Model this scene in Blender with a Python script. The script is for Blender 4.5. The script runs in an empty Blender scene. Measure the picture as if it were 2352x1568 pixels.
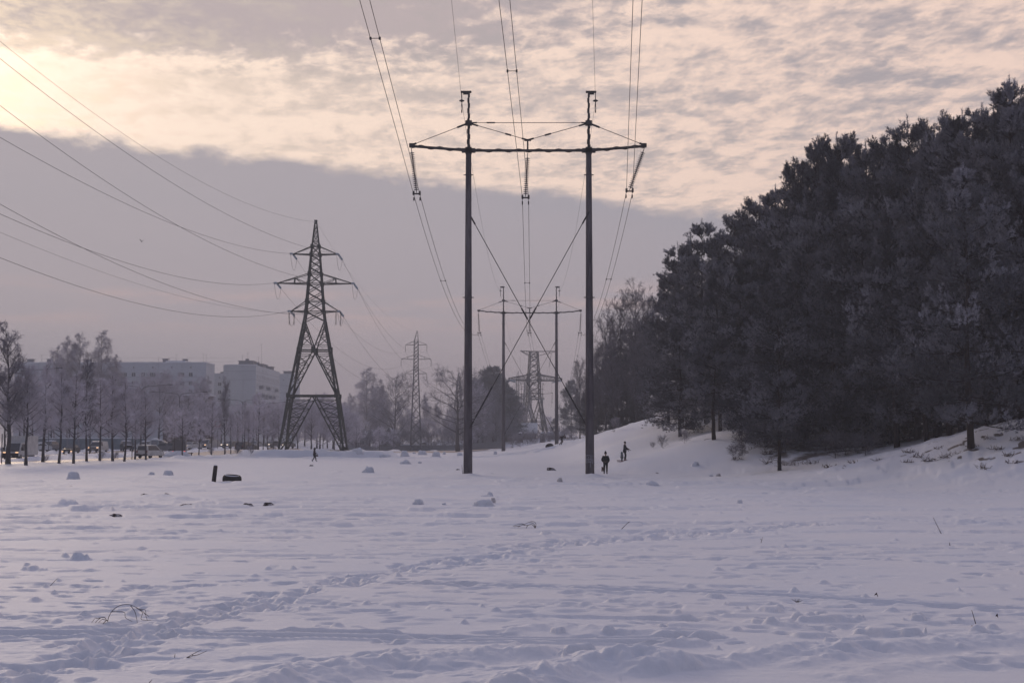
import bpy, math, random
import numpy as np
from mathutils import Vector, Matrix

SC = bpy.context.scene
COL = SC.collection
R = math.radians
rng = np.random.default_rng(7)
random.seed(7)

# ---------------------------------------------------------------- camera
FPX = 2352 * 50 / 36            # focal length in the pixels of a 2352 wide picture
PITCH = math.atan(216 / FPX)
CZ = 3.2
cam = bpy.data.cameras.new('camera')
cam.lens = 50; cam.sensor_width = 36; cam.clip_start = 0.1; cam.clip_end = 6000
cam_ob = bpy.data.objects.new('camera', cam)
COL.objects.link(cam_ob)
cam_ob.location = (0, 0, CZ)
HAZE_D = 0.00084
cam_ob.rotation_euler = (math.pi / 2 + PITCH, 0, 0)
SC.camera = cam_ob

# ---------------------------------------------------------------- light
SUN_AZ, SUN_EL = -23.5, 15.0    # degrees, behind the cloud at the upper left
sun = bpy.data.lights.new('sun', 'SUN')
sun.energy = 1.0; sun.angle = R(14); sun.color = (1.0, 0.80, 0.62)
sun_ob = bpy.data.objects.new('sun', sun); COL.objects.link(sun_ob)
_sd = Vector((math.sin(R(SUN_AZ)) * math.cos(R(SUN_EL)), math.cos(R(SUN_AZ)) * math.cos(R(SUN_EL)), math.sin(R(SUN_EL))))
sun_ob.rotation_euler = (-_sd).to_track_quat('-Z', 'Y').to_euler()

SC.view_settings.view_transform = 'Standard'
SC.view_settings.look = 'None'
SC.view_settings.exposure = 0.13
SC.view_settings.gamma = 1.0
SC.render.engine = 'CYCLES'
cy = SC.cycles
cy.use_denoising = True
try:
    cy.denoiser = 'OPENIMAGEDENOISE'; cy.denoising_input_passes = 'RGB_ALBEDO_NORMAL'; cy.denoising_prefilter = 'ACCURATE'
except Exception:
    pass
cy.max_bounces = 5; cy.diffuse_bounces = 3; cy.glossy_bounces = 2; cy.transmission_bounces = 2
cy.volume_bounces = 0; cy.transparent_max_bounces = 4
cy.caustics_reflective = False; cy.caustics_refractive = False
cy.sample_clamp_indirect = 4.0
cy.use_adaptive_sampling = True; cy.adaptive_threshold = 0.006


class NT:
    """small helper for shader node trees"""
    def __init__(s, tree):
        s.t = tree; s.n = tree.nodes; s.l = tree.links
        for x in list(s.n): s.n.remove(x)
    def new(s, typ, **kw):
        x = s.n.new(typ)
        for k, v in kw.items(): setattr(x, k, v)
        return x
    def put(s, sock, v):
        if v is None: return
        if hasattr(v, 'is_output'): s.l.new(v, sock)
        elif isinstance(v, (int, float)) and sock.type in ('RGBA',): sock.default_value = (v, v, v, 1)
        elif isinstance(v, (tuple, list)) and sock.type == 'RGBA' and len(v) == 3: sock.default_value = (*v, 1)
        else: sock.default_value = v
    def m(s, op, a, b=None, c=None, clamp=False):
        x = s.new('ShaderNodeMath', operation=op, use_clamp=clamp)
        s.put(x.inputs[0], a); s.put(x.inputs[1], b); s.put(x.inputs[2], c)
        return x.outputs[0]
    def v(s, op, a, b=None, out=0):
        x = s.new('ShaderNodeVectorMath', operation=op)
        s.put(x.inputs[0], a); s.put(x.inputs[1], b)
        return x.outputs['Value'] if op in ('DOT_PRODUCT', 'LENGTH') else x.outputs[0]
    def xyz(s, x, y, z):
        n = s.new('ShaderNodeCombineXYZ')
        s.put(n.inputs[0], x); s.put(n.inputs[1], y); s.put(n.inputs[2], z)
        return n.outputs[0]
    def step(s, v, a, b):
        n = s.new('ShaderNodeMapRange', interpolation_type='SMOOTHSTEP')
        s.put(n.inputs[0], v); n.inputs[1].default_value = a; n.inputs[2].default_value = b
        return n.outputs[0]
    def lin(s, v, a, b, c=0.0, d=1.0):
        n = s.new('ShaderNodeMapRange'); n.clamp = True
        s.put(n.inputs[0], v)
        for i, q in enumerate((a, b, c, d)): n.inputs[1 + i].default_value = q
        return n.outputs[0]
    def mix(s, f, a, b, blend='MIX'):
        n = s.new('ShaderNodeMix', data_type='RGBA', blend_type=blend)
        s.put(n.inputs[0], f); s.put(n.inputs[6], a); s.put(n.inputs[7], b)
        return n.outputs[2]
    def noise(s, vec, scale, detail=4, rough=0.5, dist=0.0, dims='3D'):
        n = s.new('ShaderNodeTexNoise', noise_dimensions=dims)
        s.put(n.inputs['Vector'], vec)
        n.inputs['Scale'].default_value = scale; n.inputs['Detail'].default_value = detail
        n.inputs['Roughness'].default_value = rough; n.inputs['Distortion'].default_value = dist
        return n.outputs[0]


# ---------------------------------------------------------------- sky
world = bpy.data.worlds.new('World'); SC.world = world; world.use_nodes = True
w = NT(world.node_tree)
dvec = w.v('NORMALIZE', w.new('ShaderNodeTexCoord').outputs['Generated'])
sp_ = w.new('ShaderNodeSeparateXYZ'); w.put(sp_.inputs[0], dvec)
dx, dy, dz = sp_.outputs
zc = w.m('ADD', w.m('MAXIMUM', dz, 0.0), 0.05)
cx = w.m('DIVIDE', dx, zc); cyy = w.m('DIVIDE', dy, zc)
# cloud sheet coordinates: a flat layer overhead, so the cells close up towards the horizon
sheet = w.xyz(w.m('ADD', cx, w.m('MULTIPLY', cyy, 0.10)), w.m('MULTIPLY', cyy, 0.95), 0.0)
warp = w.v('SUBTRACT', w.new('ShaderNodeTexNoise').outputs['Color'], (0.5, 0.5, 0.5))
_wn = warp.node
wtex = [n for n in w.n if n.bl_idname == 'ShaderNodeTexNoise'][0]
w.put(wtex.inputs['Vector'], sheet); wtex.inputs['Scale'].default_value = 2.2; wtex.inputs['Detail'].default_value = 3
wsc = w.new('ShaderNodeVectorMath', operation='SCALE'); w.put(wsc.inputs[0], warp); wsc.inputs[3].default_value = 0.09
sheet_w = w.v('ADD', sheet, wsc.outputs[0])
big = w.noise(w.v('ADD', sheet_w, (3.1, 7.7, 0.0)), 0.9, 3, 0.5)
cells = w.noise(w.v('MULTIPLY', sheet_w, (1.15, 0.80, 1.0)), 9.5, 9, 0.62, 0.0)
fine = w.noise(w.v('MULTIPLY', sheet_w, (1.2, 0.85, 1.0)), 34.0, 6, 0.62)
bands = w.noise(w.v('MULTIPLY', sheet_w, (0.35, 1.5, 1.0)), 3.0, 5, 0.55)
cover = w.m('ADD', w.m('MULTIPLY', cells, 0.44), w.m('ADD', w.m('ADD', w.m('MULTIPLY', big, 0.28), w.m('MULTIPLY', bands, 0.22)), w.m('MULTIPLY', fine, 0.15)))
light = w.step(cover, 0.435, 0.605)
sdir = (_sd.x, _sd.y, _sd.z)
sdot = w.m('MAXIMUM', w.v('DOT_PRODUCT', dvec, sdir), 0.0)
glow_n = w.m('POWER', sdot, 160.0); glow_m = w.m('POWER', sdot, 11.0); glow_w = w.m('POWER', sdot, 4.0)
grey = w.mix(glow_m, (0.43, 0.368, 0.395), (0.53, 0.435, 0.435))
cream = w.mix(glow_m, (0.87, 0.655, 0.56), (1.08, 0.87, 0.71))
upper = w.mix(light, grey, cream)
glowc = w.mix(1.0, (0.50, 0.41, 0.29), glow_n, 'MULTIPLY')
upper = w.mix(1.0, upper, glowc, 'ADD')
# thick grey bank that hides the sun at the upper left
ez = w.m('DIVIDE', dz, w.m('MAXIMUM', dy, 0.2)); ax = w.m('DIVIDE', dx, w.m('MAXIMUM', dy, 0.2))
bl = w.m('ADD', w.m('POWER', w.m('DIVIDE', w.m('ADD', ax, 0.24), 0.30), 2.0), w.m('POWER', w.m('DIVIDE', w.m('SUBTRACT', ez, w.m('SUBTRACT', 0.312, w.m('MULTIPLY', ax, 0.06))), 0.055), 2.0))
bl = w.m('ADD', bl, w.m('MULTIPLY', w.m('SUBTRACT', cells, 0.5), 3.2))
bank = w.m('MULTIPLY', w.step(bl, 1.5, 0.6), 0.95)
upper = w.mix(bank, upper, w.mix(light, (0.365, 0.322, 0.355), (0.48, 0.405, 0.412)))
# the low stratus: everything under a slanting edge
edge_n = w.noise(w.v('MULTIPLY', dvec, (1.0, 1.0, 2.2)), 26.0, 7, 0.62)
f = w.m('ADD', w.m('SUBTRACT', w.m('ADD', dz, w.m('MULTIPLY', dx, 0.123)), w.m('MULTIPLY', dy, 0.172)), w.m('MULTIPLY', w.m('SUBTRACT', edge_n, 0.5), 0.030))
above = w.step(f, -0.004, 0.008)
bigsoft = w.noise(w.v('MULTIPLY', dvec, (1.0, 1.0, 4.0)), 3.0, 3, 0.5)
lowc = w.mix(w.lin(dz, 0.02, 0.16), (0.485, 0.392, 0.410), (0.362, 0.348, 0.392))
lowc = w.mix(w.lin(bigsoft, 0.35, 0.7), lowc, (0.405, 0.365, 0.40))
lowc = w.mix(w.m('MULTIPLY', glow_m, 0.5), lowc, (0.50, 0.43, 0.43))
strk = w.noise(w.v('MULTIPLY', dvec, (1.0, 1.0, 9.0)), 7.0, 5, 0.55)
sband = w.m('MULTIPLY', w.step(w.m('ABSOLUTE', w.m('SUBTRACT', dz, 0.090)), 0.024, 0.004), w.step(strk, 0.46, 0.62))
lowc = w.mix(w.m('MULTIPLY', sband, 0.75), lowc, (0.56, 0.43, 0.42))
clouds = w.mix(above, lowc, upper)
# overhead and behind the camera the evening sky is dimmer and bluer
bluec = w.mix(cells, (0.320, 0.330, 0.485), (0.445, 0.43, 0.56))
clouds = w.mix(w.step(dz, 0.34, 0.75), clouds, bluec)
back = w.step(dy, 0.45, -0.55)
clouds = w.mix(back, clouds, w.mix(cells, (0.150, 0.172, 0.255), (0.225, 0.238, 0.325)))
sky = w.new('ShaderNodeTexSky', sky_type='NISHITA')
sky.sun_disc = False; sky.sun_elevation = R(SUN_EL); sky.sun_rotation = R(SUN_AZ)
sky.air_density = 1.2; sky.dust_density = 2.0
bg_sky = w.new('ShaderNodeBackground'); w.put(bg_sky.inputs[0], sky.outputs[0]); bg_sky.inputs[1].default_value = 0.06
bg_cl = w.new('ShaderNodeBackground'); w.put(bg_cl.inputs[0], clouds); bg_cl.inputs[1].default_value = 1.0
gaps = w.m('MULTIPLY', w.m('MULTIPLY', w.m('SUBTRACT', 1.0, light), above), 0.22)
mixs = w.new('ShaderNodeMixShader'); w.put(mixs.inputs[0], gaps); w.l.new(bg_cl.outputs[0], mixs.inputs[1]); w.l.new(bg_sky.outputs[0], mixs.inputs[2])
wo = w.new('ShaderNodeOutputWorld'); w.l.new(mixs.outputs[0], wo.inputs[0])
world.cycles.sampling_method = 'MANUAL'; world.cycles.sample_map_resolution = 1024

# ---------------------------------------------------------------- materials
MAT = {}
def mat(name, col, rough=0.8, spec=0.2, var=0.0, scale=1.0, col2=None, bump=0.0, emit=None, metal=0.0, rnd=0.0, stretch=(1, 1, 1), lo=0.35, hi=0.65):
    mt = bpy.data.materials.new(name); mt.use_nodes = True
    n = NT(mt.node_tree)
    b = n.new('ShaderNodeBsdfPrincipled'); o = n.new('ShaderNodeOutputMaterial'); n.l.new(b.outputs[0], o.inputs[0])
    b.inputs['Roughness'].default_value = rough; b.inputs['Specular IOR Level'].default_value = spec; b.inputs['Metallic'].default_value = metal
    c = col
    if col2 is not None or var > 0 or bump > 0:
        tc = n.new('ShaderNodeTexCoord').outputs['Object']
        v = n.v('MULTIPLY', tc, stretch)
        ns = n.noise(v, scale, 5, 0.6)
        if col2 is not None or var > 0:
            c2 = col2 if col2 is not None else tuple(x * (1 - var) for x in col)
            c = n.mix(n.lin(ns, lo, hi), col, c2)
        if bump > 0:
            bp = n.new('ShaderNodeBump'); bp.inputs['Strength'].default_value = bump; bp.inputs['Distance'].default_value = 0.05
            n.l.new(ns, bp.inputs['Height']); n.l.new(bp.outputs[0], b.inputs['Normal'])
    if rnd > 0:
        oi = n.new('ShaderNodeObjectInfo').outputs['Random']
        c = n.mix(1.0, c, n.lin(oi, 0, 1, 1 - rnd, 1 + rnd), 'MULTIPLY')
    n.put(b.inputs['Base Color'], c)
    if emit:
        b.inputs['Emission Color'].default_value = (*emit[0], 1); b.inputs['Emission Strength'].default_value = emit[1]
    MAT[name] = mt
    return mt

mat('concrete', (0.150, 0.134, 0.140), 0.9, 0.15, col2=(0.070, 0.061, 0.068), scale=1.8, bump=0.4, stretch=(1, 1, 0.16), lo=0.38, hi=0.62)
mat('dark_steel', (0.050, 0.045, 0.046), 0.7, 0.3, var=0.4, scale=3)
mat('green_steel', (0.060, 0.066, 0.052), 0.7, 0.3, var=0.4, scale=2)
mat('grey_steel', (0.10, 0.10, 0.105), 0.6, 0.3, var=0.3, scale=2)
mat('wire', (0.055, 0.042, 0.042), 0.6, 0.3)
mat('insulator', (0.08, 0.07, 0.075), 0.4, 0.4)
mat('glass_insulator', (0.42, 0.48, 0.52), 0.35, 0.5)
mat('chalk', (0.42, 0.42, 0.46), 0.9, 0.1)
mat('bark', (0.088, 0.079, 0.083), 0.9, 0.1, col2=(0.046, 0.042, 0.045), scale=6, stretch=(1, 1, 0.3), bump=0.4)
mat('pine_bark', (0.042, 0.030, 0.026), 0.9, 0.1, col2=(0.018, 0.015, 0.015), scale=5, stretch=(1, 1, 0.3), bump=0.4)
mat('birch_bark', (0.30, 0.28, 0.28), 0.85, 0.1, col2=(0.05, 0.045, 0.045), scale=3, stretch=(1, 1, 2.5), lo=0.45, hi=0.7)
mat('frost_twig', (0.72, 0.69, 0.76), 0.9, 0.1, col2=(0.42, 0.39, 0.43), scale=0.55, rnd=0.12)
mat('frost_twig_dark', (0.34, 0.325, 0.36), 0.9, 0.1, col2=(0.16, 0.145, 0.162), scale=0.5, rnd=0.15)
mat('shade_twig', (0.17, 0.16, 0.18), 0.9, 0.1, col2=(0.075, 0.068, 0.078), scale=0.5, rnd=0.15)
mat('frost_birch', (0.56, 0.54, 0.58), 0.9, 0.1, col2=(0.30, 0.27, 0.30), scale=0.4, rnd=0.1)
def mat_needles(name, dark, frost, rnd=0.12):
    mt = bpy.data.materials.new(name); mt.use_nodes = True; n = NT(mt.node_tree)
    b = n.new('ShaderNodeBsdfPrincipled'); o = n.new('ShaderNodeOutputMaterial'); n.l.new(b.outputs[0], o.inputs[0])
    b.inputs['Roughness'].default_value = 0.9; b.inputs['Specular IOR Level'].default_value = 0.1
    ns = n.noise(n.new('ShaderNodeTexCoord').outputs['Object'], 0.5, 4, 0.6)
    f = n.m('MULTIPLY', n.new('ShaderNodeAttribute', attribute_name='rime_shade').outputs['Fac'], n.lin(ns, 0.34, 0.66, 0.55, 1.0))
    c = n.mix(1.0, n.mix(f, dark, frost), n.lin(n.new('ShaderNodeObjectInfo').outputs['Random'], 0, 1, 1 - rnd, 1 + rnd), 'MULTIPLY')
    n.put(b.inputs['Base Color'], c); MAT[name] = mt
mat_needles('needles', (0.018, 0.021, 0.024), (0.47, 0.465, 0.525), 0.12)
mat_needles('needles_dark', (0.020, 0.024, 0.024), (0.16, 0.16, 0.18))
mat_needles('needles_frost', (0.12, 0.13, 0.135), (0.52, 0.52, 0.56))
mat('snow_lump', (0.74, 0.75, 0.80), 0.85, 0.1, var=0.12, scale=2.5, bump=0.5)
mat('dirty_snow', (0.55, 0.52, 0.52), 0.9, 0.1, col2=(0.16, 0.13, 0.12), scale=3, bump=0.6, lo=0.5, hi=0.7)
mat('roof_snow', (0.80, 0.81, 0.84), 0.9, 0.1, var=0.1, scale=0.5)
mat('dry_grass', (0.105, 0.070, 0.050), 0.9, 0.1, var=0.5, scale=4)
mat('soil', (0.055, 0.042, 0.040), 0.95, 0.1, col2=(0.55, 0.54, 0.56), scale=5, lo=0.50, hi=0.62, bump=0.6)
mat('twig', (0.060, 0.038, 0.036), 0.8, 0.1)
mat('rubber', (0.030, 0.028, 0.029), 0.8, 0.2, var=0.3, scale=6, bump=0.4)
mat('old_wood', (0.060, 0.048, 0.046), 0.9, 0.1, col2=(0.03, 0.025, 0.025), scale=6, stretch=(1, 1, 0.2), bump=0.5)
mat('fence_wood', (0.22, 0.22, 0.235), 0.9, 0.1, var=0.4, scale=4)
mat('road_snow', (0.60, 0.50, 0.43), 0.55, 0.3, col2=(0.40, 0.33, 0.29), scale=0.35, bump=0.08)
mat('panel_wall', (0.52, 0.54, 0.57), 0.9, 0.1, var=0.12, scale=0.15)
mat('panel_dark', (0.26, 0.26, 0.28), 0.9, 0.1)
mat('panel_pink', (0.50, 0.42, 0.43), 0.9, 0.1)
mat('brick', (0.115, 0.085, 0.080), 0.9, 0.1, var=0.3, scale=2)
mat('window_frame', (0.62, 0.62, 0.64), 0.6, 0.3)
mat('glass', (0.05, 0.055, 0.065), 0.2, 0.5)
mat('roof_dark', (0.055, 0.050, 0.052), 0.8, 0.2, var=0.3, scale=2)
mat('plank_dark', (0.10, 0.092, 0.097), 0.9, 0.1, var=0.4, scale=3, stretch=(1, 1, 0.2))
mat('plaster', (0.36, 0.37, 0.40), 0.9, 0.1, var=0.15, scale=0.6)
mat('metal_blue', (0.20, 0.24, 0.27), 0.6, 0.3, var=0.2, scale=1)
mat('skin', (0.42, 0.27, 0.21), 0.6, 0.3)
mat('cloth_black', (0.018, 0.018, 0.020), 0.9, 0.1, var=0.3, scale=8)
mat('cloth_navy', (0.024, 0.024, 0.032), 0.9, 0.1, var=0.3, scale=8)
mat('cloth_plum', (0.045, 0.030, 0.040), 0.9, 0.1, var=0.3, scale=8)
mat('cloth_green', (0.028, 0.030, 0.024), 0.9, 0.1, var=0.3, scale=8)
mat('cloth_grey', (0.14, 0.155, 0.175), 0.9, 0.1, var=0.3, scale=14)
mat('cloth_teal', (0.10, 0.15, 0.17), 0.9, 0.1, var=0.3, scale=14)
mat('boot_pale', (0.26, 0.27, 0.30), 0.8, 0.2)
mat('boot_red', (0.10, 0.025, 0.035), 0.6, 0.3)
mat('fur_brown', (0.105, 0.055, 0.038), 0.95, 0.1, var=0.5, scale=18)
mat('fur_pale', (0.30, 0.22, 0.19), 0.95, 0.1)
for nm, c in (('white', (0.58, 0.58, 0.58)), ('silver', (0.32, 0.33, 0.35)), ('black', (0.018, 0.018, 0.020)), ('grey', (0.13, 0.13, 0.14)), ('maroon', (0.13, 0.03, 0.03)), ('snowy', (0.60, 0.61, 0.63))):
    mat('paint_' + nm, c, 0.35, 0.5, var=0.25, scale=1.5)
mat('headlight', (0.9, 0.8, 0.7), 0.3, 0.5, emit=((1.0, 0.55, 0.26), 1.2))
mat('headlight_white', (0.9, 0.9, 0.9), 0.3, 0.5, emit=((1.0, 0.80, 0.62), 1.2))
mat('headlight_off', (0.45, 0.45, 0.47), 0.3, 0.5)
mat('tail_light', (0.5, 0.05, 0.05), 0.3, 0.5, emit=((1.0, 0.10, 0.08), 1.6))
mat('tail_off', (0.16, 0.03, 0.03), 0.3, 0.5)
mat('plate', (0.5, 0.5, 0.5), 0.5, 0.3)
mat('sign_red', (0.35, 0.05, 0.05), 0.6, 0.3)
mat('sign_white', (0.60, 0.60, 0.60), 0.6, 0.3)
mat('leaf_brown', (0.045, 0.024, 0.018), 0.9, 0.1)
mat('feather', (0.06, 0.06, 0.065), 0.9, 0.1)
# ---------------------------------------------------------------- picture -> place
CP, SP = math.cos(PITCH), math.sin(PITCH)
def ray(u, v):
    a = (u - 1176) / FPX; b = (784 - v) / FPX
    return np.array([a, CP - b * SP, SP + b * CP])
def P(u, v, Y):
    d = ray(u, v)
    return np.array([d[0] * Y / d[1], Y, CZ + d[2] * Y / d[1]])
def XU(u, Y):
    return (u - 1176) / FPX * Y / 1.0022
def GY(v):
    """distance at which a sight line through row v meets flat ground"""
    d = ray(1176, v)
    return d[1] * CZ / -d[2]

# ---------------------------------------------------------------- objects
def link(o):
    COL.objects.link(o); return o
def tag(o, label=None, cat=None, group=None, kind=None):
    if label: o['label'] = label
    if cat: o['category'] = cat
    if group: o['group'] = group
    if kind: o['kind'] = kind
    return o
def thing(name, label, cat, loc=(0, 0, 0), rz=0.0, group=None, scale=1.0):
    o = bpy.data.objects.new(name, None); link(o)
    o.empty_display_size = 0.2
    o.location = tuple(float(c) for c in loc); o.rotation_euler = (0, 0, rz); o.scale = (scale,) * 3
    return tag(o, label, cat, group)
KIDS = {}
def copy_tree(o, parent=None):
    c = o.copy(); COL.objects.link(c)
    if parent is not None:
        c.parent = parent; KIDS.setdefault(parent.name, []).append(c)
    for ch in list(KIDS.get(o.name, [])): copy_tree(ch, c)
    return c


class MB:
    """collects shapes and links them as one mesh object"""
    def __init__(s):
        s.attr = None; s.v = []; s.q = []; s.t = []; s.poly = []; s.n = 0
    def add(s, verts, quads=None, tris=None):
        verts = np.asarray(verts, dtype=np.float64).reshape(-1, 3)
        s.v.append(verts)
        if quads is not None and len(quads): s.q.append(np.asarray(quads, dtype=np.int64) + s.n)
        if tris is not None and len(tris): s.t.append(np.asarray(tris, dtype=np.int64) + s.n)
        s.n += len(verts)
    def seg(s, A, B, r0, r1, n=3):
        """many straight tapered sticks at once"""
        A = np.asarray(A, float).reshape(-1, 3); B = np.asarray(B, float).reshape(-1, 3); N = len(A)
        if N == 0: return
        r0 = np.broadcast_to(np.asarray(r0, float), (N,)); r1 = np.broadcast_to(np.asarray(r1, float), (N,))
        d = B - A; L = np.linalg.norm(d, axis=1, keepdims=True); L[L < 1e-9] = 1; d = d / L
        ref = np.where(np.abs(d[:, 2:3]) > 0.9, np.array([[1.0, 0, 0]]), np.array([[0, 0, 1.0]]))
        u = np.cross(d, ref); u /= np.linalg.norm(u, axis=1, keepdims=True); w_ = np.cross(d, u)
        ang = np.arange(n) * 2 * math.pi / n + math.pi / 4
        ring = u[:, None, :] * np.cos(ang)[None, :, None] + w_[:, None, :] * np.sin(ang)[None, :, None]
        va = A[:, None, :] + ring * r0[:, None, None]; vb = B[:, None, :] + ring * r1[:, None, None]
        V = np.concatenate([va, vb], 1).reshape(-1, 3)
        i = np.arange(n); j = (i + 1) % n
        q = np.stack([i, j, j + n, i + n], 1)
        Q = (np.arange(N) * 2 * n)[:, None, None] + q[None]
        s.add(V, quads=Q.reshape(-1, 4))
    def beam(s, a, b, w_):
        """a square bar with closed ends"""
        a = np.asarray(a, float); b = np.asarray(b, float)
        base = s.n
        s.seg([a], [b], w_ * 0.707, w_ * 0.707, 4)
        s.q.append(np.array([[3, 2, 1, 0], [4, 5, 6, 7]]) + base)
    def tube(s, pts, r, n=6, closed_ends=True):
        pts = np.asarray(pts, float); k = len(pts)
        r = np.broadcast_to(np.asarray(r, float), (k,))
        t = np.gradient(pts, axis=0); t /= np.maximum(np.linalg.norm(t, axis=1, keepdims=True), 1e-9)
        ref = np.array([0, 0, 1.0]) if abs(t[:, 2]).mean() < 0.8 else np.array([1.0, 0, 0])
        u = np.cross(t, ref); u /= np.maximum(np.linalg.norm(u, axis=1, keepdims=True), 1e-9); w_ = np.cross(t, u)
        ang = np.arange(n) * 2 * math.pi / n
        V = pts[:, None, :] + (u[:, None, :] * np.cos(ang)[None, :, None] + w_[:, None, :] * np.sin(ang)[None, :, None]) * r[:, None, None]
        i = np.arange(n); j = (i + 1) % n
        q = np.stack([i, j, j + n, i + n], 1)
        Q = ((np.arange(k - 1) * n)[:, None, None] + q[None]).reshape(-1, 4)
        base = s.n
        s.add(V.reshape(-1, 3), quads=Q)
        if closed_ends:
            s.poly.append([base + x for x in range(n)][::-1]); s.poly.append([base + (k - 1) * n + x for x in range(n)])
    def box(s, c, size, rz=0.0, bevel=0.0, taper=1.0):
        c = np.asarray(c, float); h = np.asarray(size, float) / 2
        sg = np.array([[-1, -1, -1], [1, -1, -1], [1, 1, -1], [-1, 1, -1], [-1, -1, 1], [1, -1, 1], [1, 1, 1], [-1, 1, 1]], float)
        v = sg * h; v[4:, :2] *= taper
        if rz:
            cs, sn = math.cos(rz), math.sin(rz)
            v = np.stack([v[:, 0] * cs - v[:, 1] * sn, v[:, 0] * sn + v[:, 1] * cs, v[:, 2]], 1)
        s.add(v + c, quads=[[3, 2, 1, 0], [4, 5, 6, 7], [0, 1, 5, 4], [1, 2, 6, 5], [2, 3, 7, 6], [3, 0, 4, 7]])
    def lathe(s, prof, n=12, origin=(0, 0, 0), axis=None):
        """prof: (radius, height) pairs turned about z, or about the given axis"""
        prof = np.asarray(prof, float); k = len(prof)
        ang = np.arange(n) * 2 * math.pi / n
        V = np.stack([prof[:, 0][:, None] * np.cos(ang), prof[:, 0][:, None] * np.sin(ang), np.repeat(prof[:, 1][:, None], n, 1)], 2).reshape(-1, 3)
        if axis is not None:
            q = Vector(axis).to_track_quat('Z', 'Y').to_matrix()
            V = V @ np.array(q).T
        i = np.arange(n); j = (i + 1) % n
        q = np.stack([i, j, j + n, i + n], 1)
        s.add(V + np.asarray(origin, float), quads=((np.arange(k - 1) * n)[:, None, None] + q[None]).reshape(-1, 4))
    def prism(s, outline, y0, y1):
        """outline in (x, z), extruded along y"""
        o = np.asarray(outline, float); k = len(o)
        v = np.concatenate([np.stack([o[:, 0], np.full(k, y0), o[:, 1]], 1), np.stack([o[:, 0], np.full(k, y1), o[:, 1]], 1)])
        i = np.arange(k); j = (i + 1) % k
        base = s.n
        s.add(v, quads=np.stack([i, j, j + k, i + k], 1))
        s.poly.append([base + x for x in range(k)][::-1]); s.poly.append([base + k + x for x in range(k)])
    def quad(s, a, b, c, d):
        s.add([a, b, c, d], quads=[[0, 1, 2, 3]])
    def mesh(s, name, material, smooth=False):
        me = bpy.data.meshes.new(name)
        V = np.concatenate(s.v) if s.v else np.zeros((0, 3))
        idx = []; tot = []
        if s.q:
            Q = np.concatenate([x.reshape(-1, 4) for x in s.q]); idx.append(Q.ravel()); tot.append(np.full(len(Q), 4))
        if s.t:
            T = np.concatenate([x.reshape(-1, 3) for x in s.t]); idx.append(T.ravel()); tot.append(np.full(len(T), 3))
        for p in s.poly:
            idx.append(np.array(p)); tot.append(np.array([len(p)]))
        idx = np.concatenate(idx).astype(np.int32); tot = np.concatenate(tot).astype(np.int32)
        me.vertices.add(len(V)); me.vertices.foreach_set('co', V.astype(np.float32).ravel())
        me.loops.add(len(idx)); me.loops.foreach_set('vertex_index', idx)
        me.polygons.add(len(tot))
        st = np.concatenate([[0], np.cumsum(tot)[:-1]]).astype(np.int32)
        me.polygons.foreach_set('loop_start', st)
        try: me.polygons.foreach_set('loop_total', tot)
        except Exception: pass
        me.polygons.foreach_set('use_smooth', np.full(len(tot), smooth, dtype=bool))
        me.update(calc_edges=True)
        if s.attr is not None:
            at_ = me.attributes.new(s.attr[0], 'FLOAT', 'POINT'); at_.data.foreach_set('value', np.asarray(s.attr[1], dtype=np.float32))
        if material: me.materials.append(MAT[material] if isinstance(material, str) else material)
        return me
    def build(s, name, material, parent=None, smooth=False, loc=None):
        o = bpy.data.objects.new(name, s.mesh(name, material, smooth)); link(o)
        if loc is not None: o.location = tuple(float(c) for c in loc)
        if parent is not None:
            o.parent = parent; KIDS.setdefault(parent.name, []).append(o)
        return o


def mesh_ob(name, me, parent=None, loc=None):
    o = bpy.data.objects.new(name, me); link(o)
    if loc is not None: o.location = tuple(float(c) for c in loc)
    if parent is not None:
        o.parent = parent; KIDS.setdefault(parent.name, []).append(o)
    return o

# ---------------------------------------------------------------- smooth random fields
def hash2(i, j, seed):
    h = (i.astype(np.uint32) * np.uint32(374761393)) ^ (j.astype(np.uint32) * np.uint32(668265263)) ^ np.uint32(seed * 2246822519 & 0xffffffff)
    h = (h ^ (h >> np.uint32(13))) * np.uint32(1274126177)
    h = h ^ (h >> np.uint32(16))
    return (h & np.uint32(0xffffff)).astype(np.float64) / 0xffffff
def vnoise(x, y, seed=0):
    xi = np.floor(x).astype(np.int64); yi = np.floor(y).astype(np.int64)
    fx = x - xi; fy = y - yi
    fx = fx * fx * fx * (fx * (fx * 6 - 15) + 10); fy = fy * fy * fy * (fy * (fy * 6 - 15) + 10)
    a = hash2(xi, yi, seed); b = hash2(xi + 1, yi, seed); c = hash2(xi, yi + 1, seed); d = hash2(xi + 1, yi + 1, seed)
    return (a * (1 - fx) + b * fx) * (1 - fy) + (c * (1 - fx) + d * fx) * fy - 0.5
def fbm(x, y, oct=4, seed=0, gain=0.5):
    s = 0; a = 1.0
    for k in range(oct):
        s = s + a * vnoise(x * 2 ** k + 17.3 * k, y * 2 ** k - 9.1 * k, seed + k); a *= gain
    return s
def sstep(x, a, b):
    t = np.clip((x - a) / (b - a), 0, 1); return t * t * (3 - 2 * t)
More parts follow.
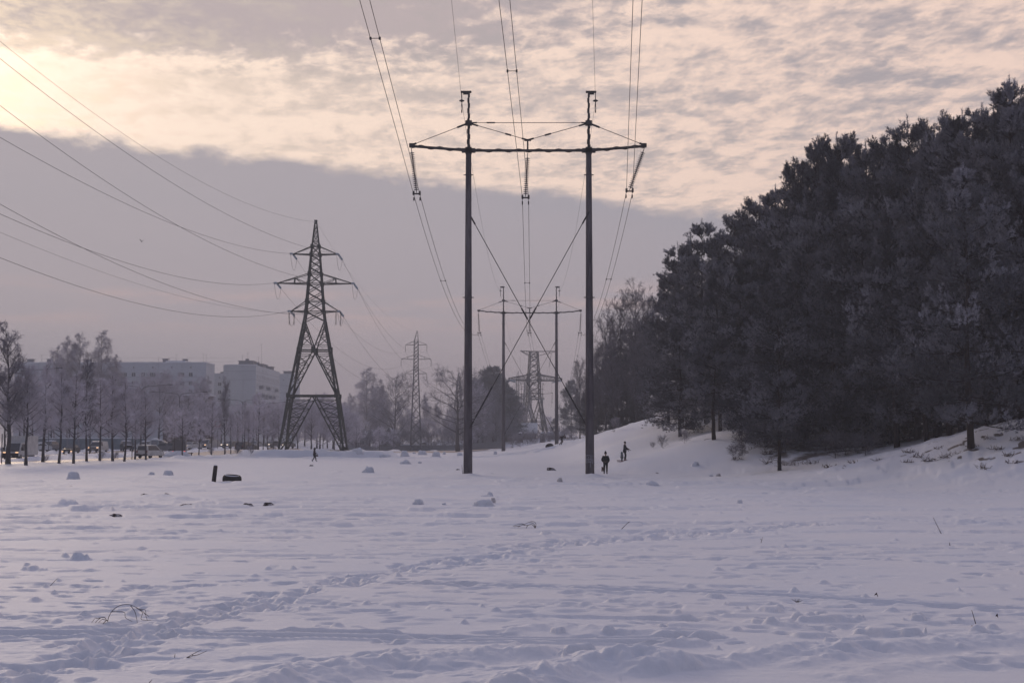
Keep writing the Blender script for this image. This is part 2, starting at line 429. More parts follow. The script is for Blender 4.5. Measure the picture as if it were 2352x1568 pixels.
# ---------------------------------------------------------------- terrain
_cp = []
def _c(u, v, Y):
    p = P(u, v, Y); _cp.append((p[0], p[1], p[2]))
def _z(x, y, z=0.0): _cp.append((x, y, z))
for yy in (8, 30, 55, 80, 100):
    for xx in (-45, -22, 0, 14): _z(xx, yy, 0)
for xx, yy in ((22, 20), (25, 50), (24, 70), (20, 85), (-30, 130), (-10, 130), (0, 150), (-30, 170), (-55, 120), (-55, 160), (-20, 200), (-5, 200), (-35, 215),
               (-75, 60), (-75, 120), (-75, 180), (-110, 100), (-110, 200), (-150, 0), (-60, -40), (0, -60), (60, -60), (-30, 255), (-5, 255), (4, 118)): _z(xx, yy, 0)
# left: road and the far field
_c(346, 1053, 198); _c(410, 1045, 228); _c(439, 1032, 267); _c(529, 1030, 285); _c(640, 1029, 300); _c(600, 1036, 262)
_z(-95, 330, 0.7); _z(-60, 350, 0.6); _z(-140, 330, 0.7)
_c(950, 1038, 400); _c(850, 1037, 380); _c(1060, 1037, 390); _c(1150, 1037, 330); _c(1180, 1036, 300)
_z(-60, 480, -0.8); _z(-20, 480, -1.0); _z(-10, 450, -1.2)
_z(-120, 600, 0); _z(0, 700, 0); _z(150, 700, 2); _z(-300, 300, 0); _z(-300, 700, 0); _z(0, 1000, 0); _z(-600, 900, 0); _z(600, 900, 4)
# knoll behind the second portal and the ground of the big tower
_c(1157, 1040, 261); _c(1250, 1014, 330); _c(1310, 1013, 335); _c(1190, 1028, 325); _c(1200, 1037, 305); _c(1226, 1004, 480); _c(1290, 1003, 440); _c(1180, 1008, 440)
# sledging hill
_c(1278, 1023, 261); _c(1290, 1020, 250); _c(1340, 1007, 230); _c(1390, 991, 215); _c(1440, 974, 202); _c(1508, 957, 188)
_c(1240, 1033, 225); _c(1300, 1035, 200); _c(1391, 1089, 116); _c(1435, 1058, 141); _c(1500, 1042, 141); _c(1420, 1020, 170); _c(1480, 998, 165)
_c(1560, 1012, 150); _c(1560, 970, 172); _c(1641, 1005, 133); _c(1655, 984, 142); _c(1722, 1011, 128); _c(1600, 1084, 120); _c(1680, 1086, 117)
_z(30, 168, 7.6); _z(45, 175, 9.0); _z(30, 230, 5.0); _z(60, 250, 8.0); _z(20, 260, 3.4); _z(40, 320, 4.0)
# gully into the wood, and the bank on the right
_c(1790, 1063, 115); _c(1850, 1074, 114); _c(1760, 1085, 114)
_z(30, 140, 3.2); _z(34, 130, 2.4); _z(45, 150, 5.5)
_c(1930, 1066, 107); _c(2050, 1044, 103); _c(2150, 1017, 100); _c(2230, 1022, 94); _c(2352, 960, 97)
_c(1900, 1090, 99); _c(2050, 1092, 94); _c(2200, 1103, 87); _c(2352, 1115, 82); _c(2200, 1065, 92); _c(2352, 1040, 88)
_z(38, 118, 3.6); _z(48, 110, 5.4); _z(60, 100, 6.0); _z(60, 140, 7.0); _z(45, 88, 3.8); _z(50, 70, 1.5); _z(45, 50, 0.3); _z(90, 90, 7); _z(90, 160, 9); _z(100, 40, 2)
_cp = np.array(_cp)
_C2 = 5.0 ** 2
def _ker(dx, dy): return np.sqrt(dx * dx + dy * dy + _C2)
_K = _ker(_cp[:, 0][:, None] - _cp[:, 0][None], _cp[:, 1][:, None] - _cp[:, 1][None])
_A = np.block([[_K + np.eye(len(_cp)) * -0.6, np.ones((len(_cp), 1))], [np.ones((1, len(_cp))), np.zeros((1, 1))]])
_w = np.linalg.solve(_A, np.concatenate([_cp[:, 2], [0]]))

MOUNDS = []   # (x, y, height, half width across, half depth, flat top share)
_t1x = XU(721, 220)
MOUNDS.append((_t1x + 0.5, 219.6, 1.05, 13.4, 9.6, 0.84))        # bank under the green tower
MOUNDS.append((XU(822, 232), 232.0, 0.9, 2.6, 2.0, 0.0))
MOUNDS.append((XU(452, 216), 214.0, 0.0, 1.0, 1.0, 0.0))

def H(x, y):
    """height of the ground without footprints and drifts"""
    x = np.asarray(x, float); y = np.asarray(y, float)
    sh = np.broadcast(x, y).shape
    xf = np.broadcast_to(x, sh).ravel(); yf = np.broadcast_to(y, sh).ravel()
    r = np.hypot(xf, yf)
    lim = np.minimum(1, 1100 / np.maximum(r, 1)); xq = xf * lim; yq = yf * lim
    z = np.full(xq.shape, _w[-1])
    for k in range(0, len(xq), 60000):
        a = xq[k:k + 60000]; b = yq[k:k + 60000]
        z[k:k + 60000] += _ker(a[:, None] - _cp[:, 0][None], b[:, None] - _cp[:, 1][None]) @ _w[:-1]
    # the open field is level: fade the small ripple of the fit there
    fld = sstep(-(xf - 12), 0, 8) * sstep(-(yf - 205), 0, 40) * sstep(xf + 62, 0, 10)
    z = z * (1 - fld)
    z = z * sstep(-(r - 1050), 0, 350) if False else z
    for mx, my, mh, wx, wy, ft in MOUNDS:
        q = np.hypot((xf - mx) / wx, (yf - my) / wy)
        z = z + mh * sstep(-(q - 1), 0, 1 - ft)
    # the photographer stands on a bank
    z = z + 1.55 * sstep(-(r - 13), 0, 8)
    return z.reshape(sh) if sh else float(z[0])
def HZ(x, y): return float(H(np.array([x]), np.array([y]))[0])
def GP(u, v):
    """where the sight line through a pixel meets the ground"""
    d = ray(u, v); d = d / np.linalg.norm(d)
    t = np.concatenate([np.arange(12, 60, 0.4), np.arange(60, 420, 1.2)])
    pts = np.array([0, 0, CZ]) + d * t[:, None]
    g = pts[:, 2] - H(pts[:, 0], pts[:, 1])
    k = np.argmax(g < 0)
    if g[k] >= 0: k = len(t) - 1
    s = g[k - 1] / (g[k - 1] - g[k]) if g[k - 1] != g[k] else 0
    return pts[k - 1] + (pts[k] - pts[k - 1]) * s

# carriageways: centre lines in plan
ROAD1 = np.array([(-66, 95), (-62.5, 130), (-59, 158), (-56, 178), (-52.5, 200), (-51.5, 225), (-51, 245), (-49.5, 262), (-47, 276), (-42, 292), (-34, 310), (-22, 332), (0, 362)], float)
ROAD2 = np.array([(-76, 95), (-72, 135), (-68.5, 165), (-66, 185), (-68.0, 210), (-69.5, 232), (-68.0, 250), (-62.0, 268), (-55.5, 284), (-49.5, 300), (-41, 317), (-28, 338), (-6, 366)], float)
def smooth_path(p, n=120):
    t = np.arange(len(p)); tt = np.linspace(0, len(p) - 1, n)
    out = []
    for k in range(p.shape[1]):
        # Catmull-Rom
        i = np.clip(np.floor(tt).astype(int), 0, len(p) - 2); f = tt - i
        g = lambda a: p[np.clip(a, 0, len(p) - 1), k]
        p0, p1, p2, p3 = g(i - 1), g(i), g(i + 1), g(i + 2)
        out.append(0.5 * (2 * p1 + (p2 - p0) * f + (2 * p0 - 5 * p1 + 4 * p2 - p3) * f ** 2 + (3 * p1 - p0 - 3 * p2 + p3) * f ** 3))
    return np.stack(out, 1)
R1 = smooth_path(ROAD1); R2 = smooth_path(ROAD2)
def path_dist(x, y, path):
    best = np.full(x.shape, 1e9)
    for a, b in zip(path[:-1], path[1:]):
        d = b - a; L2 = d @ d
        t = np.clip(((x - a[0]) * d[0] + (y - a[1]) * d[1]) / L2, 0, 1)
        best = np.minimum(best, np.hypot(x - a[0] - t * d[0], y - a[1] - t * d[1]))
    return best

# ---- the sheet: rings round the camera, close-set where the photo looks
core = np.linspace(-26.5, 26.5, 940)
rest = np.concatenate([np.linspace(27.2, 40, 16), np.linspace(43, 317, 70), np.linspace(320, 332.8, 16)])
ANG = np.radians(np.concatenate([core, rest])); NA = len(ANG)
inv = np.linspace(1 / 13.0, 1 / 420.0, 900)
RAD = np.unique(np.concatenate([[1.5, 4, 7, 9, 11, 12.2], 1 / inv, np.arange(206.13, 216, 0.45), np.geomspace(440, 1250, 22)])); NR = len(RAD)
GX = RAD[:, None] * np.sin(ANG)[None]; GYY = RAD[:, None] * np.cos(ANG)[None]
GZ = H(GX, GYY)
SPC = np.gradient(RAD)[:, None]           # spacing of the rings
_near = (RAD < 430)
def att(wl): return sstep(wl / SPC, 1.2, 2.8)   # leave out waves finer than the sheet can carry
cor = slice(0, len(core))
xx = GX[:, cor]; yy = GYY[:, cor]
add_ = np.zeros_like(xx)
trod = sstep(fbm(xx / 9.0, yy / 5.0, 3, 11), 0.10, 0.30)          # trodden patches
RR = np.hypot(xx, yy)
streak = sstep(fbm(xx / 16.0, yy / 1.6, 3, 63), 0.07, 0.22)       # lines of old tracks across the field
streak = np.maximum(streak, sstep(fbm(xx / 26.0 + 9, yy / 4.5, 3, 67), 0.02, 0.18) * sstep(RR, 45, 70))
rough = np.maximum(trod * 0.8, streak)
crisp = fbm(xx / 0.9, yy / 0.5, 3, 31)
add_ += 0.030 * fbm(xx / 4.2, yy / 2.8, 3, 21) * att(2.8)
add_ += 0.004 * fbm(xx / 0.5, yy / 0.16, 2, 33) * att(0.16)                           # wind ripples
add_ -= 0.050 * rough * sstep(crisp, 0.06, 0.20) * att(0.5)
add_ += 0.020 * rough * fbm(xx / 0.26, yy / 0.20, 2, 41) * att(0.20) + (0.002 + 0.009 * rough) * fbm(xx / 0.11, yy / 0.10, 2, 43) * att(0.10)
pit = fbm(xx / 1.9, yy / 0.95, 3, 45, 0.6); add_ += 0.095 * rough * (sstep(pit, 0.08, 0.2) - 0.7 * sstep(-pit, 0.10, 0.22)) * att(0.95) * sstep(RR, 38, 60)
pit = fbm(xx / 4.0, yy / 2.2, 3, 46, 0.65); add_ += (0.022 + 0.105 * rough) * (sstep(pit, 0.06, 0.2) - 0.7 * sstep(-pit, 0.10, 0.24)) * att(2.2) * sstep(RR, 65, 100)
# sledge runs on the hill, running down towards the left
hill = sstep(GZ[:, cor], 0.5, 1.6) * sstep(xx, 2, 8)
add_ += hill * 0.07 * fbm((xx - yy * 0.10) / 2.2, (yy + xx * 2.2) / 14.0, 3, 71) * att(2.0)
add_ += hill * 0.030 * fbm(xx / 1.6, yy / 1.6, 3, 73) * att(1.4)
# ragged bank on the right
bankr = sstep(GZ[:, cor], 0.4, 1.2) * sstep(xx, 22, 27) * sstep(-(yy - 118), 0, 12)
add_ += bankr * 0.16 * fbm(xx / 1.4, yy / 1.2, 4, 81)
# ploughed ridges beside and between the carriageways
d1 = path_dist(xx, yy, R1[::3]); d2 = path_dist(xx, yy, R2[::3])
infl = np.minimum(d1, d2)
rid = np.exp(-((d1 - 5.0) / 1.15) ** 2) + np.exp(-((d2 - 5.0) / 1.15) ** 2)
rid = np.minimum(rid, 1.0) * np.where(np.minimum(d1, d2) < 3.9, 0, 1)
leftside = ((xx + 0) < np.interp(yy, R1[:, 1], R1[:, 0]))
add_ += rid * np.where(leftside, 0.62, 0.22) * (0.75 + 0.9 * fbm(xx / 3, yy / 3, 3, 91))
flat = sstep(-(infl - 4.6), 0, 0.8)
add_ = add_ * (1 - flat) - 0.06 * flat
add_ += np.exp(-(((xx - _t1x) / 11) ** 2 + ((yy - 214) / 5) ** 2)) * 0.35 * fbm(xx / 1.6, yy / 2.4, 3, 131)
GZ[:, cor] += add_
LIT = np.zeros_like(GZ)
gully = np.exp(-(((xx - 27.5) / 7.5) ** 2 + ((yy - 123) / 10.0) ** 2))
under = sstep(xx * 0.8 + (yy - 140) * 0.18 - 21.4, -2.5, 4.5) * sstep(yy, 100, 112) * sstep(-(yy - 210), 0, 30) * 0.85  # brown litter, also standing in for the deep shadow under the trees
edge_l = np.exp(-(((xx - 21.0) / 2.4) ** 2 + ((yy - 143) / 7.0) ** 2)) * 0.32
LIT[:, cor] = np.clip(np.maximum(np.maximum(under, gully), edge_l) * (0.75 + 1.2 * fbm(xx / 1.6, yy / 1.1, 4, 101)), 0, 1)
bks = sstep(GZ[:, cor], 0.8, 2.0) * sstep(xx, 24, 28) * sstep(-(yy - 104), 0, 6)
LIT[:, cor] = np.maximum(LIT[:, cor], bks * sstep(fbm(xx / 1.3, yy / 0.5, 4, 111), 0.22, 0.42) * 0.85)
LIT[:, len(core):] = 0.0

def window(x, y, rad):
    r = math.hypot(x, y); a = math.atan2(x, y)
    i0 = np.searchsorted(RAD, r - rad); i1 = np.searchsorted(RAD, r + rad) + 1
    da = rad / max(r, 1); A = ANG[:len(core)]
    j0 = np.searchsorted(A, a - da); j1 = np.searchsorted(A, a + da) + 1
    return slice(max(i0, 0), min(i1, NR)), slice(max(j0, 0), min(j1, len(core)))
TRN = np.zeros_like(GZ)          # prints pressed into the snow
def dent(x, y, ra, rb, th, depth, rim=0.16):
    I, J = window(x, y, max(ra, rb) * 2.3)
    X = GX[I, J] - x; Y = GYY[I, J] - y
    if X.size == 0: return
    c, s_ = math.cos(th), math.sin(th)
    p = (X * c + Y * s_) / ra; q = (-X * s_ + Y * c) / rb
    d = np.sqrt(p * p + q * q)
    TRN[I, J] = np.minimum(TRN[I, J], -depth * np.exp(-(d ** 4)))
    GZ[I, J] += depth * rim * np.exp(-((d - 1.45) / 0.33) ** 2) * (0.2 + 1.6 * np.abs(vnoise(GX[I, J] * 4.5, GYY[I, J] * 4.5, 5)))
def bump(x, y, ra, rb, th, h, rough=0.5, sq=2.0, seed=0):
    I, J = window(x, y, max(ra, rb) * 1.6)
    X = GX[I, J] - x; Y = GYY[I, J] - y
    if X.size == 0: return
    c, s_ = math.cos(th), math.sin(th)
    d = np.hypot((X * c + Y * s_) / ra, (-X * s_ + Y * c) / rb)
    d = d * (1 + rough * fbm(GX[I, J] * 1.1 / max(ra, .25), GYY[I, J] * 1.1 / max(ra, .25), 3, seed + 3))
    GZ[I, J] += h * np.exp(-np.clip(d, 0, 5) ** sq * 1.2)
def flatpt(u, v):
    d = ray(u, v); t = CZ / -d[2]
    return np.array([d[0] * t, d[1] * t])
def densify(pts, step):
    pts = np.asarray(pts, float); out = []
    for a, b in zip(pts[:-1], pts[1:]):
        n = max(1, int(np.hypot(*(b - a)) / step)); out += [a + (b - a) * k / n for k in range(n)]
    return np.array(out + [pts[-1]])
def trail(px, width, n_per_m, depth, size, jit=1.0):
    g = smooth_path(np.array([flatpt(*p) for p in px]), 200)
    L = np.hypot(*np.diff(g, axis=0).T).sum()
    for k in range(int(L * n_per_m)):
        s = rng.random() * (len(g) - 2); i = int(s); p = g[i] + (g[i + 1] - g[i]) * (s - i)
        d = g[i + 1] - g[i]; d = d / max(np.hypot(*d), 1e-6); nrm = np.array([-d[1], d[0]])
        p = p + nrm * rng.normal(0, width) * jit
        th = math.atan2(d[1], d[0]) + rng.normal(0, 0.5)
        sz = size * rng.uniform(0.7, 1.35)
        dent(p[0], p[1], sz * 1.5, sz, th, depth * rng.uniform(0.55, 1.3))
        if rng.random() < 0.16:
            q = p + rng.normal(0, sz * 1.7, 2)
            bump(q[0], q[1], sz * 0.55, sz * 0.45, rng.uniform(0, 3), depth * rng.uniform(0.25, 0.6), 0.7, 3, int(rng.integers(1000)))
# the beaten trail from the lower left to the middle
trail([(-60, 1620), (60, 1568), (180, 1508), (300, 1462), (420, 1422), (540, 1392), (700, 1352), (850, 1318), (1000, 1296)], 0.34, 12, 0.135, 0.145)
trail([(1000, 1296), (1100, 1280), (1250, 1254), (1400, 1240), (1560, 1225), (1750, 1212), (1900, 1202)], 0.42, 10, 0.14, 0.17)
trail([(1180, 1262), (1350, 1238), (1480, 1222), (1620, 1212)], 0.3, 5, 0.09, 0.18)
trail([(760, 1340), (900, 1335), (1080, 1342)], 0.25, 2.2, 0.09, 0.16)
trail([(1100, 1252), (1300, 1246), (1500, 1240), (1700, 1222)], 0.25, 2.5, 0.08, 0.17)
trail([(-40, 1335), (120, 1342), (330, 1345), (480, 1330)], 0.45, 2.2, 0.09, 0.15)
trail([(120, 1365), (330, 1358), (560, 1330), (800, 1325)], 0.45, 1.8, 0.08, 0.15)
trail([(700, 1500), (900, 1540), (1150, 1545)], 0.5, 1.2, 0.07, 0.14)
trail([(1290, 1372), (1500, 1400), (1580, 1425)], 0.5, 1.6, 0.08, 0.15)
trail([(1640, 1390), (1850, 1440), (2100, 1430), (2330, 1455)], 0.8, 2.6, 0.10, 0.15)
trail([(1250, 1500), (1500, 1510), (1850, 1500), (2380, 1525)], 0.7, 3.0, 0.10, 0.14)
trail([(900, 1480), (1100, 1462), (1400, 1462), (1620, 1468)], 0.35, 2.6, 0.08, 0.14)
trail([(1950, 1440), (2150, 1412), (2352, 1408)], 0.6, 2.0, 0.08, 0.14)
for v0, u0, u1, dn in ((1160, -50, 700, 0.9), (1168, 0, 500, 0.7), (1212, 0, 420, 0.8), (1240, 900, 1600, .8), (1287, 1200, 2352, 0.9), (1385, 300, 800, 0.5), (1130, 1700, 2400, 1.3),
                       (1112, 700, 1300, 1.0), (1148, 1150, 1900, 1.2), (1180, 1250, 2400, 0.7), (1355, 1200, 2000, 0.6), (1310, 1300, 2352, 0.3), (1225, 300, 1100, 0.5), (1190, 300, 900, .5)):
    trail([(u0, v0 + 2), ((u0 + u1) / 2, v0 - 3), (u1, v0 + 4)], 0.55, dn * 1.5, 0.10, 0.18)
# scattered single prints and crumbs all over the field
for k in range(1100):
    r = 1 / rng.uniform(1 / 130, 1 / 24); a = R(rng.uniform(-21, 21)); x = r * math.sin(a); y = r * math.cos(a)
    sz = rng.uniform(0.06, 0.17) * (1 + r / 120)
    if rng.random() < 0.80: dent(x, y, sz * rng.uniform(1, 2.2), sz, rng.uniform(-0.6, 0.6), 0.045 * rng.uniform(0.5, 1.3))
    else: bump(x, y, sz * 0.8, sz * 0.6, rng.uniform(0, 3), rng.uniform(0.03, 0.09), 0.6, 3, k)
GZ += TRN
# ski tracks: paired grooves
def groove(px, gap, wdt, depth):
    g = smooth_path(np.array([flatpt(*p) for p in px]), 300)
    I, J = slice(0, NR), slice(0, len(core))
    lo, hi = np.hypot(g[:, 0], g[:, 1]).min() - 2, np.hypot(g[:, 0], g[:, 1]).max() + 2
    I = slice(np.searchsorted(RAD, lo), np.searchsorted(RAD, hi) + 1)
    X = GX[I, J]; Y = GYY[I, J]
    for off in (-gap / 2, gap / 2):
        nrm = np.stack([-np.gradient(g[:, 1]), np.gradient(g[:, 0])], 1); nrm /= np.linalg.norm(nrm, axis=1, keepdims=True)
        d = path_dist(X, Y, (g + nrm * off)[::6])
        GZ[I, J] += -depth * np.exp(-(d / wdt) ** 4) + depth * 0.4 * np.exp(-((d - wdt * 1.8) / (wdt * 0.6)) ** 2)
groove([(-80, 1449), (330, 1451), (560, 1455), (760, 1459), (1000, 1465), (1250, 1471), (1500, 1469), (1660, 1462)], 0.36, 0.085, 0.07)
groove([(300, 1458), (700, 1465), (1200, 1476), (1560, 1478)], 0.0, 0.07, 0.05)
groove([(900, 1338), (1400, 1352), (1700, 1362), (2000, 1378), (2400, 1400)], 0.4, 0.10, 0.07)
groove([(-50, 1163), (700, 1161), (1500, 1172)], 0.4, 0.14, 0.06)
# drifted ridges at the bottom of the picture
def ridge(px, h, wf, wb, seed):
    g = densify(smooth_path(np.array([flatpt(*p) for p in px]), 60), 0.35)
    lo, hi = np.hypot(g[:, 0], g[:, 1]).min() - 3, np.hypot(g[:, 0], g[:, 1]).max() + 3
    I = slice(max(np.searchsorted(RAD, lo), 0), np.searchsorted(RAD, hi) + 1); J = slice(0, len(core))
    X = GX[I, J]; Y = GYY[I, J]
    best = np.full(X.shape, 1e9); sd = np.zeros(X.shape); st = np.zeros(X.shape)
    for k, (a, b) in enumerate(zip(g[:-1], g[1:])):
        d = b - a; t = np.clip(((X - a[0]) * d[0] + (Y - a[1]) * d[1]) / (d @ d), 0, 1)
        ex = X - a[0] - t * d[0]; ey = Y - a[1] - t * d[1]; dd = np.hypot(ex, ey)
        m_ = dd < best; best = np.where(m_, dd, best); sd = np.where(m_, ey, sd); st = np.where(m_, (k + t) / len(g), st)
    off = 0.22 * fbm(X * 1.1, Y * 1.1, 3, seed) * 2
    s_ = np.where(sd > 0, best, -best) + off
    prof = np.where(s_ > 0, np.exp(-(s_ / wb) ** 2), np.exp(-(np.abs(s_) / wf) ** 1.6))
    ends = sstep(st, 0, 0.12) * sstep(1 - st, 0, 0.12)
    GZ[I, J] += h * prof * ends * (0.60 + 0.55 * np.abs(fbm(X * 0.9, Y * 0.9, 3, seed + 7))) + h * 0.35 * prof * ends * fbm(X * 4.5, Y * 4.5, 3, seed + 9)
ridge([(560, 1600), (700, 1556), (800, 1538), (930, 1520), (1060, 1512), (1200, 1504), (1290, 1507)], 0.22, 0.34, 0.8, 201)
ridge([(1080, 1600), (1200, 1578), (1300, 1548), (1380, 1532), (1480, 1535), (1540, 1548)], 0.30, 0.42, 0.7, 211)
ridge([(1500, 1548), (1620, 1528), (1720, 1515), (1840, 1502), (1930, 1512)], 0.15, 0.28, 0.6, 221)
ridge([(1780, 1535), (1950, 1500), (2100, 1492), (2240, 1480), (2420, 1470)], 0.18, 0.36, 0.8, 231)
ridge([(1900, 1560), (2100, 1530), (2420, 1515)], 0.09, 0.40, 0.6, 241)
ridge([(640, 1455), (760, 1449), (860, 1452), (930, 1455)], 0.09, 0.2, 0.3, 251)
ridge([(1130, 1452), (1260, 1440), (1400, 1450), (1660, 1464)], 0.11, 0.22, 0.4, 261)
for sx_ in (1075, 1354.5):
    p = np.array([XU(sx_, 114.0), 113.3]); bump(p[0], p[1], 0.9, 0.7, 0.2, 0.16, 0.5, 2, int(sx_)); bump(p[0] + .5, p[1] - .6, 0.6, 0.5, 0, 0.10, 0.6, 2, 5)
# blocks of broken crust at the lower right
for (u, v, wd, h) in ((1770, 1400, .5, .13), (1880, 1424, .85, .16), (1800, 1432, .6, .10), (2028, 1456, .75, .20), (2110, 1424, .32, .16), (1860, 1460, .6, .12), (1960, 1470, .5, .1), (1290, 1452, .2, .13),
                      (1400, 1455, .2, .12), (2250, 1452, .3, .14), (1640, 1370, .35, .1), (1330, 1508, .45, .18), (1580, 1478, .7, .12), (1480, 1428, .4, -.12), (1420, 1380, .35, .1), (690, 1395, .3, .05), (1255, 1227, .25, .2), (1210, 1240, .16, .12),
                      (150, 1160, .9, .22), (203, 1171, 1.1, .2), (60, 1300, .2, .1), (75, 1306, .35, .1), (180, 1282, .35, .16), (150, 1278, .2, .13)):
    p = flatpt(u, v); bump(p[0], p[1], wd * 0.55, wd * 0.38, rng.uniform(-0.3, 0.3), h * (0.7 if u > 1200 else 1), 1.1, 6, int(u))
# small snow heaps further out (part of the snow cover)
for (u, v, w_, h) in ((85, 1113, 2.0, .12), (240, 1128, 1.4, .18), (362, 1139, 1.6, .16), (505, 1098, 1.5, .2), (556, 1088, 1.0, .22), (590, 1085, 1.0, .22), (640, 1085, 0.8, .2), (690, 1092, 0.8, .18), (560, 1122, 1.6, .14), (420, 1148, 1.2, .2),
                      (455, 1058, 2.2, .3), (500, 1063, 1.6, .2), (560, 1062, 2.0, .2), (715, 1075, 1.8, .3), (770, 1083, 1.0, .25), (1000, 1080, 1.0, .22), (1085, 1103, 1.0, .25), (1170, 1106, 1.0, .22), (1125, 1088, .9, .25), (1040, 1118, .8, .2),
                      (1640, 1100, .8, .2), (1540, 1062, .8, .2), (1780, 1112, 1.2, .15), (1870, 1128, 1.1, .16), (60, 1090, 2.0, .1), (690, 1062, 1.0, .2)):
    p = flatpt(u, v); bump(p[0], p[1], w_ * 0.6, w_ * 0.5, 0, h * 0.7, 0.9, 3, int(u * 3))

# assemble the sheet
nv = NR * NA
V = np.stack([GX, GYY, GZ], 2).reshape(-1, 3)
i = np.arange(NR - 1)[:, None]; j = np.arange(NA)[None]; jn = (j + 1) % NA
Q = np.stack([i * NA + j, (i + 1) * NA + j, (i + 1) * NA + jn, i * NA + jn], -1).reshape(-1, 4)
Q = Q[:, ::-1]
g = MB(); g.add(V, quads=Q)
g.add([[0, 0, GZ[0].mean()]])
g.t.append(np.stack([np.full(NA, nv), (np.arange(NA) + 1) % NA, np.arange(NA)], 1))
ms = bpy.data.materials.new('snow'); ms.use_nodes = True
n = NT(ms.node_tree)
b = n.new('ShaderNodeBsdfPrincipled'); o = n.new('ShaderNodeOutputMaterial'); n.l.new(b.outputs[0], o.inputs[0])
tc = n.new('ShaderNodeTexCoord').outputs['Object']
n1 = n.noise(tc, 9.0, 6, 0.65); n2 = n.noise(tc, 0.22, 4, 0.55); n3 = n.noise(n.v('MULTIPLY', tc, (0.6, 1, 1)), 2.4, 5, 0.6)
base = n.mix(n.lin(n2, 0.35, 0.65), (0.715, 0.735, 0.80), (0.765, 0.765, 0.805))
at = n.new('ShaderNodeAttribute', attribute_name='litter_shade')
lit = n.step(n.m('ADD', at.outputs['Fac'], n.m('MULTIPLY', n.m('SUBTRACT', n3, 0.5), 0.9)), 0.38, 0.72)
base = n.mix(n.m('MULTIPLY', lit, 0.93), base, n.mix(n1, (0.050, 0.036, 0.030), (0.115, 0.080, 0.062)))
n.put(b.inputs['Base Color'], base)
b.inputs['Roughness'].default_value = 0.72; b.inputs['Specular IOR Level'].default_value = 0.30
b.inputs['Subsurface Weight'].default_value = 0.0
bp = n.new('ShaderNodeBump'); bp.inputs['Strength'].default_value = 0.8; bp.inputs['Distance'].default_value = 0.03
n.l.new(n.m('ADD', n.m('MULTIPLY', n1, 0.6), n.m('MULTIPLY', n3, 0.8)), bp.inputs['Height']); n.l.new(bp.outputs[0], b.inputs['Normal'])
MAT['snow'] = ms
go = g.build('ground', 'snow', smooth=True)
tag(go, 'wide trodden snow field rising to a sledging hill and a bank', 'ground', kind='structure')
atr = go.data.attributes.new('litter_shade', 'FLOAT', 'POINT')
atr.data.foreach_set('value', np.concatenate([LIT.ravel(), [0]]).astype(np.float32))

# roads: sheets laid just above the snow
def road_sheet(name, path, half, label, lift):
    t = np.gradient(path, axis=0); t /= np.linalg.norm(t, axis=1, keepdims=True); nn = np.stack([t[:, 1], -t[:, 0]], 1)
    offs = np.linspace(-half, half, 7); rows = []
    for o_ in offs:
        q = path + nn * (o_ + 0.18 * np.sin(np.arange(len(path)) * 0.9 + o_)[:, None] * (abs(o_) == half))
        rows.append(np.stack([q[:, 0], q[:, 1], H(q[:, 0], q[:, 1]) + lift], 1))
    Vr = np.stack(rows, 1); k, m_ = Vr.shape[:2]
    a = np.arange(k - 1)[:, None]; c = np.arange(m_ - 1)[None]
    Qr = np.stack([a * m_ + c, a * m_ + c + 1, (a + 1) * m_ + c + 1, (a + 1) * m_ + c], -1).reshape(-1, 4)
    mb = MB(); mb.add(Vr.reshape(-1, 3), quads=Qr)
    return tag(mb.build(name, 'road_snow', smooth=True), label, 'road', kind='structure')
road_sheet('road', R1, 3.8, 'near carriageway of packed tan snow behind the bare tree row', 0.05)
road_sheet('road', R2, 3.8, 'far carriageway of packed tan snow with oncoming cars', 0.05)
def road_at(path, Y):
    k = np.argmin(abs(path[:, 1] - Y)); d = path[min(k + 1, len(path) - 1)] - path[max(k - 1, 0)]
    return path[k], math.atan2(d[0], d[1])
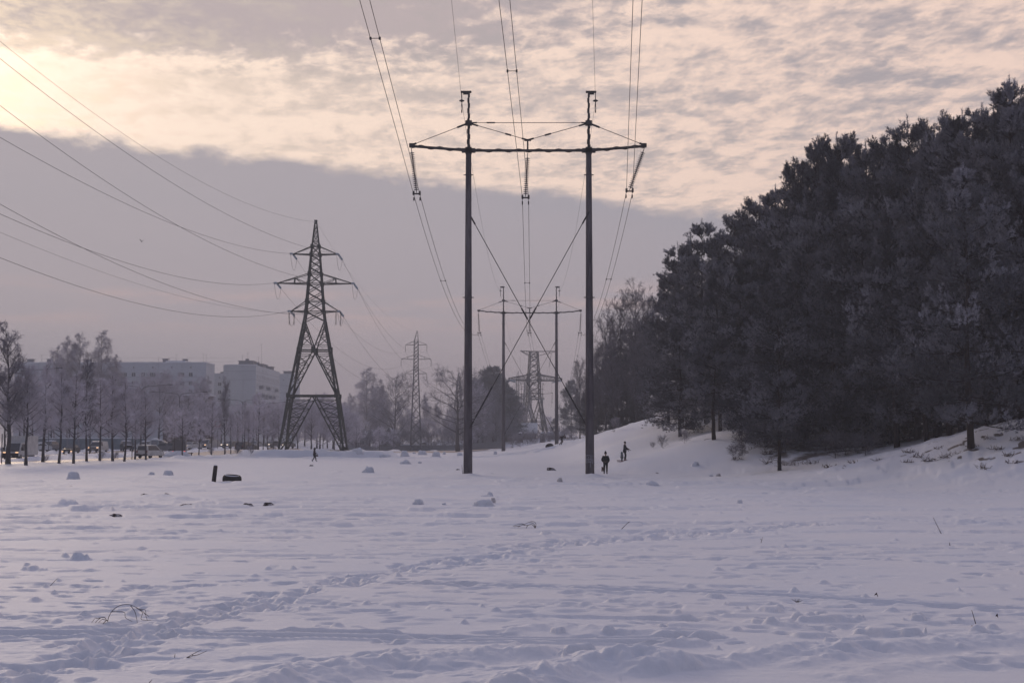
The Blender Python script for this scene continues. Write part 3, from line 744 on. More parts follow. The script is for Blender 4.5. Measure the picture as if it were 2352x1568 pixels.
# ---------------------------------------------------------------- portal supports of the high voltage line
def disc_string(a, b, n, r, mb):
    """a chain of insulator discs from a to b"""
    a = np.asarray(a, float); b = np.asarray(b, float); d = b - a; L = np.linalg.norm(d); ax = d / L
    mb.tube([a, b], 0.03, 5)
    s0 = 0.10 * L; s1 = 0.95 * L
    for k in range(n):
        s = s0 + (s1 - s0) * (k + 0.5) / n; st = (s1 - s0) / n
        mb.lathe([(0.03, -0.42 * st), (0.055, -0.3 * st), (r * 0.62, -0.06 * st), (r, 0.10 * st), (r * 0.9, 0.16 * st), (0.03, 0.2 * st)], 9, a + ax * s, ax)
Y1 = 114.0
PC1 = np.array([(XU(1075, Y1) + XU(1354.5, Y1)) / 2, Y1, 0.0])
def lp(u, v):            # picture point on the near portal -> local coordinates
    return P(u, v, Y1) - PC1
def portal(loc, label, rz, outer, scale=1.0, wires=True):
    t = thing('portal_pylon', label, 'pylon', loc, rz, 'concrete portal pylons of the high voltage line', scale)
    zt = lp(1075, 353)[2]; zb = lp(1075, 346)[2]; zr = lp(1075, 283)[2]; zk = lp(1075, 213)[2]
    xs = (-4.87, 4.87)
    for sx in xs:
        mb = MB()
        zz = np.linspace(-3.0, zt, 14)
        mb.tube([(sx, 0, z) for z in zz], [0.36 - (0.36 - 0.225) * (z + 0) / zt for z in zz], 20)
        for z in (lp(0, 402)[2], lp(0, 683)[2], lp(0, 963)[2]):
            r = 0.36 - 0.135 * z / zt + 0.02
            mb.lathe([(r - .03, -0.07), (r, -0.06), (r, 0.06), (r - .03, 0.07)], 20, (sx, 0, z))
            mb.box((sx + r + 0.06, 0, z), (0.16, 0.06, 0.07)); mb.box((sx - r - 0.06, 0, z), (0.16, 0.06, 0.07))
        mb.build('concrete_pole', 'concrete', t, smooth=True)
        # steel mast above the concrete
        ms_ = MB(); sg = 1 if sx > 0 else -1
        for k, (z0, z1) in enumerate(zip(np.linspace(zt - 0.1, zk, 13)[:-1], np.linspace(zt - 0.1, zk, 13)[1:])):
            wd = 0.30 - 0.010 * k
            off = 0.02 * (1 if k % 2 else -1)
            ms_.box((sx + off, 0, (z0 + z1) / 2), (wd * 0.86, wd * 0.8, (z1 - z0) * 0.86))
            ms_.box((sx, 0, (z0 + z1) / 2), (wd * 0.55, wd * 0.5, (z1 - z0) * 1.02))
        for z in (zr, zb): ms_.box((sx, 0, z), (0.52, 0.5, 0.36 if z == zr else 0.5))
        ms_.box((sx + sg * 0.20, 0, zk + 0.05), (0.85, 0.16, 0.16)); ms_.box((sx + sg * 0.2, 0, zk - 0.09), (0.5, 0.12, 0.14))
        ms_.build('steel_mast', 'dark_steel', t)
        mb = MB()
        x = sx + sg * 0.56
        mb.tube([(x, 0, zk), (x + 0.02, 0, zk - 1.6)], 0.035, 5)
        mb.lathe([(0.03, 0.10), (0.20, 0.0), (0.22, -0.05), (0.05, -0.12)], 10, (x, 0, zk - 0.65))
        for dz_ in (1.05, 1.55): mb.box((x, 0, zk - dz_), (0.085, 0.07, 0.22))
        mb.build('earth_wire_hanger', 'dark_steel', t)
    # crossarm: straight between the poles, rising to the tips
    mb = MB(); pl, pr = xs
    tipx = (lp(946, 336)[0], lp(1479, 336)[0]); tz = lp(0, 336)[2]
    def arm(a, b, nseg):
        a = np.asarray(a); b = np.asarray(b)
        for s in (-1, 1):
            o_ = np.array([0, 0.16 * s, 0]); mb.beam(a + o_, b + o_, 0.13)
        for k in range(nseg):
            p = a + (b - a) * k / nseg; q = a + (b - a) * (k + 1) / nseg
            h = 0.09 * (1 if k % 2 else -1)
            mb.beam(p + [0, 0, h], q + [0, 0, -h], 0.15); mb.beam(p + [0, -.16, h], q + [0, .16, -h], 0.06)
    arm((pl, 0, zb), (pr, 0, zb), 12); arm((tipx[0], 0, tz), (pl, 0, zb), 6); arm((pr, 0, zb), (tipx[1], 0, tz), 6)
    for x in tipx: mb.box((x, 0, tz + 0.06), (0.42, 0.4, 0.3))
    for x in xs: mb.box((x, 0, zb), (1.1, 0.5, 0.30))
    mb.build('crossarm', 'dark_steel', t)
    cx_ = lp(1212, 322)
    mb = MB(); mb.beam((cx_[0], 0, zb), (cx_[0], 0, cx_[2]), 0.13); mb.box((cx_[0], 0, cx_[2]), (0.55, 0.2, 0.14))
    mb.build('centre_post', 'dark_steel', t)
    def tie(a, b, name='tie_rod', ends=(0.06, 0.93), thick=0.085, rr=0.028):
        mb = MB(); a = np.asarray(a, float); b = np.asarray(b, float)
        mb.tube([a, b], rr, 5)
        for e, w_ in ends if isinstance(ends[0], tuple) else ((0.0, ends[0]), (ends[1], 1.0)):
            mb.tube([a + (b - a) * e, a + (b - a) * w_], thick, 6)
        mb.build(name, 'dark_steel', t)
    for sx, tx in zip(xs, tipx): tie((sx, 0, zr), (tx, 0, tz + 0.1), ends=(0.2, 0.92))
    for sx in xs: tie((sx, 0, zr), (cx_[0], 0, cx_[2]), ends=((0, 0.16), (0.62, 0.72), (0.9, 1.0)), thick=0.075)
    tie((pl, 0, zr + 0.03), (pr, 0, zr + 0.03), ends=((0, 0.07), (0.15, 0.22), (0.94, 1.0)), thick=0.06)
    for s in (-1, 1):
        a = np.array([xs[0] if s < 0 else xs[1], -0.25 * s, lp(0, 487)[2]]); b = np.array([xs[1] if s < 0 else xs[0], -0.25 * s, lp(0, 990)[2]])
        tie(a, b, 'cross_brace', ends=((0.0, 0.055), (0.44, 0.49), (0.80, 0.935), (0.955, 1.0)), thick=0.075, rr=0.032)
    # three insulator strings with a yoke and two clamps each
    clamps = []
    tops = [(tipx[0] - 0.05, 0, tz - 0.1), (cx_[0], 0, zb - 0.2), (tipx[1] + 0.05, 0, tz - 0.1)]
    for top, bot in zip(tops, outer):
        mb = MB(); disc_string(top, bot, 19, 0.21, mb)
        mb.build('insulator_string', 'insulator', t)
        mb = MB(); bx_, by_, bz_ = bot
        mb.box((bx_, 0, bz_ - 0.08), (0.52, 0.06, 0.11))
        yk = mb.build('yoke', 'dark_steel', t)
        for s in (-1, 1):
            mb = MB(); mb.box((bx_ + 0.25 * s, 0, bz_ - 0.02), (0.15, 0.3, 0.30)); mb.build('clamp', 'dark_steel', yk)
            mb = MB(); mb.box((bx_ + 0.25 * s, 0.5, bz_ - 0.42), (0.10, 0.25, 0.25)); mb.build('damper', 'dark_steel', yk)
            clamps.append(Vector((bx_ + 0.25 * s, 0, bz_ - 0.1)))
    t['kind'] = 'thing'
    M = Matrix.Translation(loc) @ Matrix.Rotation(rz, 4, 'Z') @ Matrix.Scale(scale, 4)
    info = dict(root=t, clamps=[np.array(M @ c) for c in clamps],
                earth=[np.array(M @ Vector((sx + (1 if sx > 0 else -1) * 0.56, 0, zk - 0.7))) for sx in xs])
    return info
po1 = [lp(957, 443), lp(1207, 452), lp(1446, 437)]
portal1 = portal(PC1, 'nearest and tallest concrete portal pylon, its two legs in the snow field', 0.0, po1)
Y2 = 261.0
PC2 = np.array([(XU(1157, Y2) + XU(1278, Y2)) / 2, Y2, P(1215, 658, Y2)[2] - (P(1215, 210, Y1)[2])])
ib = P(1101, 764, Y2)[2] - PC2[2]
po2 = [(lp(946, 336)[0] + 0.15, 0, ib), (lp(1212, 322)[0], 0, ib), (lp(1479, 336)[0] - 0.15, 0, ib)]
portal2 = portal(PC2, 'second concrete portal pylon, framed between the legs of the nearest one', 0.0, po2)
Y3 = 650.0
PC3 = np.array([XU(1222, Y3), Y3, P(1215, 880, Y3)[2] - (P(1215, 210, Y1)[2])])
portal3 = portal(PC3, 'faint distant concrete portal pylon seen through the squat lattice tower', 0.0, po2)
# chalk marks on the right leg: a square of four fields with scrawled letters
mb = MB()
def chalk(pts, r=0.013):
    q = []
    for (zx, zy) in pts:
        u = (2320 + zx * 240 / 2352) / 1.74149; v = (1780 + zy * 240 / 2352) / 1.74149
        z = P(u, v, Y1)[2] ; x = P(u, v, Y1)[0] - (PC1[0] + 4.87)
        rr = 0.36 - 0.135 * z / 27.0 + 0.006
        x = max(-rr * 0.97, min(rr * 0.97, x))
        q.append((PC1[0] + 4.87 + x, Y1 - math.sqrt(rr * rr - x * x), z))
    q = np.array(q); out = []
    for a, b in zip(q[:-1], q[1:]):
        for s in np.linspace(0, 1, 6)[:-1]:
            p = a + (b - a) * s; x = p[0] - (PC1[0] + 4.87); rr = 0.36 - 0.135 * p[2] / 27.0 + 0.006
            out.append((p[0], Y1 - math.sqrt(max(rr * rr - x * x, 0)), p[2]))
    out.append(q[-1]); mb.tube(out, r, 4)
for c in ([(245, 370), (250, 700)], [(370, 405), (385, 402), (520, 408)], [(392, 405), (395, 690)], [(225, 560), (300, 540), (395, 535), (510, 555)], [(245, 680), (395, 655), (500, 685)], [(500, 560), (490, 730)],
          [(260, 385), (370, 380)], [(290, 400), (330, 470), (300, 520)], [(480, 440), (445, 470), (450, 510), (490, 515)], [(330, 570), (290, 600), (300, 635), (340, 640), (355, 600), (330, 570)], [(420, 570), (470, 585), (430, 610), (475, 635)], [(398, 690), (402, 860)]):
    chalk(c)
ch = mb.build('chalk_scrawl', 'chalk', None)
ch.data.transform(Matrix.Translation(-Vector(PC1)))
ch.parent = portal1['root']

# ---------------------------------------------------------------- lattice towers
def xpanel(mb, a0, b0, a1, b1, w_, horiz=True):
    mb.beam(a0, b1, w_); mb.beam(b0, a1, w_)
    if horiz: mb.beam(a1, b1, w_)
def corners(hw, z, hd=None):
    hd = hw if hd is None else hd
    return [np.array([-hw, -hd, z]), np.array([hw, -hd, z]), np.array([hw, hd, z]), np.array([-hw, hd, z])]
def lattice_body(mb, levels, legw, brw, horiz_at=None):
    for k in range(len(levels) - 1):
        (z0, h0), (z1, h1) = levels[k][:2], levels[k + 1][:2]
        c0 = corners(h0, z0); c1 = corners(h1, z1)
        for i in range(4):
            mb.beam(c0[i], c1[i], legw * (1.0 if k < len(levels) * 0.6 else 0.85))
            j = (i + 1) % 4
            xpanel(mb, c0[i], c0[j], c1[i], c1[j], brw, horiz_at is None or k + 1 in horiz_at)
def zigzag(mb, a0, a1, b0, b1, n, w_):
    """bracing between the bar a0-a1 and the bar b0-b1"""
    a0, a1, b0, b1 = map(np.asarray, (a0, a1, b0, b1))
    for k in range(n):
        s = (k + 0.5) / n; e = (k + 1.0) / n
        p = a0 + (a1 - a0) * s; q = b0 + (b1 - b0) * s
        mb.beam(p, q, w_)
        mb.beam(q, a0 + (a1 - a0) * min(e + 0.5 / n, 1), w_) if k < n - 1 else None
        mb.beam(p, b0 + (b1 - b0) * min(e + 0.5 / n, 1), w_) if k < n - 1 else None
def strain_set(mb, a, direction, L=1.5, r=0.17, n=8):
    a = np.asarray(a, float); d = np.asarray(direction, float); d = d / np.linalg.norm(d)
    disc_string(a, a + d * L, n, r, mb)
    return a + d * L
TIPS = {}
def anchor_tower(name, label, loc, rz, H0, mat_, group, scale=1.0, glass=True, key='t1'):
    """wide-legged double-circuit strain tower; proportions read off the photo (v rows at 220 m)"""
    t = thing(name, label, 'pylon', loc, rz, group, scale)
    def zz(v): return P(721, v, 220)[2] - loc0z
    loc0z = P(721, 1037, 220)[2]
    m_ = 220 / FPX
    zb, zbelt, zj, zw = 0.0, zz(909), zz(805), zz(738)
    hb, hbelt, hj, hw = 74 * m_, 54 * m_, 36.5 * m_, 23.5 * m_
    legs = MB()
    cb, cbelt, cw = corners(hb, zb - 0.6), corners(hbelt, zbelt), corners(hw, zw)
    cj = corners(hj, zj)
    lw, bw, sw = 0.30, 0.17, 0.085
    for i in range(4):
        j = (i + 1) % 4
        legs.beam(cb[i], cbelt[i], lw); legs.beam(cbelt[i], cw[i], lw)
        mid = (cbelt[i] + cbelt[j]) / 2; jm = (cj[i] + cj[j]) / 2
        legs.beam(cbelt[i], cbelt[j], 0.22)
        for p in (i, j):
            legs.beam(cb[p], mid, bw)                                    # inverted V of the lower part
            zigzag(legs, cb[p], cbelt[p], cb[p] + (mid - cb[p]) * 0.0, mid, 7, sw)
            legs.beam(cbelt[p], jm, bw); legs.beam(jm, cw[p], bw)
            zigzag(legs, cbelt[p], cj[p], cbelt[p], jm, 5, sw); zigzag(legs, cw[p], cj[p], cw[p], jm, 3, sw)
        legs.beam(cj[i], cj[j], 0.20)
        legs.beam(jm - [0, 0, 0.5], jm + [0, 0, 0.5], 0.62)
        legs.beam(cbelt[i] - [0, 0, .35], cbelt[i] + [0, 0, .35], 0.6)
    legs.build('splayed_legs', mat_, t)
    body = MB()
    zl1, zl0 = zz(692), zz(716); zm1, zm0 = zz(629), zz(652); zt1, zt0 = zz(566), zz(585); ztop = zz(508)
    def hwz(z):
        pts = [(zw, hw), (zl0, 20.5 * m_), (zm0, 15.6 * m_), (zt0, 10.2 * m_), (ztop, 1.9 * m_)]
        return float(np.interp(z, [p[0] for p in pts], [p[1] for p in pts]))
    lv = [zw, zl0, zl1] + list(np.linspace(zl1, zm0, 3)[1:]) + [zm1] + list(np.linspace(zm1, zt0, 4)[1:]) + [zt1]
    lattice_body(body, [(z, hwz(z)) for z in lv], 0.27, 0.115, horiz_at=(1, 2, 4, 5, 8, 9))
    for z in (zl0, zl1, zm0, zm1, zt0, zt1):
        for c in corners(hwz(z), z): body.beam(c - [0, 0, .3], c + [0, 0, .3], 0.42)
    body.build('lattice_body', mat_, t)
    pk = MB(); lattice_body(pk, [(z, hwz(z)) for z in np.linspace(zt1, ztop, 6)], 0.17, 0.075); pk.box((0, 0, ztop + 0.1), (0.5, 0.4, 0.15))
    pk.build('peak', mat_, t)
    tips = []
    for nm, z0, z1, reach in (('low', zl0, zl1, 55 * m_), ('mid', zm0, zm1, 87 * m_), ('top', zt0, zt1, 51 * m_)):
        for s in (-1, 1):
            mb = MB(); h0 = hwz(z0); h1 = hwz(z1); tip = np.array([s * reach, 0, z0 + 0.08])
            for d in (-1, 1):
                a = np.array([s * h0, d * h0, z0]); b_ = np.array([s * h1, d * h1, z1])
                tt = tip + [0, d * 0.12, 0]
                mb.beam(a, tt, 0.15); mb.beam(b_, tt, 0.105)
                if nm == 'mid':
                    q = a + (tt - a) * 0.45; r_ = b_ + (tt - b_) * 0.45
                    mb.beam(q, r_, 0.12); mb.beam(a, r_, 0.07); mb.beam(a + (tt - a) * .2, r_, 0.05)
            mb.beam(np.array([s * h0, -h0, z0]), np.array([s * h0, h0, z0]), 0.12); mb.beam(np.array([s * reach * .6, -h0 * .45, z0 + .03]), np.array([s * reach * .6, h0 * .45, z0 + .03]), 0.06)
            mb.box(tip, (0.45, 0.5, 0.2))
            mb.build('crossarm', mat_, t)
            # strain strings towards both spans, and the slack loop under the arm
            mb = MB()
            fr = strain_set(mb, tip + [s * 0.1, -0.2, 0], (-0.12, -1.0, -0.10)); bk_ = strain_set(mb, tip + [s * 0.1, 0.2, 0], (0.42, 1.0, -0.55))
            mb.build('strain_insulator', 'glass_insulator', t)
            lp_ = MB(); k = np.linspace(0, 1, 15)
            drop = 2.1 if nm != 'low' else 1.9
            lp_.tube([fr + (bk_ - fr) * q + np.array([0, 0, -drop * 4 * q * (1 - q)]) for q in k], 0.022, 4)
            lp_.build('jumper_loop', 'wire', t)
            if nm == 'low':
                mb = MB()
                for d in (-1, 1):
                    disc_string(tip + [d * 0.35 - s * 0.1, 0.2 * d, 0], tip + [d * 0.35 - s * 0.1, 0.2 * d, -2.2], 10, 0.15, mb)
                mb.build('hanging_insulator', 'insulator', t)
            tips.append((nm, s, fr, bk_))
    bs = MB()
    for d in (-1, 1): bs.box((0, d * hb * 0.985, 0.10), (hb * 2 + 0.6, 0.35, 0.28))
    bs.build('base_beam', 'dark_steel', t)
    M = Matrix.Translation(loc) @ Matrix.Rotation(rz, 4, 'Z') @ Matrix.Scale(scale, 4)
    TIPS[key] = {(nm, s): (np.array(M @ Vector(f_)), np.array(M @ Vector(b_))) for nm, s, f_, b_ in tips}
    TIPS[key]['peak'] = np.array(M @ Vector((0, 0, ztop)))
    return t
T1 = np.array([_t1x, 220.0, P(721, 1037, 220)[2]])
anchor_tower('lattice_pylon', 'dark green lattice pylon with splayed legs on a snow bank', T1, R(3), 35, 'green_steel', 'steel lattice pylons', key='t1')
T5 = np.array([XU(1053, 640), 640.0, P(1053, 857, 640)[2] - (P(721, 508, 220)[2] - P(721, 1037, 220)[2])])
anchor_tower('lattice_pylon', 'faint far lattice pylon behind the bare spreading tree left of the near concrete leg', T5, R(-14), 35, 'grey_steel', 'steel lattice pylons', key='t5')

def suspension_tower(label, loc, rz, key, v_top=759, v_base=1038, Yq=400.0, mat_='grey_steel'):
    t = thing('lattice_pylon', label, 'pylon', loc, rz, 'steel lattice pylons')
    m_ = Yq / FPX; z0 = P(955, v_base, Yq)[2]
    def zz(v): return P(955, v, Yq)[2] - z0
    def hwz(z): return float(np.interp(z, [0, zz(850), zz(784), zz(760)], [12.6 * m_, 5.2 * m_, 4.6 * m_, 1.2 * m_]))
    body = MB()
    lv = [-0.5] + [zz(v) for v in (1022, 1003, 985, 966, 952, 930, 912, 896, 882, 868, 857, 850, 843, 835, 827, 818, 810, 802, 793, 784)]
    lattice_body(body, [(z, hwz(max(z, 0))) for z in lv], 0.20, 0.10, horiz_at=(4, 5, 12, 13, 16, 20))
    body.build('lattice_body', mat_, t)
    pk = MB(); zt = zz(760)
    tp = np.array([0.3, 0, zt])
    for c in corners(hwz(zz(784)), zz(784)):
        pk.beam(c, tp + c * [0.18, 0.18, 0], 0.12)
    for k in range(3):
        s = (k + 0.5) / 3; cs = [c + (tp + c * [0.18, 0.18, 0] - c) * s for c in corners(hwz(zz(784)), zz(784))]
        for i in range(4): pk.beam(cs[i], cs[(i + 1) % 4], 0.06)
    pk.build('peak', mat_, t)
    out = {}
    for nm, vz, vt, reach in (('top', 792, 783, 24.5), ('mid', 825, 815, 34.5), ('low', 858, 848, 24.5)):
        for s in (-1, 1):
            mb = MB(); z = zz(vz); zt_ = zz(vt); tip = np.array([s * reach * m_, 0, z + 0.05])
            for d in (-1, 1):
                mb.beam((s * hwz(z), d * hwz(z), z), tip, 0.12); mb.beam((s * hwz(zt_), d * hwz(zt_), zt_), tip, 0.08)
                if nm == 'mid': mb.beam(((s * hwz(z) + tip[0]) / 2, d * hwz(z) / 2, z), ((s * hwz(zt_) + tip[0]) / 2, d * hwz(z) / 2, (zt_ + z) / 2), 0.06)
            mb.build('crossarm', mat_, t)
            ib_ = MB(); bot = tip - [0, 0, 15 * m_]; disc_string(tip, bot, 9, 0.16, ib_); ib_.box(bot, (0.1, 0.5, 0.15))
            ib_.build('insulator_string', 'insulator', t)
            out[(nm, s)] = bot
    M = Matrix.Translation(loc) @ Matrix.Rotation(rz, 4, 'Z')
    TIPS[key] = {k: np.array(M @ Vector(q)) for k, q in out.items()}
    TIPS[key]['peak'] = np.array(M @ Vector(tp))
    return t
T2 = np.array([XU(955, 400), 400.0, P(955, 1038, 400)[2]])
suspension_tower('slender straight lattice pylon by the garden fence right of the green pylon', T2, 0.0, 't2')
T6 = np.array([XU(1189, 700), 700.0, P(1189, 852, 700)[2] - 34.0])
suspension_tower('very faint thin lattice pylon just left of the distant portal pylon', T6, R(8), 't6')

def squat_tower(label, loc, rz, key, mat_='grey_steel', tips_asym=(31, 56)):
    """heavy single-circuit strain tower with two crossarm levels, read at 480 m"""
    t = thing('lattice_pylon', label, 'pylon', loc, rz, 'steel lattice pylons')
    m_ = 480 / FPX; z0 = P(1226, 1005, 480)[2]
    def zz(v): return P(1226, v, 480)[2] - z0
    def hwz(z): return float(np.interp(z, [0, zz(917), zz(873), zz(860), zz(807)], [29 * m_, 14.2 * m_, 13 * m_, 11.6 * m_, 8.8 * m_]))
    low = MB(); cb = corners(hwz(0), -0.5); cwz = zz(917); cw = corners(hwz(cwz), cwz); zm = zz(968); cm = corners(hwz(zm), zm)
    for i in range(4):
        j = (i + 1) % 4; jm = (cm[i] + cm[j]) / 2
        low.beam(cb[i], cw[i], 0.42); low.beam(cm[i], cm[j], 0.24)
        for p in (i, j):
            low.beam(cw[p], jm, 0.28); low.beam(jm, cb[p], 0.28)
            zigzag(low, cm[p], cw[p], jm, cw[p], 3, 0.09); zigzag(low, cb[p], cm[p], cb[p], jm, 3, 0.09)
        low.beam(jm - [0, 0, .8], jm + [0, 0, .8], 0.9); low.beam(cw[i], cw[j], 0.22)
    low.build('splayed_legs', mat_, t)
    body = MB(); lv = [zz(v) for v in (917, 902, 888, 873, 860, 847, 833, 820, 807)]
    lattice_body(body, [(z, hwz(z)) for z in lv], 0.36, 0.18, horiz_at=(1, 3, 4, 7, 8))
    for v in (873, 860):
        for c in corners(hwz(zz(v)), zz(v)): body.beam(c - [0, 0, .5], c + [0, 0, .5], 0.9)
    body.build('lattice_body', mat_, t)
    out = {}
    for s, reach in ((-1, 58), (1, 66)):
        mb = MB(); zl, zu = zz(874), zz(860); tip = np.array([s * reach * m_, 0, zl + 0.1])
        for d in (-1, 1):
            a = np.array([s * hwz(zl), d * hwz(zl), zl]); b_ = np.array([s * hwz(zu), d * hwz(zu), zu]); tt = tip + [0, 0.4 * d, 0]; tu = tip + [0, .4 * d, 0.7]
            mb.beam(a, tt, 0.36); mb.beam(b_, tu, 0.28); mb.beam(tt, tu, 0.15)
            for k in range(7):
                s0 = k / 7; s1 = (k + 1) / 7
                mb.beam(a + (tt - a) * s1, b_ + (tu - b_) * s1, 0.13); mb.beam(a + (tt - a) * s0, b_ + (tu - b_) * s1, 0.13)
        mb.build('crossarm', mat_, t)
        im = MB(); e1 = strain_set(im, tip, (-s * .45, -1, -0.10), 4.2, 0.25, 18); e2 = strain_set(im, tip, (-s * .75, 0.8, -0.16), 4.2, 0.25, 18)
        im.build('strain_insulator', 'glass_insulator', t); out[('arm', s)] = e1; out[('back', s)] = e2
    for s, reach in zip((-1, 1), tips_asym):
        mb = MB(); zl, zu = zz(817), zz(807); tip = np.array([s * reach * m_, 0, zu + 0.2])
        for d in (-1, 1):
            mb.beam((s * hwz(zu), d * hwz(zu), zu), tip + [0, .3 * d, 0], 0.16); mb.beam((s * hwz(zl), d * hwz(zl), zl), tip + [0, .3 * d, 0], 0.16)
            for k in (0.3, 0.6): mb.beam(np.array([s * hwz(zu), d * hwz(zu), zu]) * (1 - k) + tip * k, np.array([s * hwz(zl), d * hwz(zl), zl]) * (1 - k) + tip * k, 0.08)
        mb.build('peak_arm', mat_, t); out[('top', s)] = tip
    im = MB(); tp = np.array([tips_asym[1] * .75 * m_, 0, zz(808)]); disc_string(tp, tp - [0.9, 0, 5.2], 16, 0.22, im); im.build('hanging_insulator', 'insulator', t)
    out[('mid', 0)] = tp - [0.9, 0, 5.2]
    ft = MB()
    M = Matrix.Translation(loc) @ Matrix.Rotation(rz, 4, 'Z')
    TIPS[key] = {k: np.array(M @ Vector(q)) for k, q in out.items()}
    return t
T3 = np.array([XU(1226, 480), 480.0, P(1226, 1005, 480)[2]])
squat_tower('heavy squat lattice pylon between the legs of the second portal pylon', T3, R(10), 't3')
T4 = np.array([XU(1211, 800), 800.0, P(1211, 996, 800)[2]])
squat_tower('far squat lattice pylon half hidden by the right leg of the second portal pylon', T4, R(-12), 't4', tips_asym=(36, 40))
# ---------------------------------------------------------------- conductors
def sag_line(a, b, sag, n=40, s0=0.0, s1=1.0):
    s = np.linspace(s0, s1, n)[:, None]
    p = a + (b - a) * s; p[:, 2] -= (sag * 4 * s * (1 - s))[:, 0]
    return p
def cable(name, label, pts, r, group, parent=None, mat_='wire'):
    c = np.mean(pts, axis=0)
    mb = MB(); mb.tube(np.asarray(pts) - c, r, 5)
    o = mb.build(name, mat_, parent, smooth=True, loc=c)
    if parent is None: tag(o, label, 'cable', group)
    return o
def bundle(label, lines, spacers, group):
    """two conductors held apart by spacers"""
    c = np.mean(lines[0], axis=0)
    t = thing('conductor_pair', label, 'cable', c, 0, group)
    for l in lines:
        mb = MB(); mb.tube(np.asarray(l) - c, 0.021, 5); mb.build('conductor', 'wire', t, smooth=True)
    for s in spacers:
        a = np.array([np.interp(s, np.linspace(0, 1, len(lines[0])), np.asarray(lines[0])[:, k]) for k in range(3)]) - c
        b_ = np.array([np.interp(s, np.linspace(0, 1, len(lines[1])), np.asarray(lines[1])[:, k]) for k in range(3)]) - c
        mb = MB(); mb.tube([a, b_], 0.022, 5)
        for q in (a, b_): mb.box(q, (0.11, 0.22, 0.13))
        mb.build('spacer', 'dark_steel', t)
    return t
GB = 'twin conductors of the concrete portal line'
ph = ('left', 'middle', 'right')
v0px = [((826, 849)), ((1146, 1171)), ((1454, 1475))]
spu = [90, 163, None]
spl = [(1015, 640), (1211, 635), (1402, 632)]
for k in range(3):
    up = []; ssp = []
    for q in range(2):
        A = portal1['clamps'][2 * k + q]
        d = ray(v0px[k][q], 0); B = np.array([0, 0, CZ]) + d * 75.0
        far = A + (B - A) * 3.2; far[2] -= 2.0
        s = np.linspace(0, 1, 60)[:, None]
        pts = A + (far - A) * s; pts[:, 2] += (2.0 * (s - s * s * 1.0) * 0.9 * 1.0)[:, 0] * 0 + (2.0 * s * (1 - s) * 1.45)[:, 0]
        up.append(pts)
    if spu[k]:
        best = min(np.linspace(0.02, 0.6, 300), key=lambda s_: abs(((lambda p: 784 - FPX * ((p[2] - CZ) * CP - p[1] * SP) / ((p[2] - CZ) * SP + p[1] * CP))(np.array([np.interp(s_, np.linspace(0, 1, 60), up[0][:, c]) for c in range(3)]))) - spu[k]))
        ssp = [float(best)]
    bundle('twin conductor of the %s phase sweeping up overhead from the nearest portal pylon' % ph[k], up, ssp, GB)
    dn = [sag_line(portal1['clamps'][2 * k + q], portal2['clamps'][2 * k + q], 4.0) for q in range(2)]
    bundle('twin conductor of the %s phase sagging between the nearest and the second portal pylon' % ph[k], dn, [0.244, 0.62], GB)
t3 = TIPS['t3']; ends = [t3[('arm', -1)], t3[('mid', 0)], t3[('arm', 1)]]
for k in range(3):
    dn = [sag_line(portal2['clamps'][2 * k + q], ends[k] + np.array([0.3 * (2 * q - 1), 0, 0]), 7.5) for q in range(2)]
    bundle('twin conductor of the %s phase between the second portal and the squat lattice pylon' % ph[k], dn, [0.35], GB)
GE = 'earth wires of the concrete portal line'
for k, (u0, sd) in enumerate(((1037, 'left'), (1361, 'right'))):
    A = portal1['earth'][k]; B = np.array([0, 0, CZ]) + ray(u0, 0) * 96.5
    cable('earth_wire', 'single thin earth wire rising overhead from the %s mast of the nearest portal pylon' % sd, [A + (B - A) * s for s in np.linspace(0, 6, 30)], 0.013, GE)
    cable('earth_wire', 'single thin earth wire from the %s mast of the nearest portal to the second' % sd, sag_line(A, portal2['earth'][k], 3.2), 0.012, GE)
    cable('earth_wire', 'faint earth wire from the %s mast of the second portal to the squat pylon' % sd, sag_line(portal2['earth'][k], t3[('top', -1 if k == 0 else 1)], 5.0), 0.012, GE)
    cable('earth_wire', 'faint earth wire from the %s arm of the squat lattice pylon to the distant portal' % sd, sag_line(t3[('top', -1 if k == 0 else 1)], portal3['earth'][k], 4.0), 0.014, GE)
for k, s in ((0, -1), (2, 1)):
    cable('power_cable', 'conductor of the %s phase from the squat lattice pylon to the distant portal' % ph[k], sag_line(t3[('back', s)], portal3['clamps'][2 * k], 5.0), 0.03, GB)

# the line on the left: wires traced in the picture, each in its own vertical plane
G1 = 'wires of the green lattice pylon line'
t1 = TIPS['t1']
def traced(label, px, end, X0=-39.5, Y0=107.0, r=0.020, lift=0.0):
    a = np.array([X0, Y0]); b = end[:2]
    # picture samples -> (s, z) along the plan line a-b
    S = []; Zs = []
    for (u, v) in px:
        d = ray(u, v); k = d[0] / d[1]                # x = k * y on the sight line
        s = (k * a[1] - a[0]) / ((b[0] - a[0]) - k * (b[1] - a[1]))
        y = a[1] + (b[1] - a[1]) * s
        S.append(s); Zs.append(CZ + d[2] / d[1] * y)
    S.append(1.0); Zs.append(end[2]); w_ = np.ones(len(S)); w_[-1] = 6
    c = np.polyfit(S, Zs, 2, w=w_)
    s = np.linspace(-0.8, 1, 60); z = np.polyval(c, s)
    z += (end[2] - z[-1]) * np.clip(s, 0, 1) ** 4
    pts = np.stack([a[0] + (b[0] - a[0]) * s, a[1] + (b[1] - a[1]) * s, z], 1)
    return cable('power_cable', label, pts, r, G1)
traced('topmost wire from the left edge to the peak of the green lattice pylon', [(0, 97), (100, 175), (200, 249), (300, 318), (400, 380), (500, 436), (600, 484)], t1['peak'] + np.array([-0.3, 0, -0.1]), r=0.014)
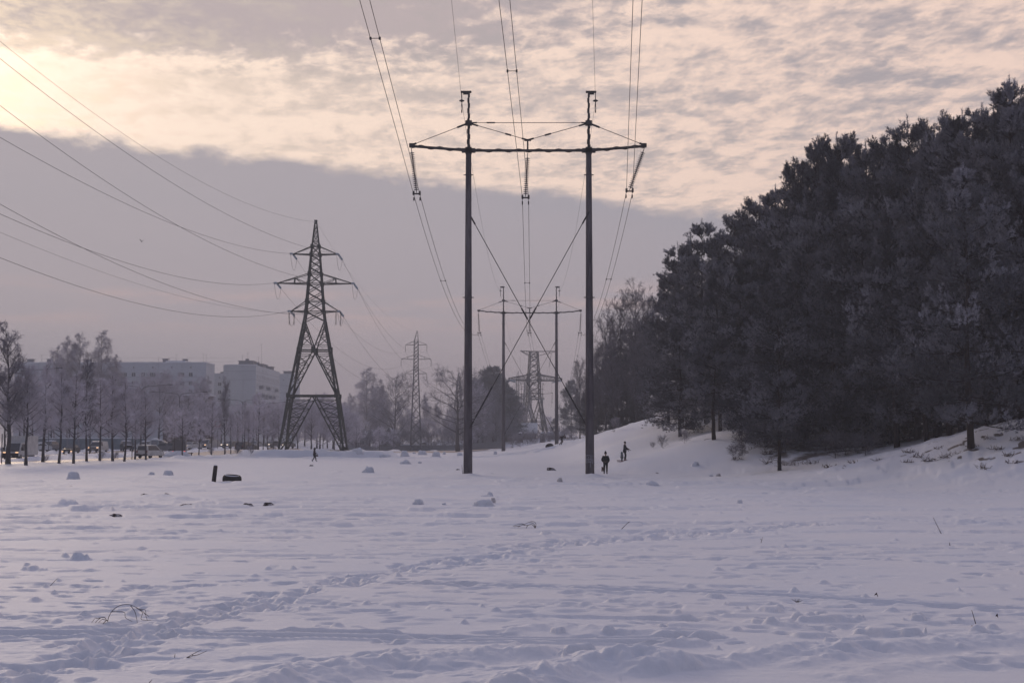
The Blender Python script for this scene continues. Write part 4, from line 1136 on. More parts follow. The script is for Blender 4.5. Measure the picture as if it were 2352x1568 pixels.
traced('second wire from the top at the left edge, ending at the green pylon', [(0, 138), (100, 213), (200, 287), (300, 357), (400, 420), (500, 480), (600, 535)], t1[('top', 1)][0])
traced('wire meeting the tip of the left top arm of the green pylon', [(0, 316), (100, 372), (200, 424), (300, 474), (400, 515), (500, 551), (600, 575)], t1[('top', -1)][0])
traced('wire crossing the pylon to its right middle arm, steepest of the left wires', [(0, 248), (100, 316), (200, 384), (300, 452), (400, 513), (500, 565), (600, 612)], t1[('mid', 1)][0])
traced('wire meeting the tip of the left middle arm of the green pylon', [(0, 492), (100, 534), (200, 574), (300, 606), (400, 632), (500, 650), (600, 657)], t1[('mid', -1)][0])
traced('wire crossing to the right low arm of the green pylon', [(0, 468), (100, 522), (200, 575), (300, 623), (400, 661), (500, 690), (600, 713)], t1[('low', 1)][0])
traced('thinnest wire at the left edge, ending by the low arms of the green pylon', [(0, 536), (100, 574), (200, 611), (300, 645), (400, 676), (500, 701), (600, 716)], t1['peak'] * [1, 1, 0] + np.array([0, 0, t1[('low', 1)][0][2]]), r=0.011)
traced('lowest wire from the left edge, meeting the left low arm of the green pylon', [(0, 594), (100, 630), (200, 662), (300, 692), (400, 714), (500, 726), (600, 728)], t1[('low', -1)][0])
t2 = TIPS['t2']; t5 = TIPS['t5']
for nm, nl in (('low', 'low'), ('mid', 'middle'), ('top', 'top')):
    for s in (-1, 1):
        sd = 'left' if s < 0 else 'right'
        cable('power_cable', 'conductor sagging from the %s %s arm of the green pylon to the slender pylon' % (sd, nl), sag_line(t1[(nm, s)][1], t2[(nm, s)], 5.2), 0.018, G1)
        cable('power_cable', 'faint conductor beyond the slender pylon on its %s %s arm' % (sd, nl), sag_line(t2[(nm, s)], t5[(nm, s)][0], 7.0), 0.018, G1)
cable('earth_wire', 'thin earth wire from the green pylon peak to the slender pylon peak', sag_line(t1['peak'], t2['peak'], 4.0), 0.012, G1)
# ---------------------------------------------------------------- trees
def _unit(v): return v / np.maximum(np.linalg.norm(v, axis=-1, keepdims=True), 1e-9)
def sprout(start, direc, length, k, wander, lift, g):
    """N wavering stems of k pieces; lift > 0 turns the tips up, < 0 lets them hang"""
    N = len(start); pts = np.empty((N, k + 1, 3)); pts[:, 0] = start; d = _unit(direc)
    for i in range(k):
        d = _unit(d + g.normal(0, wander, (N, 3)) + np.array([0, 0, 1.0]) * lift)
        pts[:, i + 1] = pts[:, i] + d * (length / k)[:, None]
    return pts
def offshoot(pts, n, t0, t1, ang0, ang1, g, up=0.0, flat=0.0):
    """n children on every stem: start, direction and place along the parent"""
    N, K = pts.shape[:2]; k = K - 1
    t = t0 + (t1 - t0) * (np.arange(n)[None] + g.random((N, n))) / n
    f = np.clip(t * k, 0, k - 1e-6); i = f.astype(int); fr = (f - i)[..., None]
    I = np.arange(N)[:, None]
    a = pts[I, i]; b = pts[I, i + 1]
    s = (a + (b - a) * fr).reshape(-1, 3); tan = _unit(b - a).reshape(-1, 3)
    r = g.normal(0, 1, tan.shape); r[:, 2] *= (1 - flat); r[:, 2] += up
    r = r - tan * (r * tan).sum(1, keepdims=True); r = _unit(r)
    an = np.radians(g.uniform(ang0, ang1, len(tan)))[:, None]
    return s, tan * np.cos(an) + r * np.sin(an), t.reshape(-1)
def put_stems(mb, pts, r0, r1, n=3):
    N, K = pts.shape[:2]; k = K - 1
    for i in range(k):
        a = r0 + (r1 - r0) * i / k; b = r0 + (r1 - r0) * (i + 1) / k
        mb.seg(pts[:, i], pts[:, i + 1], a, b, n)

def bare_tree(seed, H_=11.0, bare=0.24, nl=26, spread=3.1, ang=(46, 74), lift=0.05, n2=7, n3=7, n4=3, tw=0.010, droop=0.0, r_trunk=0.16, fork=0, prof='oval', l2=0.42, l3=0.42, l4=0.5):
    g = np.random.default_rng(seed)
    trunk = MB(); crown = MB()
    zz = np.linspace(0, H_ * 0.97, 10); wob = np.cumsum(g.normal(0, 0.045, (10, 2)) * H_ / 11, 0); wob[0] = 0
    tp = np.concatenate([wob, zz[:, None]], 1); tp[0, 2] = -0.4
    rt = r_trunk * (1 - 0.93 * (np.arange(10) / 9) ** 0.85); rt[0] *= 1.25
    trunk.tube(tp, rt, 8)
    T = tp[None]
    s, d, t = offshoot(T, nl, bare, 0.985, ang[0], ang[1], g)
    q = (t - bare) / (1 - bare)
    if prof == 'oval': L = spread * (0.45 + 0.55 * np.sin(np.pi * np.clip(q * 0.85 + 0.18, 0, 1))) * (1 - 0.45 * q)
    elif prof == 'round': L = spread * np.sqrt(np.clip(1 - (q * 1.5 - 0.55) ** 2, 0.15, 1))
    else: L = spread * (1.05 - 0.62 * q)
    L = L * g.uniform(0.72, 1.18, len(L))
    d[:, 2] += 0.15 * q
    limbs = sprout(s, d, L, 5, 0.11, lift, g)
    rl = r_trunk * (0.36 - 0.22 * q)
    N = len(limbs)
    for i in range(5):
        a = rl * (1 - 0.16 * i); b = rl * (1 - 0.16 * (i + 1)); trunk.seg(limbs[:, i], limbs[:, i + 1], a, b, 5)
    s, d, t2 = offshoot(limbs, n2, 0.18, 1.0, 28, 62, g, up=0.25)
    keep = g.random(len(s)) < np.clip(np.repeat(L, n2) / (0.62 * L.max()), 0.25, 1); s, d, t2 = s[keep], d[keep], t2[keep]; LL = np.repeat(L, n2)[keep]
    L2 = LL * l2 * (1.15 - 0.55 * t2) * g.uniform(0.7, 1.25, len(s))
    b2 = sprout(s, d, L2, 3, 0.15, lift * 0.9 - droop * 0.35, g); put_stems(crown, b2, 0.024, 0.013, 3)
    s, d, t3 = offshoot(b2, n3, 0.15, 1.0, 25, 62, g, up=0.15)
    L3 = np.repeat(L2, n3) * l3 * g.uniform(0.6, 1.3, len(s)) + 0.12
    b3 = sprout(s, d, L3, 3 if droop else 2, 0.2, lift * 0.5 - droop, g); put_stems(crown, b3, tw * 1.35, tw, 3)
    if n4:
        s, d, t4 = offshoot(b3, n4, 0.2, 1.0, 25, 65, g)
        L4 = np.repeat(L3, n4) * l4 * g.uniform(0.6, 1.3, len(s)) + 0.08
        b4 = sprout(s, d, L4, 3 if droop else 1, 0.2, lift * 0.4 - droop * 1.5, g); put_stems(crown, b4, tw, tw * 0.7, 3)
    return trunk, crown
def meshes(tc, nm, tm, cm):
    return tc[0].mesh(nm + '_trunk', tm, True), tc[1].mesh(nm + '_crown', cm)
def tree_from(pair, name, label, cat, loc, rz, sc, group, squash=1.0):
    t = thing(name, label, cat, loc, rz, group); t.scale = (sc * squash, sc * squash, sc)
    mesh_ob('trunk', pair[0], t); mesh_ob('crown', pair[1], t)
    return t

def pine(seed, H_=22.0, base=0.10, nl=78, lmax=4.3, n2=12, n3=7, dead=8, tuft_n=15, tl=0.215, r_trunk=0.26, tight=1.0):
    g = np.random.default_rng(seed)
    trunk = MB(); crown = MB()
    zz = np.linspace(0, H_ * 0.985, 12); wob = np.cumsum(g.normal(0, 0.06, (12, 2)), 0); wob[0] = 0
    tp = np.concatenate([wob, zz[:, None]], 1); tp[0, 2] = -0.8
    rt = r_trunk * (1 - 0.93 * (np.arange(12) / 11)); rt[0] *= 1.2
    trunk.tube(tp, rt, 9)
    s, d, t = offshoot(tp[None], nl, base, 0.965, 60, 88, g)
    nw = 12; whorl = np.round(t * nw) / nw + g.normal(0, .006, nl); whorl = np.clip(whorl, base, .965 - .05 * g.random(nl)); zw_ = np.interp(whorl, np.linspace(0, 1, 12), tp[:, 2])
    s = np.stack([np.interp(zw_, tp[:, 2], tp[:, 0]), np.interp(zw_, tp[:, 2], tp[:, 1]), zw_], 1); t = whorl
    q = (t - base) / (1 - base)
    lean = g.uniform(0, 2 * math.pi); az = np.arctan2(d[:, 1], d[:, 0])
    L = lmax * (1 - q ** 2.0) ** 0.95 * (0.82 + 0.18 * np.clip(q / 0.15, 0, 1)) * g.uniform(0.55, 1.2, nl) * (1 + 0.2 * np.cos(az - lean)) + 0.6
    d[:, 2] = -0.24 + 0.95 * q ** 1.5 + g.normal(0, 0.08, nl)
    limbs = sprout(s, d, L, 5, 0.09, 0.075, g)
    rl = 0.075 * (1 - 0.6 * q)
    for i in range(5): trunk.seg(limbs[:, i], limbs[:, i + 1], rl * (1 - .17 * i), rl * (1 - .17 * (i + 1)), 4)
    if dead:
        ds, dd, _ = offshoot(tp[None], dead, 0.05, max(base + 0.1, 0.25), 70, 95, g)
        db = sprout(ds, dd, g.uniform(0.8, 2.4, dead), 3, 0.15, -0.02, g); put_stems(trunk, db, 0.030, 0.012, 3)
    s, d, t2 = offshoot(limbs, n2, 0.20, 1.0, 30, 62, g, flat=0.80, up=0.06)
    LR = np.repeat(L, n2); keep = g.random(len(s)) < np.clip(LR / (0.5 * lmax), 0.22, 1); s, d, t2, LR = s[keep], d[keep], t2[keep], LR[keep]
    L2 = LR * 0.36 * (1.2 - 0.5 * t2) * g.uniform(0.65, 1.25, len(s)) + 0.15
    b2 = sprout(s, d, L2, 3, 0.12, 0.10, g); put_stems(trunk, b2, 0.016, 0.008, 3)
    s, d, t3 = offshoot(b2, n3, 0.22, 1.0, 25, 60, g, up=0.25, flat=.4)
    L3 = np.repeat(L2, n3) * 0.36 * g.uniform(0.6, 1.3, len(s)) + 0.10
    b3 = sprout(s, d, L3, 1, 0.1, 0.22, g)
    # needle brushes at the ends of the twigs, on the side shoots and along the limb ends
    C = np.concatenate([b3[:, 1], b2[:, -1], (b2[:, 1] + b2[:, 2]) / 2, limbs[:, -1], limbs[:, 4], (limbs[:, 3] + limbs[:, 4]) / 2])
    D = np.concatenate([b3[:, 1] - b3[:, 0], b2[:, -1] - b2[:, -2], b2[:, 2] - b2[:, 1], limbs[:, -1] - limbs[:, -2], limbs[:, -1] - limbs[:, -2], limbs[:, 4] - limbs[:, 3]])
    top = tp[-1] + np.array([[0, 0, 0.3], [0, 0, .1], [0, 0, -.15], [.03, 0, -.35], [0, -.03, -.6]]); C = np.concatenate([C, top]); D = np.concatenate([D, np.tile([[0, 0, 1.0]], (5, 1))])
    D = _unit(_unit(D) + np.array([0, 0, 0.30]))
    N = len(C); K = tuft_n
    nd = _unit(D[:, None, :] * 0.85 + g.normal(0, 0.55, (N, K, 3)) * tight)
    ln = tl * g.uniform(0.65, 1.15, (N, K, 1)) * g.uniform(0.8, 1.25, (N, 1, 1))
    a = C[:, None, :] - D[:, None, :] * g.uniform(-.02, .24, (N, K, 1)) + g.normal(0, 0.03, (N, K, 3)); tip = a + nd * ln
    side = _unit(np.cross(nd, g.normal(0, 1, (N, K, 3)))) * 0.023
    tri = np.stack([a - side, a + side, tip], 2).reshape(-1, 3)
    crown.add(tri, tris=np.arange(len(tri)).reshape(-1, 3))
    # Rime on young shoots, more on some boughs; inner tufts painted dark as shade
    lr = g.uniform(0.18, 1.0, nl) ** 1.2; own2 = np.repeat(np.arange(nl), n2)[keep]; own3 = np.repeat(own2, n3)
    rime_shade = np.concatenate([lr[own3] * g.uniform(0.6, 1.0, len(own3)), lr[own2] * g.uniform(0.7, 1.0, len(own2)), g.uniform(0, .15, len(own2)), lr, g.uniform(0, .2, 2 * nl), np.full(5, .8)])
    crown.attr = ('rime_shade', np.repeat(rime_shade, K * 3))
    return trunk, crown

# ---- prototypes (mesh data shared by all trees of a kind)
ROW = [meshes(bare_tree(100 + k, H_=11, nl=30, spread=2.9 + 0.25 * (k % 3), bare=0.25 + 0.03 * (k % 2), n4=3, tw=0.010), 'row_tree', 'bark', 'frost_twig') for k in range(5)]
ROWT = [meshes(bare_tree(120 + k, H_=15, nl=34, spread=3.6, bare=0.24, ang=(30, 52), lift=0.10, n4=3, tw=0.011, r_trunk=0.2, prof='cone'), 'tall_row_tree', 'bark', 'frost_twig_dark') for k in range(2)]
BIR = [meshes(bare_tree(140 + k, H_=22, nl=34, spread=5.6, bare=0.22, ang=(34, 62), lift=0.03, n2=8, n3=7, n4=3, tw=0.016, droop=0.20, r_trunk=0.24, prof='oval', l2=0.40, l3=0.62, l4=0.85), 'birch', 'birch_bark', 'frost_birch') for k in range(3)]
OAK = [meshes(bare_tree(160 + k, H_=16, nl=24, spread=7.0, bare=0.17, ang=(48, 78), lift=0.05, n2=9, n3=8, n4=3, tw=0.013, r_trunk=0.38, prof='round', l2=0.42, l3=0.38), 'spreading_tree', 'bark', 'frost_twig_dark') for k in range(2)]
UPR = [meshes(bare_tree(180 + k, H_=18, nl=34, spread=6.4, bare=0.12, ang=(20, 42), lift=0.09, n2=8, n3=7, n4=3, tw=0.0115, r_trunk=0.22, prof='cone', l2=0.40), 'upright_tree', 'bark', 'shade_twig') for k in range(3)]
FRO = [meshes(bare_tree(200 + k, H_=12, nl=30, spread=4.6, bare=0.16, ang=(35, 70), lift=0.07, n2=8, n3=7, n4=3, tw=0.014, r_trunk=0.2, prof='round'), 'frosted_tree', 'bark', 'frost_twig') for k in range(3)]
BUSH = [meshes(bare_tree(220 + k, H_=2.2, nl=22, spread=1.9, bare=0.03, ang=(25, 70), lift=0.08, n2=6, n3=5, n4=0, tw=0.008, r_trunk=0.03, prof='round'), 'bush', 'twig', 'frost_twig_dark') for k in range(3)]
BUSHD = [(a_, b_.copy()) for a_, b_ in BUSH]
for _, b_ in BUSHD: b_.materials.clear(); b_.materials.append(MAT['shade_twig'])  # darker twig copies that put the shade of the wood's edge into the colour
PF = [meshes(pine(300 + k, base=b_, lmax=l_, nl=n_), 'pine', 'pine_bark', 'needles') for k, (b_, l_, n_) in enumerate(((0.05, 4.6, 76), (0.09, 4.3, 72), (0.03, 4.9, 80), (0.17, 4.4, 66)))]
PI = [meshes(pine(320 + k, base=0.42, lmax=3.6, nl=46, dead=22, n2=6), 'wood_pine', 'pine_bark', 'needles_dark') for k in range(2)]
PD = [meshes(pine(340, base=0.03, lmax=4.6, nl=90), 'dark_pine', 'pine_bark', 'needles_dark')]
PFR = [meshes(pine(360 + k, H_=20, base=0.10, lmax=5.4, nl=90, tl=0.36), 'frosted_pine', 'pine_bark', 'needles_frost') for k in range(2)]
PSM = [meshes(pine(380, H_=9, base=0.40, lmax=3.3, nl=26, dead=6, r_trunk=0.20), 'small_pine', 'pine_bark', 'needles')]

def plant(pairs, k, Hm, name, label, cat, u, Y, vtop, group, rz=None, squash=1.0, z=None):
    x = XU(u, Y); zb = HZ(x, Y) if z is None else z
    zt = P(u, vtop, Y)[2]; h = max(zt - zb, 0.5)
    return tree_from(pairs[k % len(pairs)], name, label, cat, (x, Y, zb), rng.uniform(0, 6.28) if rz is None else rz, h / Hm, group, squash)

# ---- the row along the near carriageway
GR = 'bare frosted trees in a row along the road'
row = [(20, 154, 756, 'T', 1.4, 'tallest dark bare tree at the left edge of the roadside row'),
       (61, 154, 838, 'R', 1.0, 'leaning bare tree right of the tallest, in front of the box truck'),
       (100, 168, 830, 'R', 1.0, 'bare tree right of the box truck with a bush at its foot'),
       (136, 163, 846, 'R', .9, 'bare tree just left of the dark car with low headlights'),
       (170, 164, 852, 'R', .9, 'bare tree crossing the right side of the dark oncoming car'),
       (200, 172, 826, 'T', .95, 'dark dense bare tree between the dark car and the white van'),
       (230, 176, 868, 'R', .9, 'bare tree hiding the middle of the white oncoming van'),
       (260, 178, 858, 'R', .95, 'bare tree with a bush at its foot right of the white oncoming van'),
       (286, 177, 868, 'R', .85, 'slim bare tree in front of the open tan road'),
       (311, 187, 886, 'R', .85, 'small bare tree just left of the white estate van seen from behind'),
       (336, 187, 896, 'R', .9, 'bare tree crossing the rear of the white estate van'),
       (401, 217, 932, 'R', .95, 'bare tree with a bent trunk at the tail of the pickup'),
       (420, 208, 928, 'R', .9, 'bare tree crossing the grey box trailer'),
       (457, 213, 944, 'R', .95, 'bare tree standing alone right of the white saloon'),
       (486, 227, 918, 'R', .9, 'bare tree crossing the silver oncoming van, bushes at its foot'),
       (517, 232, 876, 'T', .8, 'tall narrow dark tree just right of the round road sign'),
       (530, 232, 948, 'R', .8, 'slim bare tree in front of the middle oncoming car'),
       (546, 236, 952, 'R', .8, 'bushy-footed bare tree left of the black off-road car'),
       (560, 243, 922, 'R', .85, 'bare tree at the left end of the black off-road car'),
       (571, 243, 948, 'R', .75, 'slim bare tree crossing the black off-road car'),
       (581, 248, 942, 'R', .8, 'bare tree at the right end of the black off-road car'),
       (594, 262, 902, 'R', 1.0, 'broad pale frosted tree near the end of the roadside row'),
       (605, 264, 940, 'R', .8, 'slim tree right of the broad pale one near the row end'),
       (616, 266, 928, 'R', .9, 'bare tree left of the farthest oncoming car'),
       (628, 268, 945, 'R', .8, 'bare tree crossing the farthest oncoming car'),
       (640, 268, 934, 'R', .9, 'last tree of the roadside row beside the green pylon leg')]
for k, (u, Y, vt, kd, sq, lb) in enumerate(row):
    plant(ROWT if kd == 'T' else ROW, k, 15 if kd == 'T' else 11, 'roadside_tree', lb, 'tree', u, Y, vt, GR, squash=sq * (1.0 if kd == 'T' else 1.12))
# ---- birches above the long apartment block
GBi = 'tall birches in front of the long apartment block'
for k, (u, vt, lb) in enumerate(((128, 792, 'leftmost and lowest of the tall birches rising above the long apartment block'), (152, 776, 'thin birch second from the left above the long apartment block'),
                                 (180, 762, 'tall birch with a narrow top in the middle of the group over the apartment roof'), (226, 756, 'tallest birch with drooping twigs, at the right of the group over the roof'),
                                 (262, 818, 'small arching birch at the right end of the group over the roof'))):
    plant(BIR, k, 22, 'birch_tree', lb, 'tree', u, 296 + 4 * k, vt, GBi, squash=0.85)
# ---- frosted trees across the road
GF = 'frosted trees across the road before the apartment blocks'
for k, (u, Y, vt, sq) in enumerate(((75, 262, 880, 1), (12, 255, 870, 1), (118, 275, 890, 1), (160, 270, 900, 1), (205, 282, 888, 1), (250, 285, 905, 1), (292, 288, 900, 1), (330, 292, 880, 1), (365, 300, 868, 1.05), (385, 318, 870, .9),
                                    (432, 310, 905, 1), (470, 318, 915, 1), (508, 322, 940, 1), (548, 326, 935, 1), (590, 330, 925, 1), (625, 334, 930, 1), (662, 338, 925, 1.1), (700, 330, 930, 1.1), (735, 326, 918, 1.1), (768, 335, 940, 1.1), (45, 270, 900, 1), (455, 330, 880, .8), (684, 300, 950, 1.1), (715, 305, 935, 1.2), (728, 345, 925, 1.2), (752, 310, 940, 1.2), (782, 318, 938, 1.2), (700, 350, 930, 1.2), (765, 352, 930, 1.3), (795, 345, 945, 1.2), (742, 290, 965, 1.1), (672, 312, 940, 1.1))):
    plant(FRO, k, 12, 'frosted_tree', 'pale frosted tree in the hazy band across the road below the apartment blocks', 'tree', u, Y, vt, GF, squash=sq)
# ---- the belt of gardens at the far side of the field
GG = 'trees of the gardens beyond the field'
belt = [(BIR, 22, 838, 430, 842, 1.15, 'big weeping birch right of the green pylon, taller than its neighbours'), (BIR, 22, 806, 440, 905, .9, 'low weeping birch just right of the green pylon leg'),
        (BIR, 22, 872, 440, 868, .7, 'slim weeping birch between the big birch and the dark oak'), (OAK, 16, 905, 420, 880, .9, 'dark bare oak with a thick trunk left of the slender pylon'),
        (BIR, 22, 975, 470, 904, .8, 'pale hazy birch right behind the slender pylon'), (BIR, 22, 1003, 470, 922, .7, 'pale hazy birch right of the slender pylon'), (BIR, 22, 1026, 480, 938, .6, 'faintest low birch left of the spreading bare tree'),
        (OAK, 16, 1052, 345, 868, 1.3, 'spreading bare tree with angular branches left of the near concrete leg'),
        (PFR, 20, 1132, 425, 840, 1.15, 'tallest frosted pine between the near leg and the second portal'), (BIR, 22, 890, 455, 895, .9, 'hazy birch behind the dark oak'), (BIR, 22, 862, 460, 890, 1.0, 'hazy birch filling behind the big weeping one'), (FRO, 12, 925, 450, 940, 1.2, 'grey round tree left of the slender pylon'), (BIR, 22, 1040, 470, 930, .9, 'hazy birch behind the spreading bare tree'), (FRO, 12, 1062, 440, 945, 1.2, 'grey round tree by the near left leg'), (FRO, 12, 1098, 410, 892, 1.0, 'pale frosted tree directly right of the near left leg'),
        (PFR, 20, 1172, 430, 888, 1.1, 'frosted pine touching the left leg of the second portal'), (PFR, 20, 1108, 428, 868, 1.15, 'frosted pine close right of the near left leg'), (PFR, 20, 1153, 432, 866, 1.15, 'frosted pine right of the tallest one'), (FRO, 12, 1190, 436, 930, 1.2, 'frosted round tree just right of the second portal left leg'), (OAK, 16, 1140, 398, 935, .7, 'low frosted bare tree in front of the tallest frosted pine'),
        (PFR, 20, 1312, 425, 872, .75, 'frosted pine right of the second portal right leg'), (PFR, 20, 1345, 420, 905, .7, 'low frosted pine half hidden by the near right leg'), (FRO, 12, 1255, 560, 960, 1.2, 'hazy round tree behind the squat pylon between its legs'),
        (PFR, 20, 1212, 540, 985, .9, 'low hazy conifer behind the squat pylon'), (UPR, 18, 1332, 330, 835, .8, 'bare tree leaning out over the second portal from the hillside'),
        (FRO, 12, 818, 372, 960, 1.1, 'pale frosted fruit tree in front of the white gabled house'), (FRO, 12, 872, 395, 985, 1.2, 'low frosted thicket left of the dark cottage'), (FRO, 12, 785, 420, 970, 1.2, 'grey frosted tree behind the green pylon right leg'),
        (FRO, 12, 905, 402, 990, 1.0, 'frosted bush tree against the dark cottage roof'), (FRO, 12, 945, 440, 962, 1.2, 'grey thicket behind the carport'), (FRO, 12, 985, 445, 968, 1.2, 'grey thicket behind the low light shed'), (FRO, 12, 1030, 430, 965, 1.2, 'grey thicket above the long dark shed roof'),
        (FRO, 12, 850, 440, 935, 1.3, 'dense grey thicket under the big weeping birch'), (FRO, 12, 1075, 405, 968, 1.1, 'thicket between the spreading tree and the near left leg'), (PFR, 20, 1275, 470, 960, .9, 'small hazy conifer left of the second portal right leg')]
for k, (pr, hm, u, Y, vt, sq, lb) in enumerate(belt):
    plant(pr, k, hm, 'garden_tree' if pr is not PFR else 'frosted_pine', lb, 'tree', u, Y, vt, GG, squash=sq)
# ---- bare and dark trees where the hill meets the wood
GH = 'bare trees behind the hilltop'
for k, (u, Y, vt, sq, lb) in enumerate(((1392, 232, 742, .9, 'bare tree standing lowest at the left end of the hilltop group'), (1424, 228, 694, .9, 'bare upright tree with a broom-like top, left of the highest'), (1455, 224, 684, .95, 'highest bare tree with a broom-like top behind the hilltop'),
                                        (1488, 218, 692, .9, 'bare tree touching the left edge of the pines on the hilltop'), (1370, 240, 806, .9, 'low bare tree just right of the near right concrete leg'), (1408, 214, 800, .9, 'low dark bare tree in front of the hilltop group'),
                                        (1462, 206, 790, .9, 'dense dark bare tree in front of the highest hilltop one'), (1350, 262, 862, .9, 'small bare tree seen behind the near right concrete leg'))):
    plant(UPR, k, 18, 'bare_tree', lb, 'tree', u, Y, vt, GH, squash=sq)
for k, (u, Y, vt, lb) in enumerate(((1403, 246, 800, 'dark conifer at the left end of the hilltop group'), (1440, 240, 748, 'dark conifer behind the two tallest bare hilltop trees'), (1482, 226, 735, 'dark conifer between the hilltop bare trees and the pines'), (1366, 262, 858, 'small dark conifer beside the near right concrete leg'), (1420, 222, 850, 'low dark conifer in front of the hilltop bare trees'), (1475, 212, 845, 'low dark conifer against the top of the sledging hill'))):
    plant(PD, k, 22, 'dark_pine', lb, 'tree', u, Y, vt, 'dark conifers behind the hilltop', squash=1.15)
# ---- the pine wood
GP_ = 'tall pines along the edge of the wood'
pines = [(1566, 168, 556, 2, 1.0, 'leftmost tall frosted pine of the wood edge'), (1536, 176, 640, 0, .85, 'lower pine leaning out left of the leftmost tall one'), (1624, 160, 503, 1, 1.0, 'tall pine with a rounded top, second from the left'),
         (1688, 152, 486, 0, 1.0, 'tall pine with a flat double top, third from the left'), (1655, 142, 600, 3, .95, 'pine with the thick trunk showing at the foot of the hill'),
         (1745, 142, 448, 2, .95, 'tall pine left of the step up in the skyline'), (1796, 138, 424, 1, .95, 'tall pine directly under the first rise of the skyline'), (1848, 134, 368, 0, .95, 'tall pine left of the pair of rounded tops'),
         (1894, 131, 310, 2, .9, 'left of the pair of rounded pine tops in mid skyline'), (1946, 128, 304, 3, .9, 'right of the pair of rounded pine tops in mid skyline'), (2002, 126, 322, 1, .9, 'pine in the dip of the skyline right of the paired tops'),
         (2056, 122, 304, 0, .9, 'pine rising out of the dip in the skyline'), (2106, 119, 266, 2, .9, 'pine with a sharp twin top left of the second dip'), (2156, 116, 290, 1, .9, 'pine in the second dip of the skyline'),
         (2208, 113, 252, 3, .9, 'pine left of the three highest tops at the right'), (2262, 110, 238, 0, .88, 'first of the three highest pines counting from the left'), (2308, 104, 232, 2, .85, 'middle one of the three highest pines at the right'),
         (2346, 99, 172, 1, .85, 'highest pine of all, at the right edge of the picture'), (2410, 98, 150, 0, .9, 'pine cut by the right edge of the picture')]
for k, (u, Y, vt, vr, sq, lb) in enumerate(pines):
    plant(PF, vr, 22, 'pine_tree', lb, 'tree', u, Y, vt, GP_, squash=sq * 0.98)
low = [(1563, 154, 740, 2, 1.25, 'low-boughed pine whose branches hang onto the sledging hill'), (1722, 132, 610, 0, 1.1, 'pine in the second rank before the third tall one'), (1790, 124, 640, 2, 1.15, 'bushy pine hanging low over the mouth of the gully'), (1758, 128, 740, 2, 1.3, 'short bushy pine left of the gully mouth'),
       (1850, 126, 540, 1, 1.05, 'pine in the second rank under the pair of rounded tops'), (1915, 121, 560, 3, 1.05, 'pine in the second rank right of the gully'), (1985, 119, 500, 0, 1.0, 'pine in the second rank below the first dip'), (2060, 114, 470, 3, 1.0, 'pine in the second rank behind the crest of the bank'),
       (2130, 111, 500, 1, 1.0, 'pine in the second rank below the twin top'), (2180, 108, 430, 3, 1.0, 'pine in the second rank left of the bank tree'), (2230, 94, 372, 1, 1.0, 'pine with a bare lower trunk standing out on the right bank'), (2300, 101, 360, 3, .95, 'pine behind the bank tree at the right'), (2372, 96, 330, 3, .95, 'pine at the top of the right bank by the picture edge')]
for k, (u, Y, vt, vr, sq, lb) in enumerate(low):
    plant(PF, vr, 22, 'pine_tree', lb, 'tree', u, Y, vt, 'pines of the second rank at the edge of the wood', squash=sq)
PB = []  # rear crowns in a darker needle colour, painting shade into the gaps
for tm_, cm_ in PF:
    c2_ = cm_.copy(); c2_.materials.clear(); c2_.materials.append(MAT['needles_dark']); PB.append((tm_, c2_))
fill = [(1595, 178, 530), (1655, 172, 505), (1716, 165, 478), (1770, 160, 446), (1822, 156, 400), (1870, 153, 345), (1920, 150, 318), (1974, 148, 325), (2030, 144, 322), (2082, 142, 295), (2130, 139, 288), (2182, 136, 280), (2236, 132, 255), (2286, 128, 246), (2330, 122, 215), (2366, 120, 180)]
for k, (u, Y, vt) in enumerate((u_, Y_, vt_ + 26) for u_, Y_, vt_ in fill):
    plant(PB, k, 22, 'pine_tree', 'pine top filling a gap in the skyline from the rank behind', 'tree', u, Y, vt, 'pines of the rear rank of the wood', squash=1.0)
plant(PSM, 0, 9, 'small_pine', 'small slim pine with a bare trunk on the lower slope of the hill', 'tree', 1641, 132, 790, None)
plant(PSM, 0, 9, 'small_pine', 'small slim pine at the brushwood in the gully mouth', 'tree', 1790, 113, 870, None)
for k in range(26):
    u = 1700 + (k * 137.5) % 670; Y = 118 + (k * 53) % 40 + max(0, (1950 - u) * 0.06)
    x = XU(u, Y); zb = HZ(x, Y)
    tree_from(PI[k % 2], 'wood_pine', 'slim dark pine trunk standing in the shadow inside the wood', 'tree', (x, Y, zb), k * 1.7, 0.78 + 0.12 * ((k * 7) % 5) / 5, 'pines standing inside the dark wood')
# ---- bushes
def bush(u, v, w_, label, group, Y=None, name='bush', sc=None, k=0, sq=1.0, src=None):
    p = GP(u, v) if Y is None else np.array([XU(u, Y), Y, 0]); z = HZ(p[0], p[1])
    s = (w_ * p[1] / FPX) / 3.2 if sc is None else sc
    return tree_from((src or BUSH)[k % 3], name, label, 'bush', (p[0], p[1], z - 0.02), k * 1.3, s, group, sq)
for k, (u, v, w_, lb) in enumerate(((1412, 991, 34, 'bare bush on the upper edge of the sledging hill'), (1523, 1029, 30, 'bare bush on the slope left of the wood'), (1572, 1018, 34, 'thin bare bush on the slope nearer the small pine'), (1500, 1030, 16, 'tiny tuft of twigs beside the slope bush'),
                                    (232, 1057, 22, 'bush at the foot of the tree hiding the white van'), (266, 1056, 20, 'bush at the foot of the tree beside the white van'), (105, 1062, 18, 'small bush at the foot of the tree right of the truck'), (548, 1044, 22, 'bush between the trees left of the black off-road car'), (576, 1043, 22, 'bush among the trees before the black off-road car'), (484, 1046, 20, 'bush at the foot of the tree crossing the silver van'))):
    bush(u, v, w_, lb, 'bare bushes', k=k)
